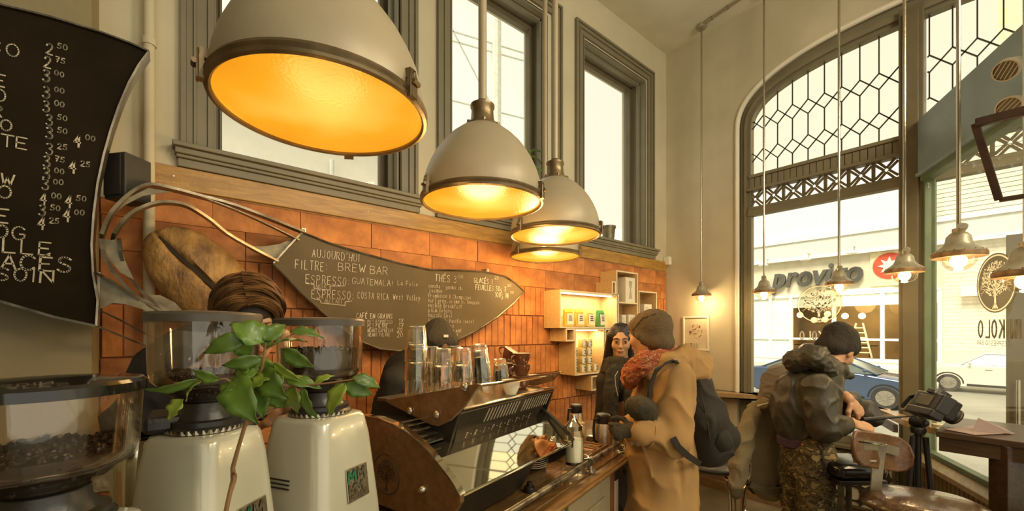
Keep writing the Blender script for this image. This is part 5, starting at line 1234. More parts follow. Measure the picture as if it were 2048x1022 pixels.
# ================================================================== SIGNED-DISTANCE BODIES (one continuous surface each)
class Sdf:
    def __init__(s): s.p = []
    def cap(s, a, b, ra, rb=None, k=.02, w=None, f=1, sub=False):
        s.p.append(('c', np.array(a, float), np.array(b, float), ra, ra if rb is None else rb, k, None if w is None else np.array(Vector(w).normalized()), f, sub)); return s
    def ell(s, c, r, R=None, k=.02, sub=False):
        s.p.append(('e', np.array(c, float), np.array(r, float), np.array(R if R is not None else Matrix.Identity(3)), None, k, None, 1, sub)); return s
    def chain(s, pts, rs, k=.02, **kw):
        for i in range(len(pts)-1): s.cap(pts[i], pts[i+1], rs[i], rs[i+1], k, **kw)
        return s
    def mesh(s, cell=.008, wr=None):
        lo = np.full(3, 1e9); hi = -lo; bb = []
        for q in s.p:
            if q[0] == 'c': m = max(q[3], q[4])*max(1, q[7]); l = np.minimum(q[1], q[2])-m; h = np.maximum(q[1], q[2])+m
            else: m = max(q[2]); l = q[1]-m; h = q[1]+m
            bb.append((l, h))
            if not q[8]: lo = np.minimum(lo, l); hi = np.maximum(hi, h)
        lo = lo-cell*3; n = (np.ceil((hi+cell*3-lo)/cell)).astype(int)+1
        F = np.full(n, .25, np.float32); ax = [lo[i]+cell*np.arange(n[i]) for i in range(3)]
        for q, (l, h) in zip(s.p, bb):
            mg = q[5]*2+.03
            i0 = np.maximum(((l-mg-lo)/cell).astype(int), 0); i1 = np.minimum(((h+mg-lo)/cell).astype(int)+2, n)
            if (i1 <= i0).any(): continue
            X, Y, Z = np.meshgrid(ax[0][i0[0]:i1[0]], ax[1][i0[1]:i1[1]], ax[2][i0[2]:i1[2]], indexing='ij')
            P = np.stack([X, Y, Z], -1).astype(np.float32)
            if q[0] == 'c':
                a, b = q[1].astype(np.float32), q[2].astype(np.float32); ab = b-a; pa = P-a
                t = np.clip((pa@ab)/max(1e-9, float(ab@ab)), 0, 1); dv = pa-t[..., None]*ab
                if q[6] is not None:
                    w = q[6].astype(np.float32); dw = dv@w; dv = dv+w*(dw*(1/q[7]-1))[..., None]
                d = np.sqrt((dv*dv).sum(-1))-(q[3]+(q[4]-q[3])*t)
            else:
                L = (P-q[1].astype(np.float32))@q[3].astype(np.float32); r = q[2].astype(np.float32)
                k0 = np.sqrt(((L/r)**2).sum(-1)); k1 = np.sqrt(((L/r**2)**2).sum(-1))+1e-6; d = k0*(k0-1)/k1
            sl = tuple(slice(i0[i], i1[i]) for i in range(3)); f = F[sl]; k = q[5]
            if q[8]:
                d = -d; hh = np.clip(.5-.5*(f-d)/k, 0, 1); F[sl] = f*(1-hh)+d*hh+k*hh*(1-hh)
            else:
                hh = np.clip(.5+.5*(f-d)/k, 0, 1); F[sl] = f*(1-hh)+d*hh-k*hh*(1-hh)
        S = F < 0
        # surface nets
        c = [S[i:n[0]-1+i, j:n[1]-1+j, k:n[2]-1+k] for i in (0,1) for j in (0,1) for k in (0,1)]
        any_ = np.zeros_like(c[0]); all_ = np.ones_like(c[0])
        for q in c: any_ |= q; all_ &= q
        act = any_ & ~all_; idx = -np.ones(act.shape, int); A = np.argwhere(act); idx[act] = np.arange(len(A))
        acc = np.zeros((len(A), 3)); cnt = np.zeros(len(A))
        for e0 in [(i, j, k) for i in (0,1) for j in (0,1) for k in (0,1)]:
            for axx in range(3):
                if e0[axx]: continue
                e1 = list(e0); e1[axx] = 1
                f0 = F[A[:,0]+e0[0], A[:,1]+e0[1], A[:,2]+e0[2]]; f1 = F[A[:,0]+e1[0], A[:,1]+e1[1], A[:,2]+e1[2]]
                m = (f0 < 0) != (f1 < 0); t = np.where(m, f0/np.where(m, f0-f1, 1), 0)
                p = np.tile(np.array(e0, float), (len(A), 1)); p[:, axx] += t
                acc[m] += p[m]; cnt[m] += 1
        V = lo+cell*(A+acc/cnt[:, None])
        faces = []
        for axx in range(3):
            o1, o2 = (axx+1) % 3, (axx+2) % 3
            a = [slice(1, n[i]-1) for i in range(3)]; a[axx] = slice(0, n[axx]-1); b = list(a); b[axx] = slice(1, n[axx])
            s0 = S[tuple(a)]; s1 = S[tuple(b)]; E = np.argwhere(s0 != s1); off = np.array([1, 1, 1]); off[axx] = 0; E = E+off
            if len(E) == 0: continue
            d1 = np.zeros(3, int); d1[o1] = 1; d2 = np.zeros(3, int); d2[o2] = 1
            g_ = lambda Q: idx[Q[:,0], Q[:,1], Q[:,2]]
            q = np.stack([g_(E-d1-d2), g_(E-d2), g_(E), g_(E-d1)], 1)
            fl = S[E[:,0], E[:,1], E[:,2]]; q = np.where(fl[:, None], q, q[:, ::-1]); q = q[(q >= 0).all(1)]
            faces.append(q)
        return V, np.concatenate(faces)
def sd_build(sd, name, mat_, parent=None, cell=.008, wr=None, cut=None, smooth_it=1):
    V, Fc = sd.mesh(cell)
    if cut is not None:
        keep = cut(V); Fc = Fc[keep[Fc].all(1)]; used = np.unique(Fc); mp = -np.ones(len(V), int); mp[used] = np.arange(len(used)); V = V[used]; Fc = mp[Fc]
    # light laplacian smoothing
    for _ in range(smooth_it):
        E = np.concatenate([Fc[:, [i, (i+1) % 4]] for i in range(4)]); sm = np.zeros_like(V); ct = np.zeros(len(V))
        np.add.at(sm, E[:, 0], V[E[:, 1]]); np.add.at(ct, E[:, 0], 1); np.add.at(sm, E[:, 1], V[E[:, 0]]); np.add.at(ct, E[:, 1], 1)
        V = V*.5+.5*sm/np.maximum(ct, 1)[:, None]
    if wr is not None:
        nrm_ = np.zeros_like(V); fn_ = np.cross(V[Fc[:,2]]-V[Fc[:,0]], V[Fc[:,3]]-V[Fc[:,1]])
        for i in range(4): np.add.at(nrm_, Fc[:, i], fn_)
        nrm_ /= np.linalg.norm(nrm_, axis=1)[:, None]+1e-9
        amp, sc, st, seed = wr; d = np.array([fold(Vector((v[0]*sc*st[0]+seed, v[1]*sc*st[1], v[2]*sc*st[2]))) for v in V]); V = V+nrm_*(d*amp)[:, None]
    loc = np.zeros(3)
    if parent is not None: Mi = np.array(full(parent).inverted()); V = V@Mi[:3, :3].T+Mi[:3, 3]
    else: loc = np.array([V[:,0].mean(), V[:,1].mean(), V[:,2].min()]); V = V-loc
    me = bpy.data.meshes.new(name); me.from_pydata(V.tolist(), [], Fc.tolist()); me.materials.append(mat_); me.shade_smooth(); me.update()
    o = bpy.data.objects.new(name, me); COL.objects.link(o); o.location = loc
    if parent is not None: o.parent = parent
    return o
def fold(p):
    a = noise.noise(p); b = noise.noise(p*2.1+Vector((9, 3, 1))); r = max(0, 1-abs(a)*2.8)**1.7
    return r*.95+b*.3-.3
M_skin = mat('skin', (.50, .27, .14), .5, var=.06, vscale=20, bump=.05)
M_skin2 = mat('skin_olive', (.46, .26, .13), .45, var=.05, bump=.04)
M_lip = mat('lips', (.34, .10, .06), .4, bump=0)
M_eye = mat('eye_white', (.38, .32, .25), .2, bump=0, var=0); M_iris = mat('iris_dark', (.02, .01, .006), .1, bump=0)
M_hair = mat('brown_hair', (.060, .030, .011), .38, var=.4, vscale=10, bump=.5, bscale=40, dirt=(.022, .011, .005), stretch=(1, 1, 3))
M_hairb = mat('black_hair', (.014, .009, .006), .35, var=.3, bump=.6, bscale=80)
def head_sdf(sd, c, fw, up, s=1.0, k=.014, wide=1):
    fw = Vector(fw).normalized(); rt = fw.cross(Vector(up)).normalized(); up = rt.cross(fw).normalized(); R = Matrix((rt, fw, up)).transposed()
    H = lambda x, y, z: Vector(c)+R @ Vector((x*s, y*s, z*s))
    sd.ell(H(0,-.012,.032), (.074*s*wide,.094*s,.088*s), R, k); sd.ell(H(0,.026,-.040), (.053*s*wide,.060*s,.070*s), R, .03)
    sd.ell(H(0,.062,-.088), (.024*s,.020*s,.018*s), R, .02)
    for q in (-1, 1):
        sd.ell(H(q*.038,.056,-.022), (.024*s,.024*s,.026*s), R, .02); sd.cap(H(q*.012,.084,.030), H(q*.044,.070,.030), .010*s, .009*s, .012)
        sd.cap(H(q*.032,.106,.006), H(q*.036,.104,.006), .014*s, .012*s, .010, sub=True)
        sd.ell(H(q*.030,.079,.008), (.015*s,.012*s,.012*s), R, .004)
        sd.ell(H(q*.075*wide,-.008,-.004), (.009*s,.020*s,.032*s), R, .006)
        sd.ell(H(q*.009,.100,-.028), (.009*s,.009*s,.008*s), R, .008)
    sd.cap(H(0,.086,.024), H(0,.106,-.024), .007*s, .0105*s, .010)
    sd.ell(H(0,.084,-.054), (.024*s,.010*s,.0065*s), R, .006); sd.ell(H(0,.081,-.064), (.020*s,.010*s,.0065*s), R, .006)
    return H, R
def face_bits(t, H, R, s=1, brow=M_hairb, look=(0,0)):
    for q in (-1, 1):
        m = MB(); m.ball(H(q*.0305,.0815,.0072), (.0125*s,.0112*s,.0060*s), 14, R=R); o = m.build('eye', M_eye, t, world=True, smooth=60)
        m = MB(); m.ball(H(q*.0305+look[0],.0905,.0065+look[1]), (.0066*s,.0035*s,.0062*s), 12, R=R); m.build('iris', M_iris, o, world=True)
        m = MB(); m.tube([H(q*.018,.0915,.0135), H(q*.030,.0930,.0165), H(q*.043,.086,.0120)], [.0016*s,.0028*s,.0014*s], 6); m.build('eyelid', M_iris, t, world=True)
        m = MB(); m.tube([H(q*.013,.0955,.0300), H(q*.030,.0935,.0355), H(q*.047,.081,.030)], [.003*s,.0038*s,.0015*s], 6); m.build('eyebrow', brow, t, world=True)
    m = MB(); m.tube([H(-.022,.087,-.0585), H(-.008,.0955,-.056), H(0,.0955,-.0575), H(.008,.0955,-.056), H(.022,.087,-.0585)], [.001,.0038*s,.003*s,.0038*s,.001], 8)
    m.tube([H(-.018,.087,-.0600), H(0,.0945,-.0650), H(.018,.087,-.0600)], [.001,.0048*s,.001], 8); m.build('lips', M_lip, t, world=True)
def hand_sdf(sd, wrist, d, n, side=1, curl=.5, s=1.0, spread=.06, fr=1.0):
    """wrist point, direction of the hand d, back-of-hand normal n, side = +1 thumb towards n x d"""
    d = Vector(d).normalized(); n = Vector(n); n = (n-d*n.dot(d)).normalized(); u = d.cross(n).normalized()*side; W = Vector(wrist)
    sd.cap(W, W+d*.05*s, .024*s, .030*s, .012, w=n, f=.62); sd.cap(W+d*.045*s, W+d*.082*s, .034*s, .036*s, .012, w=n, f=.42)
    for i, (off, L) in enumerate(((.030,.072), (.010,.080), (-.010,.075), (-.029,.060))):
        b = W+d*.082*s+u*off*s; a = (off*spread*30)*.35; dd = (d+u*a*.5).normalized(); p = b; rr = .0092*s*fr
        cc = curl*(1+.12*i)
        for j, f in enumerate((.42, .33, .25)):
            cc2 = cc*(.6+.5*j); dd = (Matrix.Rotation(-cc2 if True else 0, 3, u*side) @ dd) if False else (dd*math.cos(cc2)-n*math.sin(cc2)*1.0).normalized()
            q = p+dd*L*s*f; sd.cap(p, q, rr, rr*.9, .004); p = q; rr *= .9; 
    b = W+d*.030*s+u*.026*s; p1 = b+(d*.5+u*.75-n*.35).normalized()*.038*s; p2 = p1+(d*.85+u*.25-n*.5).normalized()*.032*s; p3 = p2+(d*.9-u*.1-n*.5).normalized()*.025*s
    sd.chain([b, p1, p2, p3], [.014*s, .0115*s, .0105*s, .009*s], .008)
CR = Vector((FY, -FX, 0)); CF = Vector((FX, FY, 0)); UP = Vector((0,0,1))     # view-right, view-forward

# ------------------------------------------------------------------ woman in the camel duffle coat
M_coat = mat('camel_wool', (.40, .225, .075), .9, var=.14, vscale=6, bump=.18, bscale=420)
M_knit = mat('brown_knit', (.115, .075, .032), .9, var=.15, vscale=18, bump=.6, bscale=120)
M_dknit = mat('dark_knit', (.050, .038, .018), .9, var=.25, vscale=18, bump=.7, bscale=110)
M_pack = mat('backpack_nylon', (.026, .018, .010), .8, var=.3, vscale=8, bump=.3, bscale=60)
def patt(name, cols, scale, kind='VORONOI', rough=.85):
    m = bpy.data.materials.new(name); m.use_nodes = True; N = m.node_tree.nodes; L = m.node_tree.links; b = N['Principled BSDF']; b.inputs['Roughness'].default_value = rough
    tc = N.new('ShaderNodeTexCoord'); no = N.new('ShaderNodeTexNoise'); no.inputs['Scale'].default_value = scale; no.inputs['Detail'].default_value = 5; no.inputs['Distortion'].default_value = .3
    mp = N.new('ShaderNodeMapping'); mp.inputs['Scale'].default_value = (1, 1, 1.7); L.new(tc.outputs['Object'], mp.inputs['Vector']); L.new(mp.outputs['Vector'], no.inputs['Vector'])
    cr = N.new('ShaderNodeValToRGB'); cr.color_ramp.interpolation = 'CONSTANT'; el = cr.color_ramp.elements
    ps = [0, .40, .47, .53, .60][:len(cols)]
    el[0].position = 0; el[0].color = (*cols[0], 1); el[1].position = ps[1]; el[1].color = (*cols[1], 1)
    for p, c in zip(ps[2:], cols[2:]): e = el.new(p); e.color = (*c, 1)
    L.new(no.outputs['Fac'], cr.inputs['Fac']); L.new(cr.outputs['Color'], b.inputs['Base Color'])
    n2 = N.new('ShaderNodeTexNoise'); n2.inputs['Scale'].default_value = 90; L.new(tc.outputs['Object'], n2.inputs['Vector']); bp = N.new('ShaderNodeBump'); bp.inputs['Strength'].default_value = .3; bp.inputs['Distance'].default_value = .005
    L.new(n2.outputs['Fac'], bp.inputs['Height']); L.new(bp.outputs['Normal'], b.inputs['Normal']); return m
M_scarf = patt('red_paisley', [(.30, .055, .02), (.42, .10, .03), (.14, .03, .015), (.50, .24, .09), (.33, .06, .02)], 55)
M_jean = mat('dark_jeans', (.03, .03, .035), .8)
def shoes(t, pts, mm, d=CF):
    for p in pts:
        m = Sdf(); m.cap(p+Vector((0,0,.05)), p+Vector((0,0,.16)), .045, .05); m.cap(p+Vector((0,0,.038))-d*.02, p+Vector((0,0,.034))+d*.15, .042, .034, .02, w=UP, f=.8); sd_build(m, 'shoe', mm, t, .01)
D = 2.05
base = at(1325, 660, D); base.z = 0
t = thing('person', 'woman in camel duffle coat with brown knit hat, red scarf and black backpack', 'person', base)
W_ = lambda px, py, dd=0: at(px, py, D+dd)
hfw = (CR*-.62+CF*.78+UP*-.10); hc = W_(1297, 672, .0)
sd = Sdf(); Hh, HR = head_sdf(sd, hc, hfw, UP, .98)
nb = W_(1312, 745, .02); sd.cap(Hh(0,-.02,-.06), nb, .055, .062, .03)
hip = Vector((base.x, base.y, .95)); ch = W_(1330, 800, .04)
sd.cap(nb, ch, .07, .10, .03, w=CF, f=1); sd.cap(ch, hip, .10, .10, .03)
for q in (-1, 1):
    hj = hip+(CR*-.3-CF*.9)*q*.07; kn = Vector((hj.x, hj.y, .48)); an = Vector((hj.x, hj.y, .09)); sd.chain([hj, kn, an], [.070, .055, .042], .02)
shL = W_(1350, 764, -.13); elL = W_(1347, 878, -.20); wrL = W_(1278, 860, -.21)
shR = W_(1300, 762, .16); elR = W_(1285, 870, .14); wrR = W_(1262, 852, -.06)
sd.chain([shL, elL, wrL], [.055, .042, .030], .03); sd.chain([shR, elR, wrR], [.055, .042, .030], .03)
body = sd_build(sd, 'body', M_skin, t, .0065)
sd = Sdf(); hand_sdf(sd, wrL+(CR*-.015), CR*-.8-CF*.05+UP*-.05, CR*-.15-CF*.9+UP*.1, 1, 1.15, .90, fr=1.45); sd.cap(wrL, wrL-CR*.03, .034, .036, .01); V = sd_build(sd, 'glove', M_dknit, t, .003)
face_bits(t, Hh, HR, .98, M_hair)
# slouchy hat
sd = Sdf(); sd.ell(Hh(0,-.018,.043), (.080,.098,.085), HR, .02); sd.ell(Hh(0,-.058,.040), (.070,.066,.074), HR, .03); sd.cap(Hh(0,.062,.052), Hh(0,-.070,-.030), .038, .052, .02, w=HR @ Vector((1,0,0)), f=1.5); sd.cap(Hh(-.074,.0,.0), Hh(-.060,-.03,-.03), .020, .022, .02); sd.cap(Hh(.074,.0,.0), Hh(.060,-.03,-.03), .020, .022, .02)
sd_build(sd, 'knit_hat', M_knit, t, .0055, wr=(.005, 22, (1,1,.35), 1), cut=None)
m = MB(); m.tube([Hh(-.088,.03,.03)+UP*.0, Hh(-.082,-.03,.085), Hh(-.05,-.085,.10)], .003, 6); m.build('hat_seam', M_dknit, t, world=True)
# neck-length hair tuft at the nape
sd = Sdf(); sd.chain([Hh(-.03,-.06,-.04), Hh(-.02,-.05,-.10)], [.045, .03], .02); sd_build(sd, 'hair', M_hair, t, .006)
# scarf: two thick rolls round the neck
sd = Sdf()
ring = [W_(1332, 700, .06), W_(1345, 712, -.03), W_(1318, 716, -.10), W_(1288, 722, -.12), W_(1268, 738, -.06), W_(1262, 748, .02), W_(1275, 730, .10), W_(1312, 706, .12), W_(1332, 700, .06)]
sd.chain(ring, [.034,.036,.040,.042,.042,.040,.036,.034,.034], .02)
ring2 = [p-UP*.028+(p-W_(1305, 720)).normalized()*.012 for p in ring]; sd.chain(ring2, [.026,.03,.034,.036,.038,.036,.03,.026,.026], .015)
sd_build(sd, 'scarf', M_scarf, t, .006, wr=(.010, 26, (1,1,1.3), 2))
# coat: torso, skirt, sleeves in one garment
sd = Sdf(); hem = Vector((base.x, base.y, .52))
sd.cap(W_(1330, 758, .03), W_(1326, 815, .02), .112, .140, .04, w=CF, f=1.12); sd.cap(W_(1326, 815, .02), W_(1321, 925, .02), .140, .150, .05); sd.cap(W_(1321, 925, .02), hem, .150, .195, .06)
sd.cap(shL, elL, .084, .074, .012); sd.cap(elL, wrL+(elL-wrL).normalized()*.01, .074, .058, .02); sd.cap(shR, elR, .085, .08, .04); sd.cap(elR, wrR, .078, .06, .03)
sd.cap(shL+UP*.002, W_(1318, 744, 0), .082, .09, .03)
for a_, b_, r_ in (((1302, 846, -.285), (1338, 858, -.30), .010), ((1318, 835, -.235), (1350, 845, -.295), .008), ((1322, 792, -.225), (1345, 800, -.235), .008), ((1300, 905, -.17), (1310, 1000, -.185), .012), ((1360, 930, -.13), (1366, 1015, -.16), .012), ((1275, 900, -.12), (1268, 1015, -.13), .010), ((1345, 905, -.16), (1338, 960, -.175), .010), ((1325, 900, -.245), (1300, 884, -.27), .007)):
    sd.cap(W_(*a_), W_(*b_), r_, r_*.6, .022, sub=True)
sd_build(sd, 'coat', M_coat, t, .007, wr=(.016, 8, (1,1,.5), 3), cut=lambda V: V[:, 2] > .50)
# hood hanging on the back
sd = Sdf(); sd.chain([W_(1300, 752, -.14), W_(1335, 722, -.13), W_(1372, 716, -.06), W_(1398, 728, .03), W_(1390, 722, .12), W_(1345, 706, .16)], [.022,.038,.055,.060,.050,.035], .03)
sd.chain([W_(1345, 735, -.10), W_(1398, 745, -.02)], [.05, .055], .03)
sd_build(sd, 'hood', M_coat, t, .007, wr=(.008, 12, (1,1,1.4), 4))
for a, b_ in (((1310, 965, -.165), (1300, 1010, -.17)),):
    m = MB(); m.ribbon([W_(1285, 890, -.165), W_(1300, 925, -.17), W_(1306, 955, -.17)], .012, .004, CR+UP*.3); m.build('pocket_welt', M_coat, t, world=True)
m = MB(); p = wrL+(elL-wrL).normalized()*.045; m.tube([p, p+(elL-wrL).normalized()*.010], .0665, 20); m.build('cuff_seam', M_coat, t, world=True)
for k in range(2):
    m = MB(); m.lathe([(.009,0),(.009,.003),(0,.004)], 14, W_(1262+k*14, 888, -.265), frame_from(-CF)); m.build('cuff_button', M_knit, t, world=True)
shoes(t, [Vector((hip.x, hip.y, 0))+(CR*-.3-CF*.9)*q*.09 for q in (-1, 1)], M_black, CR*-1)
# rucksack straps belong to the bag: the bag is a thing of its own
bp_ = thing('backpack', 'worn black backpack hanging on the camel coat woman\'s back', 'backpack', W_(1410, 940, -.02))
sd = Sdf(); sd.chain([W_(1392, 770, .0), W_(1404, 830, -.0), W_(1418, 895, -.0)], [.070,.105,.098], .05, w=CF, f=1.15); sd.ell(W_(1444, 872, -.03), (.060,.085,.085), None, .03); sd.cap(W_(1378, 742, 0), W_(1392, 770, 0), .03, .07, .04)
sd_build(sd, 'main_compartment', M_pack, bp_, .007, wr=(.012, 9, (1,1,.6), 8))
sd = Sdf(); sd.ell(W_(1442, 880, -.085), (.052,.05,.062), None, .02); sd_build(sd, 'front_pocket', M_pack, bp_, .007, wr=(.006, 14, (1,1,1), 3))
def strap(pts, w=.045, nm='shoulder_strap', th=.008, wd=None):
    m = MB(); m.ribbon(pts, w, th, wd or CR); m.build(nm, M_pack, bp_, world=True)
strap([W_(1384, 745, -.04), W_(1368, 726, -.12), W_(1338, 723, -.20), W_(1312, 742, -.225), W_(1301, 772, -.215), W_(1298, 812, -.19), W_(1300, 842, -.15)], .045, wd=CF+CR*.8)
strap([W_(1346, 876, -.285), W_(1356, 894, -.285), W_(1376, 912, -.24), W_(1400, 928, -.12)], .028, wd=UP+CR*.6)
for P in ([(1400, 775), (1412, 830), (1420, 880)],):
    m = MB(); m.tube([W_(x, y, -.115-.01*i) for i, (x, y) in enumerate(P)], .003, 6); m.build('zip', M_dkmetal, bp_, world=True)
# dark knitted hat she holds
sd = Sdf(); sd.ell(W_(1281, 815, -.21), (.062,.07,.052), rot(0, .2, 0), .02); sd.ell(W_(1291, 825, -.19), (.06,.055,.045), None, .02); hb = sd_build(sd, 'held_knit_hat', M_dknit, None, .005, wr=(.005, 30, (1,1,.3), 5))
tag(hb, 'dark ribbed knit hat clutched on the camel coat woman\'s forearm', 'hat')

# ------------------------------------------------------------------ woman in black scarf facing us
D = 2.75; base = at(1243, 660, D); base.z = 0; W_ = lambda px, py, dd=0: at(px, py, D+dd)
t = thing('person', 'dark-haired woman in thick black scarf and coat by the box shelves', 'person', base)
sd = Sdf(); hc = W_(1241, 683); Hh, HR = head_sdf(sd, hc, CF*-.92+CR*-.22+UP*-.10, UP, .92, wide=.93)
sd.cap(Hh(0,-.02,-.06), W_(1244, 745, .03), .05, .058, .03); hip = Vector((base.x, base.y, .92))
sd.cap(W_(1244, 745, .03), W_(1244, 800, .03), .10, .12, .04); sd.cap(W_(1244, 800, .03), hip, .12, .14, .05)
for q in (-1, 1): hj = hip+CR*q*.09; sd.chain([hj, Vector((hj.x, hj.y, .5)), Vector((hj.x, hj.y, .09))], [.08,.055,.04], .03)
sL = [W_(1213, 765, .03), W_(1206, 850, .05), W_(1225, 905, -.08)]; sR = [W_(1278, 765, .03), W_(1284, 850, .05), W_(1268, 905, -.08)]
for q in (sL, sR): sd.chain(q, [.05,.04,.028], .03)
sd_build(sd, 'body', M_skin2, t, .0055); face_bits(t, Hh, HR, .92, M_hairb, look=(-.003, -.002))
sd = Sdf()
for q, w in ((sL, 1), (sR, -1)): hand_sdf(sd, q[2], CR*.7*w+UP*-.5-CF*.3, -CF+UP*.3, w, .5, .92)
sd_build(sd, 'hands', M_skin2, t, .004)
sd = Sdf(); sd.ell(Hh(0,-.024,.040), (.081,.092,.087), HR, .02); sd.cap(Hh(-.062,.006,.03), Hh(-.070,.0,-.10), .028, .026, .02); sd.cap(Hh(.066,.0,.04), Hh(.085,-.02,-.14), .030, .036, .02)
sd.cap(Hh(.03,.02,.102), Hh(-.03,.02,.102), .020, .020, .03)
sd_build(sd, 'hair', M_hairb, t, .004, wr=(.0015, 30, (1,1,.4), 6))
sd = Sdf(); sd.cap(W_(1244, 752, .03), W_(1244, 880, .03), .125, .15, .04, w=CR, f=1.12); sd.cap(W_(1244, 880, .03), Vector((base.x, base.y, .5)), .14, .17, .04)
for q in (sL, sR): sd.chain(q, [.068,.055,.045], .03)
sd_build(sd, 'coat', mat('black_coat', (.018, .014, .010), .85, var=.3), t, .009, wr=(.010, 9, (1,1,.5), 7), cut=lambda V: V[:, 2] > .48)
M_bscarf = mat('black_scarf', (.036, .029, .016), .95, var=.35, vscale=30, bump=.8, bscale=140)
sd = Sdf(); c0 = W_(1243, 726, .02)
ringp = [c0+(CR*math.cos(a)*.082+CF*math.sin(a)*.082)+UP*(.006*math.sin(2*a)) for a in [k*PI/6 for k in range(13)]]
sd.chain(ringp, [.036]*13, .02); sd.chain([p-UP*.045+(p-c0)*.14 for p in ringp], [.038]*13, .02)
sd.chain([W_(1226, 745, -.09), W_(1222, 790, -.13), W_(1222, 860, -.15), W_(1224, 930, -.15)], [.045,.048,.048,.045], .02, w=CF, f=.5)
sd.chain([W_(1262, 745, -.09), W_(1262, 790, -.13), W_(1258, 860, -.15), W_(1256, 930, -.15)], [.045,.045,.045,.045], .02, w=CF, f=.5)
sd_build(sd, 'scarf', M_bscarf, t, .006, wr=(.009, 24, (1,1,.4), 2))
m = MB(); m.tube([W_(1236, 742, -.15), W_(1230, 752, -.165), W_(1231, 770, -.17), W_(1236, 792, -.165)], .0012, 6); m.build('drawstring', M_white, t, world=True)
shoes(t, [Vector((hip.x, hip.y, 0))+CR*q*.09 for q in (-1, 1)], M_black, CF*-1)

# ------------------------------------------------------------------ man in dark hooded jacket and camouflage trousers
D = 2.35; base = at(1612, 660, D); base.z = 0; W_ = lambda px, py, dd=0: at(px, py, D+dd)
t = thing('person', 'man in dark hooded jacket, black beanie and camouflage trousers leaning over the counter', 'person', base)
M_jack = mat('waxed_jacket', (.050, .041, .022), .48, var=.2, vscale=6, bump=.2, bscale=50)
M_camo = patt('camouflage', [(.30, .21, .08), (.045, .030, .012), (.15, .10, .035), (.06, .05, .018), (.26, .18, .065)], 17)
sd = Sdf(); hc = W_(1676, 702, .05); Hh, HR = head_sdf(sd, hc, CR*.80+CF*.35+UP*-.55, UP*.9+CR*.3, .98)
sd.cap(Hh(0,-.02,-.05), W_(1640, 745, .03), .055, .065, .03); hip = Vector((base.x, base.y, .93))
sd.cap(W_(1635, 755, .03), W_(1618, 815, .02), .12, .14, .05); sd.cap(W_(1618, 815, .02), hip, .105, .095, .03)
legs = []
for q, w in ((-1, 0), (1, 1)):
    hj = hip+CF*.10*q+CR*.02*q; kn = Vector((hj.x, hj.y, .50))+CR*.01; an = Vector((hj.x, hj.y, .09)); legs.append((hj, kn, an)); sd.chain([hj, kn, an], [.075,.055,.045], .02)
aL = [W_(1634, 778, -.13), W_(1650, 856, -.18), W_(1702, 848, -.16)]; aR = [W_(1650, 775, .16), W_(1680, 830, .14), W_(1700, 800, .02)]
for q in (aL, aR): sd.chain(q, [.055,.045,.030], .03)
sd_build(sd, 'body', M_skin, t, .0065); face_bits(t, Hh, HR, .98, M_hair)
sd = Sdf(); hand_sdf(sd, aL[2], CR*.9+UP*-.15, UP*.8-CF*.5, -1, .65, 1.0); sd_build(sd, 'hand', M_skin, t, .003)
sd = Sdf(); hand_sdf(sd, W_(1697, 796, -.06), CR*.55+UP*-.75-CF*.1, -CF*.8+CR*.5, 1, .55, 1.0); sd.cap(W_(1690, 792, .0), W_(1697, 797, -.06), .028, .026, .01); sd_build(sd, 'hand', M_skin, t, .003)
sd = Sdf(); sd.ell(Hh(0,-.020,.052), (.084,.104,.088), HR, .02); sd.ell(Hh(0,-.055,.075), (.078,.085,.075), HR, .03); sd.cap(Hh(0,.060,.062), Hh(0,-.080,-.012), .043, .056, .03, w=HR @ Vector((1,0,0)), f=1.45)
sd_build(sd, 'beanie', mat('black_wool', (.026, .020, .012), .85, var=.25, bump=.6, bscale=140), t, .0055, wr=(.004, 24, (1,1,.5), 3))
sd = Sdf(); sd.cap(W_(1628, 755, .03), W_(1608, 815, .02), .130, .158, .04, w=CF, f=1.1); sd.cap(W_(1608, 815, .02), W_(1603, 860, .0), .150, .120, .03); sd.cap(W_(1590, 775, .0), W_(1585, 840, .0), .09, .09, .05)
sd.chain(aL[:2], [.084,.074], .012); sd.cap(aL[1], aL[2]-CR*.035, .070, .046, .02); sd.chain(aR[:2], [.09,.08], .04); sd.cap(aR[1], aR[2], .07, .05, .03)
sd.cap(W_(1650, 738, .0), W_(1700, 752, .03), .058, .022, .03); sd.cap(W_(1650, 728, -.02), W_(1684, 738, -.03), .045, .035, .03)
sd_build(sd, 'jacket', M_jack, t, .0065, wr=(.010, 13, (1,1,.7), 5))
sd = Sdf(); sd.chain([W_(1660, 740, -.10), W_(1625, 712, -.11), W_(1592, 722, -.03), W_(1590, 722, .08), W_(1630, 705, .14), W_(1668, 722, .10)], [.040,.055,.058,.055,.050,.038], .02); sd.chain([W_(1644, 706, -.05), W_(1620, 702, .05)], [.036, .040], .02)
sd_build(sd, 'hood', M_jack, t, .006, wr=(.008, 22, (1,1,1.3), 6))
m = MB(); m.lathe([(.114, .935), (.120, .94), (.122, .978), (.116, .985)], 36, Vector((W_(1604, 870).x, W_(1604, 870).y, .035))); m.build('purple_waistband', mat('purple_cloth', (.075, .04, .06), .8), t, world=True)
sd = Sdf(); hq = hip+UP*.02
for lg in legs: sd.chain([lg[0]+UP*.02, lg[1], lg[2]+UP*.02], [.092,.082,.072], .03)
sd.cap(hq+UP*.04, hq-UP*.06, .112, .114, .04); sd_build(sd, 'camouflage_trousers', M_camo, t, .008, wr=(.014, 9, (.7,.7,1.6), 4))
m = MB(); m.ribbon([W_(1643, 900, -.19), W_(1650, 930, -.20), W_(1645, 955, -.20)], .010, .004, CR); m.build('pocket_edge', M_black, t, world=True)
shoes(t, [Vector((l[2].x, l[2].y, 0)) for l in legs], M_black, CR)

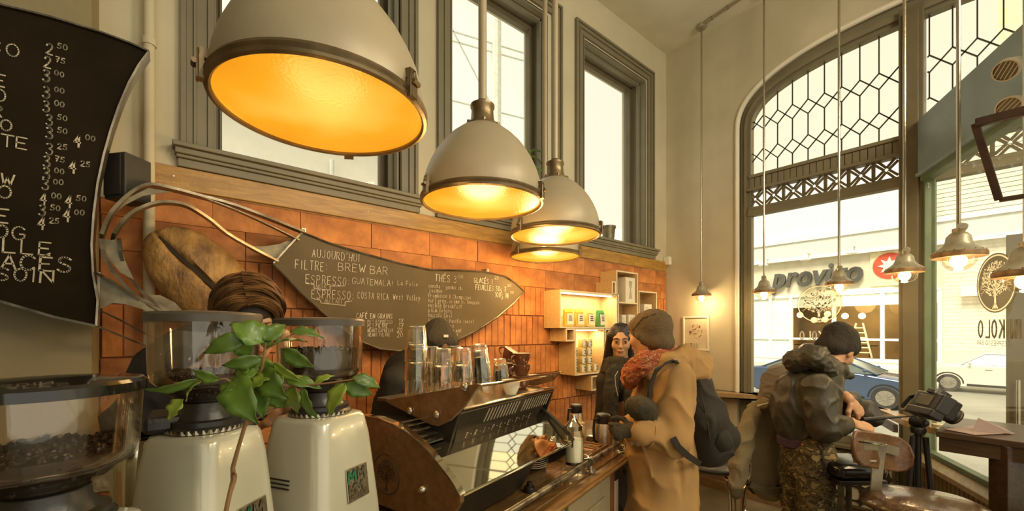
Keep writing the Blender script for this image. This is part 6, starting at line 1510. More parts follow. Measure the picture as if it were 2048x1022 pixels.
# ------------------------------------------------------------------ barista bent over between the grinders
D = 1.13; base = at(400, 660, 1.56); base.z = 0; W_ = lambda px, py, dd=0: at(px, py, D+dd)
t = thing('person', 'barista with wavy brown hair in a black shirt bent over behind the grinders', 'person', base)
M_shirt = mat('black_shirt', (.016, .013, .010), .8, var=.3)
sd = Sdf(); hc = W_(503, 640, .03); Hh, HR = head_sdf(sd, hc, CF*-.66+CR*.50+UP*-.50, UP*.8-CF*.45+CR*.1, .90)
sd.cap(Hh(0,-.02,-.04), W_(440, 750, .16), .055, .065, .03); hip = Vector((base.x, base.y, .93))
sd.cap(W_(435, 760, .18), hip, .12, .13, .05)
for q in (-1, 1): hj = hip+CR*q*.09; sd.chain([hj, Vector((hj.x, hj.y, .5)), Vector((hj.x, hj.y, .09))], [.09,.06,.045], .03)
bL = [W_(320, 770, .10), W_(262, 880, .05), W_(420, 900, .06), ]; bR = [W_(540, 790, .20), W_(640, 880, .22), W_(585, 808, .02)]
sd.chain(bL, [.055,.050,.034], .03); sd.chain(bR, [.05,.042,.028], .03)
sd_build(sd, 'body', M_skin, t, .0065); face_bits(t, Hh, HR, .98, M_hair)
sd = Sdf(); hand_sdf(sd, bR[2], CR*-.8+UP*.1, UP*.6-CF*.8, -1, .5, 1.0); hand_sdf(sd, bL[2], CR*.9+UP*-.1, UP*.6-CF*.8, 1, .5, 1.0); sd_build(sd, 'hands', M_skin, t, .0035)
sd = Sdf(); sd.ell(Hh(0,-.020,.042), (.080,.094,.082), HR, .02); sd.cap(Hh(-.066,-.03,.02), Hh(-.055,-.05,-.05), .03, .03, .02); sd.cap(Hh(.066,-.03,.02), Hh(.055,-.05,-.05), .03, .03, .02)
r = random.Random(11)
hb_ = sd_build(sd, 'hair', mat('hair_base', (.030, .016, .007), .6, var=.2), t, .004, smooth_it=2)
def catm(P, n=4):
    Q = []
    for i in range(len(P)-1):
        a, b, c, d = P[max(i-1, 0)], P[i], P[i+1], P[min(i+2, len(P)-1)]
        for k in range(n): u = k/n; Q.append(.5*((2*b)+(c-a)*u+(2*a-5*b+4*c-d)*u*u+(3*b-a-3*c+d)*u**3))
    return Q+[P[-1]]
M_str = mat('hair_strand', (.12, .060, .022), .32, var=.4, vscale=16, bump=0, dirt=(.030, .015, .006))
m = MB()
for k in range(900):
    sgn = -1 if k % 2 else 1; q = 1.0-1.9*r.random()**1.25; l = r.uniform(.0, .010)+.012*max(0, q); grp = math.floor(q*9); ph = grp*1.7+sgn; pts = []
    q2 = q*.9+.1*(grp+.5)/9
    for ii in range(8):
        u = ii/7; qq = (q+(q2-q)*u); yy = min(.97, max(-.97, qq*(1-.22*u*(1 if q > 0 else .2))+.045*math.sin(u*6+ph)*u)); rad = math.sqrt(1-yy*yy); rad = max(rad, .42) if q > 0 else rad
        fi = .0+(2.15+.25*math.sin(ph))*u; lift = l+.006*math.sin(u*5+ph)
        pts.append(Hh(.0+sgn*(.084*rad+lift)*math.sin(fi), -.020+(.098+l*.6)*yy, .042+(.086*rad+lift)*math.cos(fi)))
    Q = catm(pts); m.tube(Q, [.0008+.0013*math.sin(PI*min(1, (i+1)/len(Q))) for i in range(len(Q))], 4, cap=False)
stuff(m.build('hair_locks', M_str, t, world=True, smooth=80))
sd = Sdf(); sd.cap(W_(410, 745, .20), hip+UP*.1, .15, .16, .06); sd.cap(W_(330, 765, .12), W_(268, 845, .06), .082, .070, .05); sd.cap(W_(340, 760, .16), W_(520, 790, .20), .09, .08, .05); sd.cap(bR[0], (Vector(bR[0])+Vector(bR[1]))/2, .075, .065, .03)
sd_build(sd, 'shirt', M_shirt, t, .008, wr=(.014, 8, (1,1,1), 2))
shoes(t, [Vector((hip.x, hip.y, 0))+CR*q*.09 for q in (-1, 1)], M_black, CF*-1)

# ------------------------------------------------------------------ second barista beyond the machine
D = 2.30; base = at(835, 660, D); base.z = 0; W_ = lambda px, py, dd=0: at(px, py, D+dd)
t = thing('person', 'barista in a dark beanie turned away behind the stacked glasses', 'person', base)
sd = Sdf(); hc = W_(880, 690); Hh, HR = head_sdf(sd, hc, CR*.75+CF*.6+UP*-.25, UP, .90)
sd.cap(Hh(0,-.02,-.05), W_(846, 745, .0), .05, .06, .03); hip = Vector((base.x, base.y, .93)); sd.cap(W_(835, 750), hip, .12, .14, .05)
for q in (-1, 1): hj = hip+CF*q*.09; sd.chain([hj, Vector((hj.x, hj.y, .5)), Vector((hj.x, hj.y, .09))], [.09,.06,.045], .03)
cA = [W_(792, 765, -.14), W_(770, 850, -.14), W_(850, 880, -.14)]; cB = [W_(850, 765, .14), W_(870, 850, .12), W_(920, 880, .05)]
for q in (cA, cB): sd.chain(q, [.055,.045,.03], .03)
sd_build(sd, 'body', mat('skin_brown', (.16, .08, .035), .5), t, .0075)
sd = Sdf(); 
for q in (cA, cB): hand_sdf(sd, q[2], CR*.9, UP, 1, .4, 1.0)
sd_build(sd, 'hands', MATS['skin_brown'], t, .005)
sd = Sdf(); sd.ell(Hh(0,-.02,.045), (.080,.098,.080), HR, .02); sd.ell(Hh(0,-.035,.090), (.060,.062,.062), HR, .03); sd.cap(Hh(0,.055,.035), Hh(0,-.07,.018), .045, .045, .03, w=HR @ Vector((1,0,0)), f=1.35)
sd_build(sd, 'beanie', mat('charcoal_wool', (.045, .036, .020), .9, var=.2, bump=.5, bscale=130), t, .006, wr=(.003, 24, (1,1,.4), 3))
m = MB(); m.box(W_(892, 672, -.085), (.024, .003, .014), frame_from(UP, CR)); m.build('beanie_tag', M_white, t, world=True, smooth=0)
sd = Sdf(); sd.cap(W_(822, 755), W_(815, 820), .15, .17, .05); sd.cap(W_(815, 820), hip, .165, .155, .05)
for q in (cA, cB): sd.chain(q[:2], [.085,.075], .04); sd.cap(q[1], (Vector(q[1])+Vector(q[2]))/2, .07, .055, .03)
sd_build(sd, 'shirt', M_shirt, t, .009, wr=(.014, 8, (1,1,.7), 9))
shoes(t, [Vector((hip.x, hip.y, 0))+CF*q*.09 for q in (-1, 1)], M_black, CR)

# ------------------------------------------------------------------ person in grey seated behind the standing man
D = 3.0; base = at(1578, 660, D); base.z = 0; W_ = lambda px, py, dd=0: at(px, py, D+dd)
t = thing('person', 'person in a grey quilted jacket sitting at the window, mostly hidden behind the standing man', 'person', base)
sd = Sdf(); hc = W_(1618, 722); Hh, HR = head_sdf(sd, hc, CF*.8+CR*.5+UP*-.2, UP, .92)
hip = Vector((base.x, base.y, .80)); sd.cap(Hh(0,-.02,-.05), W_(1592, 758), .05, .06, .03); sd.cap(W_(1585, 768), hip, .12, .14, .05)
for q in (-1, 1): hj = hip+CR*q*.09; kn = hj+CF*.36+UP*-.02+CR*.05; sd.chain([hj, kn, kn-UP*.45], [.085,.06,.045], .03)
gA = [W_(1548, 785, -.02), W_(1528, 830, .06), W_(1560, 825, .25)]; gB = [W_(1612, 775, .02), W_(1630, 830, .10), W_(1600, 825, .28)]
for q in (gA, gB): sd.chain(q, [.055,.045,.03], .03)
sd_build(sd, 'body', M_skin, t, .008); sd = Sdf()
for q, w in ((gA, -1), (gB, 1)): hand_sdf(sd, q[2], CF*.8+CR*.2*w*-1, UP, w, .4, .95)
sd_build(sd, 'hands', M_skin, t, .005)
sd = Sdf(); sd.ell(Hh(0,-.02,.045), (.082,.10,.085), HR, .02); sd_build(sd, 'hair', M_hair, t, .007, wr=(.004, 24, (1,1,.4), 3))
sd = Sdf(); sd.cap(W_(1575, 768), hip, .15, .16, .05, w=CR, f=1.15)
for q in (gA, gB): sd.chain(q, [.075,.065,.045], .04)
sd_build(sd, 'jacket', mat('grey_quilt', (.16, .13, .09), .7, var=.15), t, .009, wr=(.010, 12, (.6,.6,1.8), 9))
sd = Sdf()
for q in (-1, 1): hj = hip+CR*q*.09; kn = hj+CF*.36+UP*-.02+CR*.05; sd.chain([hj, kn, kn-UP*.40], [.095,.075,.06], .03)
sd_build(sd, 'trousers', M_jean, t, .01); shoes(t, [hip+CR*q*.09+CF*.36+CR*.05-UP*.80+UP*.30 for q in (-1, 1)], M_black, CF)
# ================================================================== WINDOW COUNTER, STOOLS, TRIPOD
M_cwood = woodmat('counter_wood', (.44, .30, .14), (.32, .20, .085), .3, 'Y', 3, coat=.3)
M_dwood = woodmat('dark_table_wood', (.060, .032, .014), (.035, .018, .008), .4, 'Y', 3, coat=.1)
def poly_top(m, pts, z0, z1):
    n = len(pts); ar = sum(pts[i-1][0]*pts[i][1]-pts[i][0]*pts[i-1][1] for i in range(n))
    if ar < 0: pts = pts[::-1]
    m.add([(p[0], p[1], z0) for p in pts]+[(p[0], p[1], z1) for p in pts], [tuple(range(n))[::-1], tuple(range(n, 2*n))]+[(i, (i+1) % n, n+(i+1) % n, n+i) for i in range(n)]); return m
t = thing('window_counter', 'long pale wooden counter running along the front windows and turning at the lobby glass', 'counter', (4.2, 1.2, 0))
f1 = onZ(1416, 784, 1.0); f2 = onZ(1526, 790, 1.0); f3 = onZ(1722, 803, 1.0)
f4 = f3+E1*.80; b4 = f4-N1*.30; kk = (M0+N1*.09)
bcorner = kk+E1*.02; b4 = kk+E1*.98
m = MB(); poly_top(m, [(f1.x, 2.5), (f1.x, f1.y), (f2.x, f2.y), (f3.x, f3.y), (f4.x, f4.y), (b4.x, b4.y), (4.32, .62), (4.385, .62), (4.385, 2.5)], .955, 1.0); m.build('counter_top', M_cwood, t, world=True, smooth=0, bevel=.003)
m = MB(); m.ribbon([Vector((f2.x+.06, f2.y, .925)), Vector((f3.x+.06, f3.y+.02, .925)), Vector((f4.x+.03, f4.y+.05, .925))], .055, .025, UZ); m.build('apron', M_dwood, t, world=True, smooth=0)
m = MB(); m.bx(f1.x+.03, 4.38, 2.0, 2.03, .80, .955); m.build('bracket', M_dkmetal, t, world=True, smooth=0)
m = MB(); m.bx(f1.x+.03, 4.38, .95, .98, .80, .955); m.build('bracket', M_dkmetal, t, world=True, smooth=0)
# dark table at the right
z = 1.10
A = onZ(1872, 862, z); B = onZ(2055, 886, z); C = onZ(2075, 852, z); Dp = onZ(1902, 834, z); B2_ = B+(B-A)*.6; C2_ = C+(B-A)*.6
t = thing('dark_table', 'dark wooden table with thick square legs at the right edge', 'table', tuple((A+C)/2-Vector((0,0,z))))
m = MB(); poly_top(m, [A, B2_, C2_, Dp], z-.03, z); m.build('table_top', M_dwood, t, world=True, smooth=0, bevel=.003)
ins = lambda p: p+((A+C)/2-p)*.10
m = MB(); Ai, Bi = A+(C-A)*.03, B2_+(C-A)*.03; m.beam(Ai-UZ*.065, Bi-UZ*.065, .02, .07); Ci = Dp+(C-A)*-.05; m.beam(Ai-UZ*.065+(Bi-Ai)*.03, Ci-UZ*.065+(Bi-Ai)*.03, .02, .07); m.build('apron', M_dwood, t, world=True, smooth=0)
for px, d in ((2012, 2.0), (2150, 1.75)):
    p = at(px, 660, d); m = MB(); m.box((p.x, p.y, .535), (.08, .08, 1.07), rot(0, 0, -YAW)); m.build('leg', M_dwood, t, world=True, smooth=0, bevel=.003)
# folded menus on the dark table
M_pap = mat('mauve_paper', (.30, .22, .20), .7, var=.05)
for lb, pts, zz in (('flat mauve paper menu lying on the dark table', [(1888, 858), (1950, 870), (2030, 866), (1960, 850)], 1.104),):
    q = [onZ(x, y, zz) for x, y in pts]; m = MB(); poly_top(m, q, zz-.001, zz+.001); tag(m.build('paper_menu', M_pap, smooth=0), lb, 'menu')
q = [onZ(1945, 862, 1.106), onZ(2028, 868, 1.106)]; pk = at(1956, 836, 2.12); pk2 = at(2010, 858, 2.12)
m = MB(); P = [q[0], q[1], pk2, pk]; m.add(P+[p+Vector((.002, 0, .001)) for p in P], [(0,1,2,3), (7,6,5,4)]+[(i, 4+i, 4+(i+1) % 4, (i+1) % 4) for i in range(4)]); tag(m.build('paper_menu', M_pap, smooth=0), 'mauve paper menu folded up like a tent on the dark table', 'menu')
# jar on the counter
p = onZ(1877, 857, 1.0); t = thing('candle_jar', 'small clear glass candle jar on the window counter below the camera', 'jar', tuple(p+Vector((0,0,.001))))
m = MB(); m.shell([(0,.001),(.036,.001),(.040,.008),(.040,.055),(.037,.055),(.037,.010),(0,.008)], 24); m.build('jar', M_tum, t); m = MB(); m.lathe([(0,.010),(.035,.010),(.035,.026),(0,.027)], 20); m.build('wax', M_cupi, t)
# dark bag on the counter by the man's hands
sd = Sdf(); sd.cap(at(1735, 822, 2.72), at(1752, 846, 2.66), .05, .045, .03); sd.ell(at(1728, 836, 2.74), (.07,.08,.055), None, .03); o = sd_build(sd, 'shoulder_bag', mat('grey_nylon', (.055, .050, .040), .6, var=.3), None, .007, wr=(.010, 12, (1,1,1), 3)); tag(o, 'dark grey soft bag on the counter under the man\'s hands', 'bag')
o.location.z = max(o.location.z, 1.0)

# ---- stools
M_tube = M_chrome
def bar_stool(label, px, d, seat=.70, back=None):
    p = at(px, 660, d); t = thing('bar_stool', label, 'stool', (p.x, p.y, 0), group='stools at the window counter')
    m = MB(); m.lathe([(0, seat-.02), (.150, seat-.02), (.165, seat-.008), (.165, seat+.004), (.150, seat+.014), (0, seat+.010)], 32); m.build('seat', M_black, t, smooth=50)
    for k in range(4):
        a = PI/4+k*PI/2+.3; c, s_ = math.cos(a), math.sin(a)
        m = MB(); m.tube([Vector((c*.05, s_*.05, seat-.025)), Vector((c*.12, s_*.12, seat-.03)), Vector((c*.155, s_*.155, seat-.06)), Vector((c*.17, s_*.17, seat-.14)), Vector((c*.20, s_*.20, .012))], .011, 10); m.build('leg', M_tube, t)
        m = MB(); m.lathe([(.014,0),(.014,.012)], 10, (c*.20, s_*.20, .0)); m.build('rubber_foot', M_black, t)
    m = MB(); m.tube([Vector((.186*math.cos(a), .186*math.sin(a), .22)) for a in [k*PI/12 for k in range(24)]], .008, 8, closed=True); m.build('foot_ring', M_tube, t)
    return t
bar_stool('chrome-legged stool behind the camel coat woman\'s backpack', 1425, 2.95, .66)
st = bar_stool('chrome-legged stool with the olive jacket hung on it', 1530, 2.72, .66)
m = MB(); P = at(1516, 830, 2.66); Q = at(1562, 826, 2.70); b0 = Vector((P.x, P.y, .66)); b1 = Vector((Q.x, Q.y, .66)); m.tube([b0, Vector((P.x, P.y, P.z-.015)), Vector((Q.x, Q.y, Q.z-.01)), b1], .010, 8); m.build('back_rail', M_tube, st, world=True)
# jacket draped over it
M_oliv = mat('olive_canvas', (.29, .225, .115), .85, var=.15, vscale=7, bump=.3, bscale=90)
W_ = lambda px, py, dd=0: at(px, py, 2.62+dd)
t = thing('hanging_jacket', 'olive canvas jacket hung over the back of a stool', 'jacket', tuple(W_(1525, 990)))
sd = Sdf(); sd.cap(W_(1508, 824, 0), W_(1556, 822, .0), .030, .035, .03); sd.cap(W_(1530, 832, .0), W_(1532, 900, .0), .085, .095, .04, w=CF, f=.6); sd.cap(W_(1528, 880, .0), W_(1536, 968, .0), .095, .105, .04, w=CF, f=.55)
sd_build(sd, 'jacket_body', M_oliv, t, .0065, wr=(.014, 9, (1,1,.45), 3))
sd = Sdf(); sd.chain([W_(1506, 828, -.05), W_(1490, 880, -.07), W_(1478, 935, -.07), W_(1474, 968, -.07)], [.045,.052,.048,.042], .02); sd_build(sd, 'sleeve', M_oliv, t, .0065, wr=(.012, 11, (1,1,.8), 5))
sd = Sdf(); sd.cap(W_(1474, 972, -.07), W_(1472, 986, -.07), .038, .036, .01); sd_build(sd, 'cuff', mat('olive_rib', (.13, .10, .045), .9, bump=.6, bscale=160), t, .006)
sd = Sdf(); sd.chain([W_(1502, 816, -.03), W_(1530, 808, -.05), W_(1562, 814, -.03)], [.026,.034,.028], .02); sd_build(sd, 'collar', M_oliv, t, .006, wr=(.006, 20, (1,1,1), 5))
m = MB(); m.ribbon([W_(1500, 968, -.10), W_(1535, 982, -.12), W_(1572, 980, -.10)], .035, .02, UZ); m.build('waistband', MATS['olive_rib'], t, world=True)
m = MB(); m.tube([W_(1515, 812, -.10), W_(1538, 806, -.11), W_(1556, 808, -.10)], .006, 6); m.build('white_lining', M_white, t, world=True)
# black stool by the man
p = at(1690, 660, 2.20); t = thing('padded_stool', 'black padded stool on grey square legs beside the man in camouflage trousers', 'stool', (p.x, p.y, 0), -YAW)
m = MB(); m.box((0, 0, .905), (.25, .25, .075)); m.build('seat', mat('black_vinyl', (.012, .010, .008), .15, var=.1, bump=.02), t, smooth=60, bevel=.03)
m = MB(); m.box((0, 0, .855), (.24, .24, .022)); m.build('seat_frame', M_dkmetal, t, smooth=0, bevel=.003)
for sx in (-1, 1):
    for sy in (-1, 1): m = MB(); m.beam((sx*.10, sy*.10, .845), (sx*.125, sy*.125, 0), .026, .026); m.build('leg', M_iron, t, smooth=0, bevel=.003)
m = MB()
for sx in (-1, 1): m.beam((sx*.12, -.12, .30), (sx*.12, .12, .30), .014, .014)
m.build('stretcher', M_iron, t, smooth=0)
# plywood-backed work stool in front
M_ply2 = woodmat('bentwood_ply', (.15, .062, .018), (.085, .034, .010), .35, 'X', 4, coat=.15)
D = 1.90; W_ = lambda px, py, dd=0: at(px, py, D+dd)
b = at(1805, 660, 1.84); t = thing('work_stool', 'swivel stool with curved brown plywood backrest on a steel bracket', 'stool', (b.x, b.y, 0))
out = [(1703,872),(1706,862),(1716,860),(1760,866),(1800,875),(1820,890),(1829,912),(1827,930),(1812,941),(1790,943),(1750,937),(1718,930),(1704,915),(1701,895)]
m = MB(); 
def bk(x, y, o=0): u = (x-1765)/64; return W_(x, y, -.10*u*u+.10*u+.05+o)
n = len(out); rings = []
for kk_ in (0, .35, .7, .92, 1.0):
    rings.append([bk(1765+(x-1765)*kk_, 902+(y-902)*kk_) for x, y in out])
vs = []; fs = []
for rr in rings[1:]: vs += rr
c0 = bk(1765, 902); vs.append(c0); ci = len(vs)-1
for i in range(n): fs.append((ci, (i+1) % n, i))
for k in range(3):
    for i in range(n): j = (i+1) % n; fs.append((k*n+i, k*n+j, (k+1)*n+j, (k+1)*n+i))
m.add(vs, fs); o = m.build('backrest', M_ply2, t, world=True, smooth=60); sm = o.modifiers.new('s', 'SOLIDIFY'); sm.thickness = .012; sm.offset = 1
M_brk = mat('bracket_steel', (.30, .26, .18), .4, .7, var=.2, bump=.1)
m = MB(); m.ribbon([bk(1722, 889, -.024), bk(1760, 893, -.024), bk(1797, 904, -.024)], .040, .004, UZ); m.build('cross_plate', M_brk, t, world=True)
m = MB(); m.ribbon([bk(1755, 893, -.028), W_(1756, 920, .02), W_(1753, 960, .01), W_(1750, 990, .03), W_(1775, 1012, .10), W_(1800, 1012, .15)], [.085,.055,.050,.050,.05,.05], .006, CR); m.build('upright', M_brk, t, world=True)
m = MB(); m.ribbon([bk(1715, 883, -.03), bk(1762, 889, -.03)], .006, .006, UZ); m.build('lip', M_chrome, t, world=True)
q = W_(1716, 925, -.02); q = W_(1738, 926, -.03)
m = MB(); R_ = frame_from(-CF); m.lathe([(.016,0),(.018,.004),(.018,.014),(.012,.018),(0,.018)], 8, q+(-CR*.05)); m.tube([q-CR*.05+UZ*.008, q+CR*.03+UZ*.008], .006, 8); m.build('knob', M_brk, t, world=True)
m = MB(); P = [Vector((u*.20, v*.19, .012*math.cos(u*2)+.0)) for u, v in [(math.cos(a)*(1+.12*math.cos(2*a)), math.sin(a)) for a in [k*PI/18 for k in range(36)]]]; sc = Vector((b.x, b.y, .86))+CR*.09+CF*.0
vs = [sc+CR*p.x*1.1+CF*p.y+UZ*(p.z) for p in P]+[sc+CR*p.x*.8+CF*p.y*.75+UZ*.022 for p in P]+[sc+UZ*.028]; n = 36; fs = [(i, (i+1) % n, n+(i+1) % n, n+i) for i in range(n)]+[(n+i, n+(i+1) % n, 2*n) for i in range(n)]
m.add(vs, fs); o = m.build('seat', woodmat('polished_seat', (.10, .055, .022), (.06, .03, .012), .25, 'X', 4, coat=.3), t, world=True, smooth=60); sm = o.modifiers.new('s', 'SOLIDIFY'); sm.thickness = .014; sm.offset = -1
m = MB(); m.tube([(0,0,.10), (0,0,.84)], .022, 12); m.tube([(0,0,.76), (0,0,.845)], .05, 16); m.build('column', M_brk, t)
for k in range(4): a = k*PI/2+.5; m = MB(); m.tube([(0,0,.16), (.12*math.cos(a), .12*math.sin(a), .13), (.24*math.cos(a), .24*math.sin(a), .012)], .014, 8); m.build('leg', M_brk, t)
m = MB(); m.tube([Vector((.18*math.cos(a), .18*math.sin(a), .30)) for a in [k*PI/12 for k in range(24)]], .009, 8, closed=True); m.build('foot_ring', M_tube, t)

# ---- tripod and camera
M_mag = mat('camera_black', (.018, .015, .012), .38, .1, var=.2, bump=.15, bscale=200)
D = 2.27; W_ = lambda px, py, dd=0: at(px, py, D+dd)
hd = W_(1836, 846); t = thing('tripod', 'black tripod with a long pan handle standing at the counter', 'tripod', (hd.x, hd.y, 0))
m = MB(); m.tube([Vector((hd.x, hd.y, .55)), Vector((hd.x, hd.y, hd.z-.04))], .015, 12); m.build('centre_column', M_mag, t, world=True)
for k in range(3):
    a = .4+k*2*PI/3; m = MB(); e = Vector((hd.x+.11*math.cos(a), hd.y+.11*math.sin(a), .01)); s0 = Vector((hd.x+.03*math.cos(a), hd.y+.03*math.sin(a), hd.z-.07))
    m.tube([s0, s0+(e-s0)*.40], .013, 10); m.tube([s0+(e-s0)*.38, s0+(e-s0)*.72], .010, 10); m.tube([s0+(e-s0)*.70, e], .008, 8); m.build('leg', M_mag, t, world=True)
m = MB(); m.lathe([(.03,0),(.035,.02),(.03,.035)], 16, hd-UZ*.055); m.lathe([(.024,-.03),(.026,0),(.024,.03)], 20, hd+UZ*.005, frame_from(-CF+CR*.3)); m.lathe([(.012,0),(.014,.008),(0,.01)], 14, hd+UZ*.005-CF*.032+CR*.01, frame_from(-CF)); m.build('pan_head', M_mag, t, world=True)
m = MB(); m.tube([W_(1838, 840), W_(1828, 832), W_(1800, 834)], .0045, 8); m.tube([W_(1802, 834), W_(1765, 836)], .0065, 8); m.tube([W_(1768, 836), W_(1726, 839)], .010, 10); m.build('pan_handle', M_mag, t, world=True)
# camera body, tilted down to the right
cx = W_(1865, 806); fwv = (CR*.86-CF*.12-UZ*.50).normalized(); upv = (UZ-fwv*fwv.z).normalized(); sdv = fwv.cross(upv).normalized(); RC = Matrix((sdv, fwv, upv)).transposed()
t = thing('photo_camera', 'black digital camera with a zoom lens mounted on the tripod', 'camera', tuple(cx)); t.scale = (1.2, 1.2, 1.2)
m = MB(); m.box((0, 0, 0), (.145, .062, .085), RC); m.box(RC @ Vector((0, -.006, -.055)), (.14, .058, .04), RC); m.build('camera_body', M_mag, t, smooth=0, bevel=.008)
m = MB(); m.taper(RC @ Vector((0, .008, .035)), (.06, .07), (.035, .04), .034, RC); m.build('prism_hump', M_mag, t, smooth=0, bevel=.006)
m = MB(); m.box(RC @ Vector((.055, .038, -.005)), (.034, .04, .09), RC); m.build('grip', mat('grip_rubber', (.012, .010, .008), .8, bump=.5, bscale=250), t, smooth=0, bevel=.010)
m = MB(); m.lathe([(.036,.028),(.038,.045),(.036,.05),(.039,.052),(.039,.082),(.036,.084),(.038,.088),(.038,.108),(.034,.11),(.030,.104),(.028,.09)], 32, RC @ Vector((0,0,-.008)), RC @ rot(-PI/2)); m.build('lens_barrel', M_mag, t, smooth=30)
m = MB(); m.lathe([(.0392,.060),(.0392,.072)], 32, RC @ Vector((0,0,-.008)), RC @ rot(-PI/2)); m.lathe([(.0385,.098),(.0385,.101)], 32, RC @ Vector((0,0,-.008)), RC @ rot(-PI/2)); m.build('focus_ring', M_rust, t)
m = MB(); m.box(RC @ Vector((-.005, -.033, -.002)), (.072, .003, .05), RC); m.build('screen', mat('lcd', (.12, .11, .08), .15, bump=0), t, smooth=0, bevel=.001)
m = MB(); m.lathe([(.010,0),(.010,.012),(0,.012)], 16, RC @ Vector((.05, 0, .042)), RC); m.lathe([(.012,0),(.012,.010),(0,.010)], 16, RC @ Vector((-.05, 0, .042)), RC); m.build('dial', M_mag, t)
m = MB(); m.box(RC @ Vector((0, -.034, .045)), (.026, .014, .02), RC); m.build('eyecup', M_mag, t, smooth=0, bevel=.003)
m = MB(); P = [RC @ Vector(v) for v in ((-.072, 0, .035), (-.10, -.02, .0), (-.10, -.03, -.06), (-.05, -.05, -.08), (.02, -.05, -.075))]; m.ribbon(P, .018, .002, RC @ Vector((0,1,0))); m.build('strap', M_mag, t)

# ---- low items by the front wall
t = thing('star_grille', 'cream panel pierced with star-shaped cut-outs low on the window wall', 'grille', (4.33, 1.0, .2))
y0, y1, z0, z1 = onX(1792, 950, 4.36).y, onX(1655, 950, 4.36).y, .16, .62
m = MB(); m.bx(4.365, 4.395, y0, y1, z0, z1); m.build('panel', mat('cream_panel', (.62, .58, .46), .6), t, world=True, smooth=0)
m = MB()
for a in ((y0, y1, z0, z0+.02), (y0, y1, z1-.02, z1), (y0, y0+.02, z0, z1), (y1-.02, y1, z0, z1)): m.bx(4.345, 4.365, *a)
m.build('frame', M_trimd, t, world=True, smooth=0)
ny, nz = 5, 4
for i in range(ny):
    for j in range(nz):
        yy = y0+(y1-y0)*(i+.5)/ny; zz = z0+(z1-z0)*(j+.5)/nz; s = .058
        P = [(s*(1 if k % 2 == 0 else .30)*math.cos(k*PI/4), s*(1 if k % 2 == 0 else .30)*math.sin(k*PI/4)) for k in range(8)]
        m = MB(); m.prism(P, .008, lambda u, v, w: Vector((4.357+w, yy+u, zz+v))); m.build('star', M_lead, t, world=True, smooth=0)
b_ = sroot('baseboard_right', (4.38, 1.5, 0)); m = MB(); m.bx(4.30, 4.398, .46, 2.52, 0, .09); m.bx(4.365, 4.398, .46, 2.52, .09, .16); m.build('board', woodmat('old_baseboard', (.24, .15, .065), (.16, .09, .035), .5, 'Y'), b_, world=True, smooth=0, bevel=.004)
b_ = sroot('baseboard_back', (2, 2.52, 0)); m = MB(); m.bx(-.2, 4.36, 2.505, 2.535, 0, .14); m.build('board', MATS['old_baseboard'], b_, world=True, smooth=0, bevel=.004)
# glasses on a ledge by the print
t = thing('wall_ledge', 'short wooden ledge on the plaster wall below the framed print', 'ledge', (4.3, 2.25, 1.28)); m = MB(); m.bx(4.22, 4.398, 2.08, 2.40, 1.27, 1.29); m.build('board', M_cwood, t, world=True, smooth=0); m = MB(); m.bx(4.36, 4.398, 2.2, 2.23, 1.18, 1.27); m.build('bracket', M_dkmetal, t, world=True, smooth=0)
for i, (px, k) in enumerate(((1377, 'left'), (1388, 'right'))):
    p = onX(px, 690, 4.31); tumbler('clear glass on the wall ledge behind the coat hood, %s one of two' % k, Vector((4.31, p.y, 1.291)), inv=False, h=.19, r0=.03, r1=.036)

# ---- fittings by the lobby beam
M_cream = mat('cream_plastic', (.56, .50, .38), .5, var=.06)
def onG(px, py, off=0):
    tt = (px-1024)/835; v = Vector((FX+tt*FY, FY-tt*FX, 0)); n = N1; d = ((M0+N1*off).dot(n))/v.dot(n); q = v*d; return Vector((q.x, q.y, CAMZ+(660-py)/835*d))
for lb, (x0, y0), (x1, y1), d0 in (('upper cream spotlight head on the blue beam', (1995, 152), (2036, 124), 1.84), ('lower cream spotlight head on the blue beam, above the hanging frame', (2000, 222), (2046, 205), 1.80)):
    a = at(x0, y0, d0); bq = at(x1, y1, d0+.03); ax = (a-bq).normalized(); t = thing('spotlight_head', lb, 'spotlight', tuple(bq))
    Rz = frame_from(ax); m = MB(); m.shell([(0,-.01),(.020,-.008),(.032,.02),(.040,.06),(.046,.075),(.046,.095),(.040,.096)], 28, (0,0,0), Rz); m.build('housing', M_cream, t, smooth=40)
    m = MB(); m.lathe([(.040,.092),(.030,.086),(0,.084)], 24, (0,0,0), Rz); m.build('reflector', M_trimd, t)
    for k in range(-2, 3): m = MB(); m.tube([Rz @ Vector((-.036, k*.014, .094)), Rz @ Vector((.036, k*.014, .094))], .0022, 5); m.build('guard_wire', M_cream, t)
    e = onG(x1+18, y1-4, .06); m = MB(); m.tube([Vector((0,0,0)), (e-bq)*.6, e-bq], .011, 8); m.lathe([(.028,0),(.026,.012)], 16, e-bq, frame_from(N1)); m.build('mount_arm', M_cream, t)
D = 1.62; W_ = lambda px, py, dd=0: at(px, py, D+dd)
t = thing('hanging_sign_frame', 'rusty dark metal frame hanging at the upper right edge of the photo', 'frame', tuple(W_(1998, 402)))
dirF = Vector((0, -1, 0)); P = [W_(1950, 247), W_(1998, 400)]; w1 = .42
m = MB(); m.beam(P[0], P[0]+dirF*w1*.9, .028, .032); m.build('top_bar', mat('rust_dark', (.06, .032, .018), .6, .4, var=.4, bump=.3), t, world=True, smooth=0, bevel=.004)
m = MB(); m.beam(P[0], P[1], .020, .024, up=dirF); m.build('side_bar', MATS['rust_dark'], t, world=True, smooth=0, bevel=.003)
m = MB(); m.beam(P[1], P[1]+dirF*w1*.7, .014, .016); m.build('bottom_bar', MATS['rust_dark'], t, world=True, smooth=0, bevel=.003)
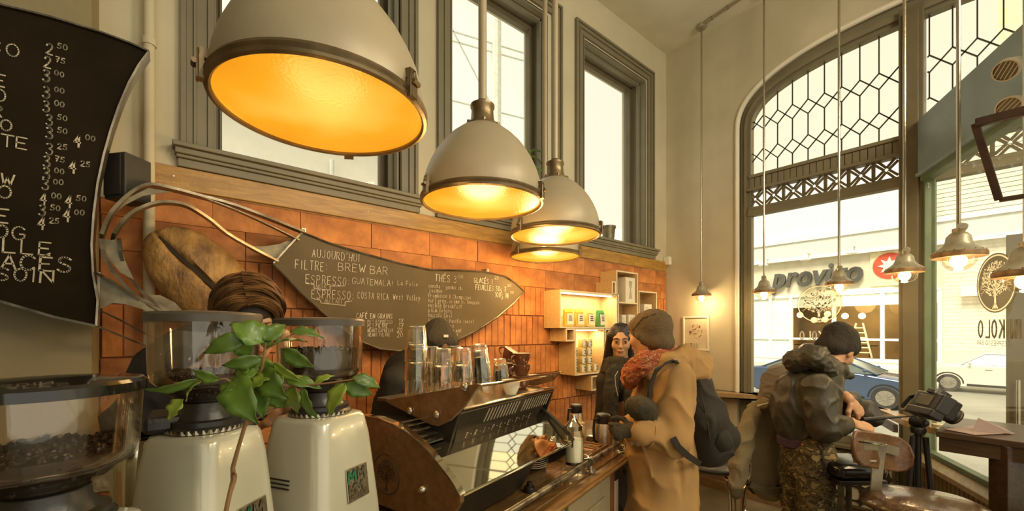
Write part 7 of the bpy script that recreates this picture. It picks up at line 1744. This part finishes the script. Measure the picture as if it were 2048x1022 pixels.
m = MB(); m.beam(P[0]+dirF*w1*.9, P[1]+dirF*w1*.7, .020, .024, up=dirF); m.build('side_bar', MATS['rust_dark'], t, world=True, smooth=0, bevel=.003)
m = MB(); m.tube([P[0]+dirF*w1*.8, Vector(((P[0]+dirF*w1*.8).x, (P[0]+dirF*w1*.8).y, ZC))], .006, 6); m.build('hanger', M_steel, t, world=True)

# ---- window decals: round tree emblem and shop lettering (mirrored, seen from inside)
M_decal = mat('decal_olive', (.115, .105, .06), .6, bump=0, var=.03); M_decalw = mat('decal_white', (.85, .84, .70), .6, bump=0, var=.02)
def emblem(label, C0, u, n, R, dark, light):
    t = thing('window_emblem', label, 'decal', tuple(C0)); u = Vector(u).normalized(); n = Vector(n).normalized()
    P = lambda a, b, o=0: u*a+UZ*b+n*o
    k = 64
    m = MB(); m.add([P(R*.90*math.cos(2*PI*i/k), R*.90*math.sin(2*PI*i/k)) for i in range(k)], [tuple(range(k))]); m.build('disc', dark, t, smooth=0)
    m = MB(); vs = [P(r_*math.cos(2*PI*i/k), r_*math.sin(2*PI*i/k)) for r_ in (R*.95, R) for i in range(k)]; m.add(vs, [(i, (i+1) % k, k+(i+1) % k, k+i) for i in range(k)]); m.build('ring', dark, t, smooth=0)
    m = MB(); vs = [P(r_*math.cos(2*PI*i/k), r_*math.sin(2*PI*i/k)) for r_ in (R*.90, R*.95) for i in range(k)]; m.add(vs, [(i, (i+1) % k, k+(i+1) % k, k+i) for i in range(k)]); m.build('pale_ring', light, t, smooth=0)
    m = MB(); tree_motif(m, lambda a, b: P(a, b, .0015), R*.93, 260, leafs=.060, trunk=.065); m.build('tree_print', light, t, smooth=0)
M_dec2 = glassmat('decal_translucent', (.66, .64, .50), .01)
emblem('round translucent tree emblem on the big arched window', Vector((XW+.08, onX(1638, 608, XW+.08).y, onX(1638, 608, XW+.08).z)), (0, -1, 0), (-1, 0, 0), .172, M_dec2, M_decalw)
ce = onG(1991, 566, .006); emblem('dark round tree emblem on the lobby glass', ce, E1, N1, .172, M_decal, M_decalw)
# mirrored letters: draw with u reversed
def mirrored(mb, txt, right, v, n, h, u, bold, wsc=1.0):
    return chalk(mb, txt, right, -u, v, n, h, th=bold, jit=0, slant=0, wscale=wsc)
e0 = onG(2078, 676, .008); t = thing('window_lettering', 'dark mirrored cafe name lettering under the tree emblem on the lobby glass', 'lettering', tuple(e0))
lo_, hi_ = onG(1954, 676, .008), onG(1954, 642, .008)
m = MB(); uu = E1; x = 0; hcap = .098
start = onG(1953, 674, .008)     # left end of the mirrored word = last letter
tmp = MB(); wid = chalk(tmp, 'NIKOLO', start, uu, UZ, N1, hcap, th=.26, jit=0, slant=0, wscale=.62)
mirrored(m, 'NIKOLO', start+uu*wid, UZ, N1, hcap, uu, .26, .62); m.build('letters', M_decal, t, world=True, smooth=0)
for nm in ('ESPRESSO BAR',):
    m = MB(); s2 = onG(1953, 689, .008); w2 = chalk(MB(), nm, s2, uu, UZ, N1, .026, th=.2, jit=0, slant=0, wscale=1.0); mirrored(m, nm, s2+uu*w2, UZ, N1, .026, uu, .2, 1.0); m.build('small_letters', M_decal, t, world=True, smooth=0)
t = thing('window_lettering', 'white mirrored shop letters under the round emblem on the arched window', 'lettering', (XW+.08, 1.0, 1.55))
s3 = onX(1596, 679, XW+.078); w3 = chalk(MB(), 'NIKOLO', s3, (0,-1,0), UZ, (-1,0,0), .075, th=.26, jit=0, slant=0, wscale=.62); m = MB(); chalk(m, 'NIKOLO', s3+Vector((0,-1,0))*w3, (0,1,0), UZ, (-1,0,0), .075, th=.26, jit=0, slant=0, wscale=.62); m.build('letters', M_decalw, t, world=True, smooth=0)
# entrance door in the front plane beyond the lobby
d1 = sroot('door_1', (XW+.12, -.4, 0)); yA, yB = onX(2012, 660, XW+.12).y, -.72
m = MB(); X1, X2 = XW+.10, XW+.145
for a in ((yB, yA, 2.12, 2.28), (yB, yA, 0, .30), (yA-.11, yA, .30, 2.12), (yB, yB+.11, .30, 2.12)): m.bx(X1, X2, *a)
m.build('door_leaf', M_trimd, d1, world=True, smooth=0, bevel=.004); m = MB(); m.bx(X1+.015, X1+.021, yB+.11, yA-.11, .30, 2.12); m.build('pane', M_glass, d1, world=True, smooth=0)
m = MB(); m.tube([(X1-.045, yA-.055, .98), (X1-.045, yA-.055, 1.28)], .010, 8); m.tube([(X1-.045, yA-.055, 1.0), (X1, yA-.055, 1.0)], .007, 6); m.tube([(X1-.045, yA-.055, 1.26), (X1, yA-.055, 1.26)], .007, 6); m.build('door_handle', M_steel, d1, world=True)
# ================================================================== THE STREET
ZS = -.60
M_asph = mat('wet_asphalt', (.30, .285, .225), .5, var=.15, vscale=.6, bump=.2); M_side = mat('pavement', (.50, .47, .37), .8, var=.08, vscale=1)
m = MB(); m.bx(6.6, 27, -14, 40, ZS-.1, ZS); struct(m.build('street', M_asph, smooth=0))
m = MB(); m.bx(4.66, 6.6, -14, 40, ZS-.1, ZS+.14); m.bx(27, 30.1, -14, 40, ZS-.1, ZS+.14); struct(m.build('pavement', M_side, smooth=0))
m = MB()
for y in range(-10, 36, 4): m.bx(18.6, 18.75, y, y+2, ZS, ZS+.004)
tag(m.build('lane_marking', M_white, smooth=0), 'broken white lane line painted on the street', 'road marking')['kind'] = 'stuff'
XF = 30.0
M_bpale = mat('pale_brick', (.70, .63, .46), .8, var=.08, vscale=3); M_bwhite = mat('pale_stucco', (.80, .77, .66), .8, var=.03); M_band = mat('grey_cladding', (.60, .60, .53), .6, var=.05); M_wf = mat('white_window_frame', (.80, .78, .68), .5)
F_ = lambda px, py: onX(px, py, XF)
t = thing('supermarket_building', 'pale single-storey supermarket building across the street with large shop windows', 'building', (XF+3, 8, ZS))
yl, yr = 34, -14
cor2 = F_(1652, 514).z; cor1 = F_(1652, 474).z; wt = F_(1652, 588).z; wbz = F_(1652, 717).z
yS = F_(1858, 500).y; yW0 = F_(1880, 660).y; yG0 = F_(1582, 660).y
m = MB(); m.bx(XF, XF+.4, yr, yl, wt, cor2); m.build('sign_band', M_bpale, t, world=True, smooth=0)
m = MB(); m.bx(XF-.35, XF+.4, yr, yl, cor2, cor1); m.build('canopy', M_band, t, world=True, smooth=0)
m = MB(); m.bx(XF-.45, XF-.3, yr, yl, cor1-.12, cor1+.12); m.bx(XF-.42, XF-.3, yr, yl, cor2-.06, cor2+.14); m.build('cornice', M_wf, t, world=True, smooth=0)
m = MB(); m.bx(XF, XF+.4, yG0-14, yl, cor1, cor1+3.2); m.build('upper_wall', M_bwhite, t, world=True, smooth=0)
m = MB(); m.bx(XF, XF+.4, yr, yW0, ZS, wt); m.build('brick_pier', M_bpale, t, world=True, smooth=0)
m = MB(); m.bx(XF-.03, XF+.4, yW0, yl, ZS, wbz); m.build('base_wall', M_bwhite, t, world=True, smooth=0)
m = MB(); m.bx(XF+.05, XF+.1, yG0, yl, wbz, wt); m.build('frosted_panel', mat('frosted_blue', (.66, .72, .68), .5), t, world=True, smooth=0)
for px in (1503, 1541, 1582, 1668, 1765, 1862, 1880):
    y = F_(px, 660).y; m = MB(); m.bx(XF-.06, XF+.12, y-.09, y+.09, wbz, wt); m.build('mullion', M_wf, t, world=True, smooth=0)
m = MB(); zr = F_(1652, 678).z; m.bx(XF-.05, XF+.1, yW0, yl, zr-.06, zr+.06); m.bx(XF-.08, XF+.12, yW0, yl, wbz-.1, wbz+.1); m.bx(XF-.08, XF+.12, yW0, yl, wt-.12, wt+.05); m.build('window_rail', M_wf, t, world=True, smooth=0)
zt_ = F_(1652, 628).z; zb_ = zt_+.9
m = MB(); m.bx(XF+.02, XF+.05, yW0, yG0, F_(1700, 612).z, wt); m.build('blind', mat('blind_grey', (.62, .66, .60), .6), t, world=True, smooth=0)
m = MB(); m.bx(XF+.10, XF+.12, yW0, yG0, wbz, wt); m.build('shop_glass', glassmat('far_glass', (.96, .97, .92), .02), t, world=True, smooth=0)
M_int = mat('shop_interior', (.30, .19, .08), .8, var=.3, vscale=.8, bump=0)
m = MB(); m.bx(XF+5, XF+5.2, yW0-1, yG0+1, ZS, wt+.5); m.bx(XF+.4, XF+5, yW0-1, yG0+1, wt+.3, wt+.5); m.bx(XF+.4, XF+5, yW0-1, yG0+1, ZS-.1, ZS+.15); m.bx(XF+.4, XF+5, yG0+.9, yG0+1, ZS, wt+.3); m.bx(XF+.4, XF+5, yW0-1, yW0-.9, ZS, wt+.3); m.build('interior_shell', M_int, t, world=True, smooth=0)
r = random.Random(9)
for gi, (px, py, x) in enumerate(((1655, 628, 2.0), (1650, 639, 3.0), (1690, 632, 2.4), (1724, 632, 2.6), (1600, 630, 2.2), (1628, 640, 3.2))):
    p = onX(px, py, XF+x); o = MB().ball(p, .19, 12).build('globe_lamp', mat('shop_globe', (1, .9, .7), .5, bump=0, emit=(1, .85, .55), estr=1.6) if 'shop_globe' not in MATS else MATS['shop_globe'], None, smooth=60); tag(o, 'round glowing lamp inside the supermarket, %s from the left' % ('fourth', 'third', 'fifth', 'sixth', 'first', 'second')[gi], 'lamp', 'round lamps in the supermarket')
for px, y0_, y1_ in ((1602, 690, 715), (1700, 690, 714), (1740, 692, 714)):
    p0, p1 = onX(px, y1_, XF+2.6), onX(px, y0_, XF+2.6); m = MB(); m.tube([p0, p1], .06, 8); m.tube([p1, p1+UZ*.05], .38, 16); o = m.build('cafe_table', M_dkmetal, smooth=40); tag(o, 'small round cafe table in the supermarket window, %s' % {1602: 'far left of the ladder', 1700: 'next to the ladder', 1740: 'right of the ladder'}[px], 'table', 'cafe tables in the supermarket')
p0 = onX(1719, 715, XF+.8); p1 = onX(1719, 646, XF+.8); m = MB(); w = .55
for s_ in (-1, 1): m.tube([p0+Vector((0, s_*w, 0)), p1+Vector((0, s_*.15, 0))], .05, 6)
for k in range(6): q = p0+(p1-p0)*(k+1)/7; ww = w+(.15-w)*(k+1)/7; m.tube([q+Vector((0, -ww, 0)), q+Vector((0, ww, 0))], .04, 6)
tag(m.build('ladder', M_white), 'white stepladder just inside the supermarket window', 'ladder')
L = bpy.data.lights.new('shop_light', 'AREA'); L.shape = 'RECTANGLE'; L.size = 10; L.size_y = 3; L.energy = 420; L.color = (1, .82, .5); lo = bpy.data.objects.new('shop_light', L); COL.objects.link(lo); lo.location = (XF+2.8, (yW0+yG0)/2, wt+.2)
# right-hand taller brick building
t = thing('brick_building', 'tall pale brick building to the right of the supermarket sign', 'building', (XF+2, -6, ZS))
m = MB(); m.bx(XF+.0, XF+.4, yr-2, yS, cor1, 12.6); m.bx(XF+.0, XF+.4, yr-2, F_(1995, 60).y, 12.6, 24); m.build('brick_wall', M_bpale, t, world=True, smooth=0)
zj = cor1+.3
m = MB(); z = cor1+.05
while z < 12.4: m.bx(XF-.012, XF, yr, yS-.05, z, z+.195); z += .22
stuff(m.build('brick_course', mat('pale_brick_face', (.76, .69, .52), .8, var=.12, vscale=4), t, world=True, smooth=0))
m = MB(); z = ZS+1.2
while z < cor2-.1: m.bx(XF-.012, XF, yr, yW0-.1, z, z+.168); z += .19
stuff(m.build('brick_course', MATS['pale_brick_face'], t, world=True, smooth=0))
m = MB(); p = F_(1950, 582); m.box((XF-.25, p.y, p.z), (.5, .9, .5)); m.build('wall_lamp', M_bwhite, t, world=True, smooth=0)
# shop sign
def text3d(name, body, mat_, size, shear, bold, ext, parent, M):
    c = bpy.data.curves.new(name, 'FONT'); c.body = body; c.size = size; c.shear = shear; c.offset = bold; c.extrude = ext; c.resolution_u = 3
    o = bpy.data.objects.new(name+'_tmp', c); COL.objects.link(o); dg = bpy.context.evaluated_depsgraph_get(); me = bpy.data.meshes.new_from_object(o.evaluated_get(dg)); me.name = name; bpy.data.objects.remove(o)
    me.transform(M); me.materials.clear(); me.materials.append(mat_); o = bpy.data.objects.new(name, me); COL.objects.link(o); o.parent = parent; return o
sp0 = F_(1545, 577); sp1 = F_(1728, 552)
t = thing('shop_sign', 'dark grey italic supermarket sign with red round emblem', 'sign', (XF-.1, sp0.y, sp0.z))
t['label'] = 'dark grey italic lower-case supermarket sign with red round emblem across the street'
Msg = mat('sign_grey', (.085, .080, .062), .5, bump=0)
Rm = Matrix(((0, 0, -1, -.12), (-1, 0, 0, 0), (0, 1, 0, 0), (0, 0, 0, 1)))
o = text3d('sign_letters', 'provigo', Msg, 2.3, .22, .055, .10, t, Rm)
xs_ = [v.co.y for v in o.data.vertices]; wdt = max(xs_)-min(xs_); tgt = abs(sp1.y-sp0.y); zs_ = [v.co.z for v in o.data.vertices]
hz = F_(1640, 522).z-F_(1640, 577).z
for v in o.data.vertices: v.co.y = (v.co.y-max(xs_))*tgt/wdt; v.co.z = (v.co.z-min(zs_))/(max(zs_)-min(zs_))*hz
for v in o.data.vertices: v.co.z += (F_(1550, 590).z-sp0.z)
pe = F_(1778, 532); m = MB(); m.bx(XF-.10, XF-.02, F_(1802, 532).y, F_(1741, 532).y, F_(1770, 572).z, F_(1770, 503).z); m.build('emblem_panel', mat('sign_cream', (.80, .70, .42), .6), t, world=True, smooth=0)
m = MB(); Rr = abs(F_(1757, 532).y-F_(1800, 532).y)*.80; m.lathe([(Rr, 0), (Rr, .05), (0, .05)], 40, (XF-.10, F_(1780, 532).y, pe.z), rot(0, -PI/2)); m.build('red_disc', mat('sign_red', (.62, .08, .03), .5, bump=0), t, world=True)
P = []
for k in range(16): a = PI/2+k*PI/8; q = Rr*(.72 if k % 2 == 0 else .36); P.append((q*math.cos(a), q*math.sin(a)))
m = MB(); m.prism(P, .03, lambda u, v, w: Vector((XF-.155-w, F_(1780, 532).y+u, pe.z+v))); m.build('white_star', M_white, t, world=True, smooth=0)
# sign lamps above
for px, py in ((1540, 530), (1622, 519), (1712, 506)):
    p = F_(px, py); m = MB(); m.tube([Vector((XF-.3, p.y, p.z+.35)), Vector((XF-1.0, p.y, p.z+.3)), Vector((XF-1.1, p.y, p.z))], .04, 6); m.lathe([(.05,.2),(.28,0),(.26,0),(.04,.17)], 14, Vector((XF-1.1, p.y, p.z-.15))); tag(m.build('sign_lamp', M_bwhite), 'small white gooseneck lamp above the %s of the supermarket sign' % {1540: 'left end', 1622: 'middle', 1712: 'right end'}[px], 'lamp', 'gooseneck lamps over the shop sign')

# cars
M_tyre = mat('tyre', (.035, .03, .025), .8); M_rim = mat('wheel_rim', (.34, .31, .25), .35, .6); M_cglass = mat('car_glass', (.12, .14, .12), .08, 0, bump=0, var=.1)
def car(label, loc, front, paint, prof, cab, wb, L, H, rim=.32, hub=10, Wd=1.72):
    t = thing('car', label, 'car', loc, rz=(0 if front > 0 else PI))
    n = len(prof); rows = []
    for w, k in ((-Wd/2, .97), (-Wd/2+.10, 1), (Wd/2-.10, 1), (Wd/2, .97)):
        rows.append([Vector((w, x*(1 if k == 1 else .985), .18+(z-.18)*(1 if k == 1 else .965))) for x, z in prof])
    vs = [p for r_ in rows for p in r_]; fs = [tuple(range(n)), tuple(range(3*n, 4*n))[::-1]]
    for i in range(3):
        for j in range(n): k = (j+1) % n; fs.append((i*n+j, (i+1)*n+j, (i+1)*n+k, i*n+k))
    m = MB(); m.add(vs, fs); m.build('body_shell', paint, t, smooth=40, bevel=.03)
    nc = len(cab); vs = [Vector((s_*(Wd/2-.06-.20*max(0, (z-cab[0][1])/(H-cab[0][1]))), x, z)) for s_ in (-1, 1) for x, z in cab]
    m = MB(); m.add(vs, [tuple(range(nc)), tuple(range(nc, 2*nc))[::-1]]+[(j, nc+j, nc+(j+1) % nc, (j+1) % nc) for j in range(nc)]); m.build('windows', M_cglass, t, smooth=0, bevel=.02)
    m = MB(); top = [(x, z) for x, z in cab[1:-1]]
    for s_ in (-1, 1):
        P = [Vector((s_*(Wd/2-.05-.20*max(0, (z-cab[0][1])/(H-cab[0][1]))), x, z)) for x, z in cab]; m.tube(P, .030, 6)
        xm = (cab[0][0]+cab[-1][0])/2; m.tube([Vector((s_*(Wd/2-.05), xm, cab[0][1])), Vector((s_*(Wd/2-.24), xm-.02, H-.02))], .03, 6)
    xr = [x for x, z in cab if z > H-.12]; m.bx(-(Wd/2-.24), Wd/2-.24, min(xr), max(xr), H-.05, H+.01); m.build('roof', paint, t, smooth=40, bevel=.02)
    for yy in (wb/2, -wb/2):
        for s_ in (-1, 1):
            m = MB(); Rw = rot(0, s_*PI/2, 0); m.lathe([(rim*.62, .02), (rim*.95, .03), (rim, .0), (rim, -.16), (rim*.9, -.18)], 28, Vector((s_*(Wd/2-.02), yy, rim)), Rw); w = m.build('wheel', M_tyre, t, smooth=40)
            m = MB(); m.lathe([(rim*.66, .03), (rim*.62, .012), (0, .0)], 24, Vector((s_*(Wd/2-.02), yy, rim)), Rw)
            for k in range(hub): a = 2*PI*k/hub; c_, q_ = math.cos(a), math.sin(a); m.beam(Vector((s_*(Wd/2+.01), yy, rim)), Vector((s_*(Wd/2+.005), yy+c_*rim*.6, rim+q_*rim*.6)), .025, .035, up=(1,0,0))
            m.build('rim', M_rim, w)
            m = MB(); arc = [Vector((s_*(Wd/2-.015), yy+(rim+.05)*math.cos(a), rim+(rim+.05)*math.sin(a))) for a in [PI*k/12 for k in range(13)]]; m.ribbon(arc, .05, .04, (1,0,0)); m.build('wheel_arch', M_black, t)
    for s_ in (-1, 1):
        m = MB(); m.ball((s_*(Wd/2+.10), cab[-1][0]-.25 if cab[-1][0] > cab[0][0] else cab[0][0]-.25, cab[0][1]+.08), (.06, .05, .05), 10); m.build('side_mirror', paint, t)
        m = MB(); m.bx(s_*(Wd/2-.02)-.03, s_*(Wd/2-.02)+.03, .18, .34, cab[0][1]-.16, cab[0][1]-.13); m.build('door_handle', M_rim, t, smooth=0)
        m = MB(); m.box((s_*(Wd/2-.22), L/2-.06, .66), (.32, .10, .14)); m.build('headlamp', M_white, t, bevel=.03)
        m = MB(); m.box((s_*(Wd/2-.18), -L/2+.05, .78), (.26, .10, .18)); m.build('tail_lamp', mat('tail_red', (.45, .02, .01), .3, bump=0) if 'tail_red' not in MATS else MATS['tail_red'], t, bevel=.03)
        m = MB(); m.bx(s_*(Wd/2)-.012, s_*(Wd/2)+.012, -wb/2+.45, wb/2-.45, .24, .32); m.build('sill_trim', M_black, t, smooth=0)
    return t
P1 = [(-2.25,.45),(-2.28,.75),(-2.2,.98),(-1.9,1.02),(-.9,1.0),(.75,.98),(1.6,.86),(2.1,.72),(2.25,.58),(2.24,.32),(1.9,.22),(-2.0,.22)]
C1 = [(-1.85,.98),(-1.05,1.36),(-.5,1.43),(.15,1.42),(1.15,.95)]
M_cblue = mat('blue_car_paint', (.055, .085, .15), .25, .3, bump=0, var=.05, coat=.6); M_cwhite = mat('white_car_paint', (.68, .65, .54), .3, 0, bump=0, var=.02, coat=.5)
car('dark blue sedan driving past right outside the arched window', (15.4+.86, 3.62, ZS), -1, M_cblue, P1, C1, 2.65, 4.5, 1.43)
P2 = [(-1.8,.5),(-1.84,.85),(-1.7,.98),(-.9,1.0),(.75,1.0),(1.45,.95),(1.75,.8),(1.82,.55),(1.8,.32),(1.5,.2),(-1.6,.2)]
C2 = [(-1.78,.98),(-1.6,1.36),(-1.3,1.40),(.35,1.38),(.95,.98)]
car('small white hatchback parked beyond the lobby glass', (21.8+.86, .30, ZS), 1, M_cwhite, P2, C2, 2.45, 3.65, 1.40, hub=10)
car('white car with red tail lamps behind the blue sedan', (21.0, 10.6, ZS), -1, M_cwhite, P1, C1, 2.65, 4.5, 1.43)

# pale neighbouring wall and a utility pole with wires beyond the tall windows
t = thing('neighbouring_house', 'pale blank wall of the neighbouring house beyond the first tall window', 'building', (-2, 8.2, ZS))
pr_ = onY(772, 300, 8.0); m = MB(); m.bx(-7, pr_.x, 8.0, 12, ZS, onY(600, 262, 8.0).z); m.build('wall', M_bwhite, t, world=True, smooth=0)
m = MB(); m.bx(-7, pr_.x+.1, 7.9, 12, onY(600, 262, 8.0).z, onY(600, 262, 8.0).z+.18); m.build('parapet', M_band, t, world=True, smooth=0)
pp = onY(662, 350, 7.96); m = MB(); m.tube([Vector((pp.x, 7.9, ZS)), Vector((pp.x, 7.9, pp.z+.25))], .04, 8); m.build('downpipe', M_band, t, world=True)
t = thing('utility_pole', 'pale utility pole with wires beyond the middle tall window', 'pole', (onY(992, 300, 12).x, 12, ZS)); q = onY(992, 300, 12)
M_pole = mat('pale_pole', (.62, .64, .54), .8)
m = MB(); m.tube([Vector((q.x, 12, ZS)), Vector((q.x, 12, 15))], .19, 10); m.build('post', M_pole, t, world=True)
for (a, b_) in (((880, 55), (1060, 110)), ((880, 75), (1060, 125)), ((905, 60), (985, 215)), ((880, 195), (1060, 240))):
    m = MB(); m.tube([onY(*a, 12), onY(*b_, 12)], .028, 5); m.build('wire', M_pole, t, world=True)
# ================================================================== LEAFY COFFEE PLANT IN THE FOREGROUND
DP = .575
Z_ = lambda zx, zy: (240+zx/2.121, 540+zy/2.121)
def PP(zx, zy, dd=0): x, y = Z_(zx, zy); return at(x, y, DP+dd)
p0 = at(452, 1022, .56); base = Vector((p0.x, p0.y, 0))
pb = bar(-1.86, .0, 1.0)
t = thing('coffee_plant', 'leafy green coffee plant with a thin brown stem in front of the grinders', 'plant', (p0.x-.015, p0.y-.01, 1.001))
M_leaf = mat('coffee_leaf', (.095, .165, .018), .42, var=.25, vscale=8, bump=.1, bscale=30, coat=.08, rand=.25)
M_leaf2 = mat('young_leaf', (.20, .27, .03), .35, var=.2, vscale=8, bump=.1, coat=.2, rand=.2)
M_stem = mat('plant_stem', (.20, .105, .035), .7, var=.3, bump=.4)
m = MB(); m.shell([(0,.004),(.045,.004),(.060,.095),(.064,.10),(.064,.112),(.056,.112),(.043,.01)], 28); m.build('pot', M_rust, t, smooth=40)
m = MB(); m.lathe([(0,.10),(.055,.10)], 20); m.build('soil', MATS['roast_beans'], t)
def stem(pts, rs, nm='stem'):
    m = MB(); m.tube(pts, rs, 7); m.build(nm, M_stem, t, world=True)
stem([Vector((p0.x-.015, p0.y-.01, 1.09)), Vector((p0.x-.01, p0.y, 1.22)), at(452, 1022, .56), PP(465, 950, -.01), PP(482, 890), PP(478, 840), PP(500, 760), PP(530, 660), PP(560, 580), PP(590, 480), PP(606, 400), PP(618, 310)], [.004,.0035,.003,.003,.0038,.003,.0026,.0026,.0024,.0022,.002,.0015])
stem([PP(560, 580), PP(510, 500, -.01), PP(450, 462, -.015), PP(360, 468, -.02), PP(230, 480, -.02)], [.002,.0017,.0014,.0012,.001], 'twig')
stem([PP(592, 470), PP(660, 490, .0), PP(760, 492, .01), (PP(880, 480, .02)), PP(1000, 462, .03)], [.002,.0018,.0016,.0013,.001], 'twig')
stem([PP(530, 660), PP(600, 620, .01), PP(680, 575, .02), PP(725, 540, .03)], [.002,.0016,.0013,.001], 'twig')
stem([PP(612, 340), PP(680, 300, .01), PP(740, 268, .02)], [.0016,.0013,.001], 'twig')
stem([PP(480, 860), PP(492, 868, -.01), PP(494, 882, -.01)], [.0022,.0016,.0008], 'twig')
r = random.Random(4)
def leaf(b, e, w, cup=.18, kind=0, d0=0, d1=0, tw=0):
    B = PP(*b, d0); E = PP(*e, d1); ax = E-B; L = ax.length; ax.normalize(); W = w*1.32/2.121*DP/835
    nr = (-CF+UZ*.35).normalized(); nr = Matrix.Rotation(tw, 3, ax) @ nr; sd_ = ax.cross(nr).normalized(); nr = sd_.cross(ax).normalized()
    N = 10; vs = []; fs = []; ph = r.uniform(0, 6)
    for i in range(N+1):
        u = i/N; ww = W*.5*math.sin(PI*min(1, u*1.02)**.80)**.85*(1-.12*u) if 0 < u < 1 else .0004
        c = B+ax*L*u+nr*(math.sin(PI*u)*L*.10-L*.14*u*u)
        for j, v in enumerate((-1, -.5, 0, .5, 1)):
            vs.append(c+sd_*ww*v+nr*(cup*ww*abs(v)+(.085*W*math.sin(u*17+ph+v*2) if abs(v) == 1 else 0)-(.0006 if v == 0 else 0)))
    for i in range(N):
        for j in range(4): a = i*5+j; fs.append((a, a+1, a+6, a+5))
    m = MB(); m.add(vs, fs); o = m.build('leaf', M_leaf2 if kind else M_leaf, t, world=True, smooth=60); sm = o.modifiers.new('s', 'SOLIDIFY'); sm.thickness = .0005
LV = [((612,305),(472,222),95,0,0,-.02,.5),((545,282),(342,352),62,0,-.01,-.03,-.3),((600,372),(428,412),50,0,0,-.02,-.7),((478,458),(562,645),112,0,-.01,-.04,0),
 ((330,462),(92,528),34,0,-.02,-.03,-1.0),((268,548),(198,638),58,1,-.02,-.03,.2),((350,465),(262,550),34,1,-.02,-.02,.6),((620,330),(790,285),58,0,0,.03,-1.0),((720,262),(866,276),46,0,.02,.04,-.5),
 ((690,335),(818,418),60,0,.01,.02,.4),((650,392),(772,482),38,1,0,.01,.5),((600,430),(692,545),95,0,0,-.02,.2),((590,515),(602,628),66,0,0,-.01,-.2),((700,470),(856,492),50,0,.01,.02,-.5),
 ((735,490),(742,615),66,1,.01,.02,.1),((778,500),(826,642),46,0,.01,.02,.4),((958,480),(872,620),64,1,.03,.02,.2),((955,480),(1068,532),64,0,.03,.04,.2),((985,455),(1110,495),48,0,.03,.05,-.3),
 ((585,430),(482,452),56,0,0,-.01,.2),((640,440),(548,505),66,1,0,-.02,.4),((565,300),(508,332),40,0,0,-.01,0),((610,330),(640,262),40,0,0,.01,.2),((600,390),(660,440),52,0,0,.01,.3),((545,390),(500,470),60,0,0,-.01,.3),((690,450),(640,520),50,1,.0,.01,-.3),
 ((420,465),(300,430),44,0,-.02,-.03,-.6),((820,488),(905,440),34,1,.02,.03,-.4),((610,300),(700,225),60,0,0,.02,.3),((560,350),(470,300),60,0,0,-.02,-.4),((500,470),(405,560),70,0,-.01,-.02,.5),((560,560),(520,480),60,0,.01,.01,.1),((640,520),(700,590),60,0,.01,.02,.2),((620,440),(590,360),60,1,.01,.01,.4)]
for b, e, w, k, d0, d1, tw in LV: leaf(b, e, w, kind=k, d0=d0, d1=d1, tw=tw)
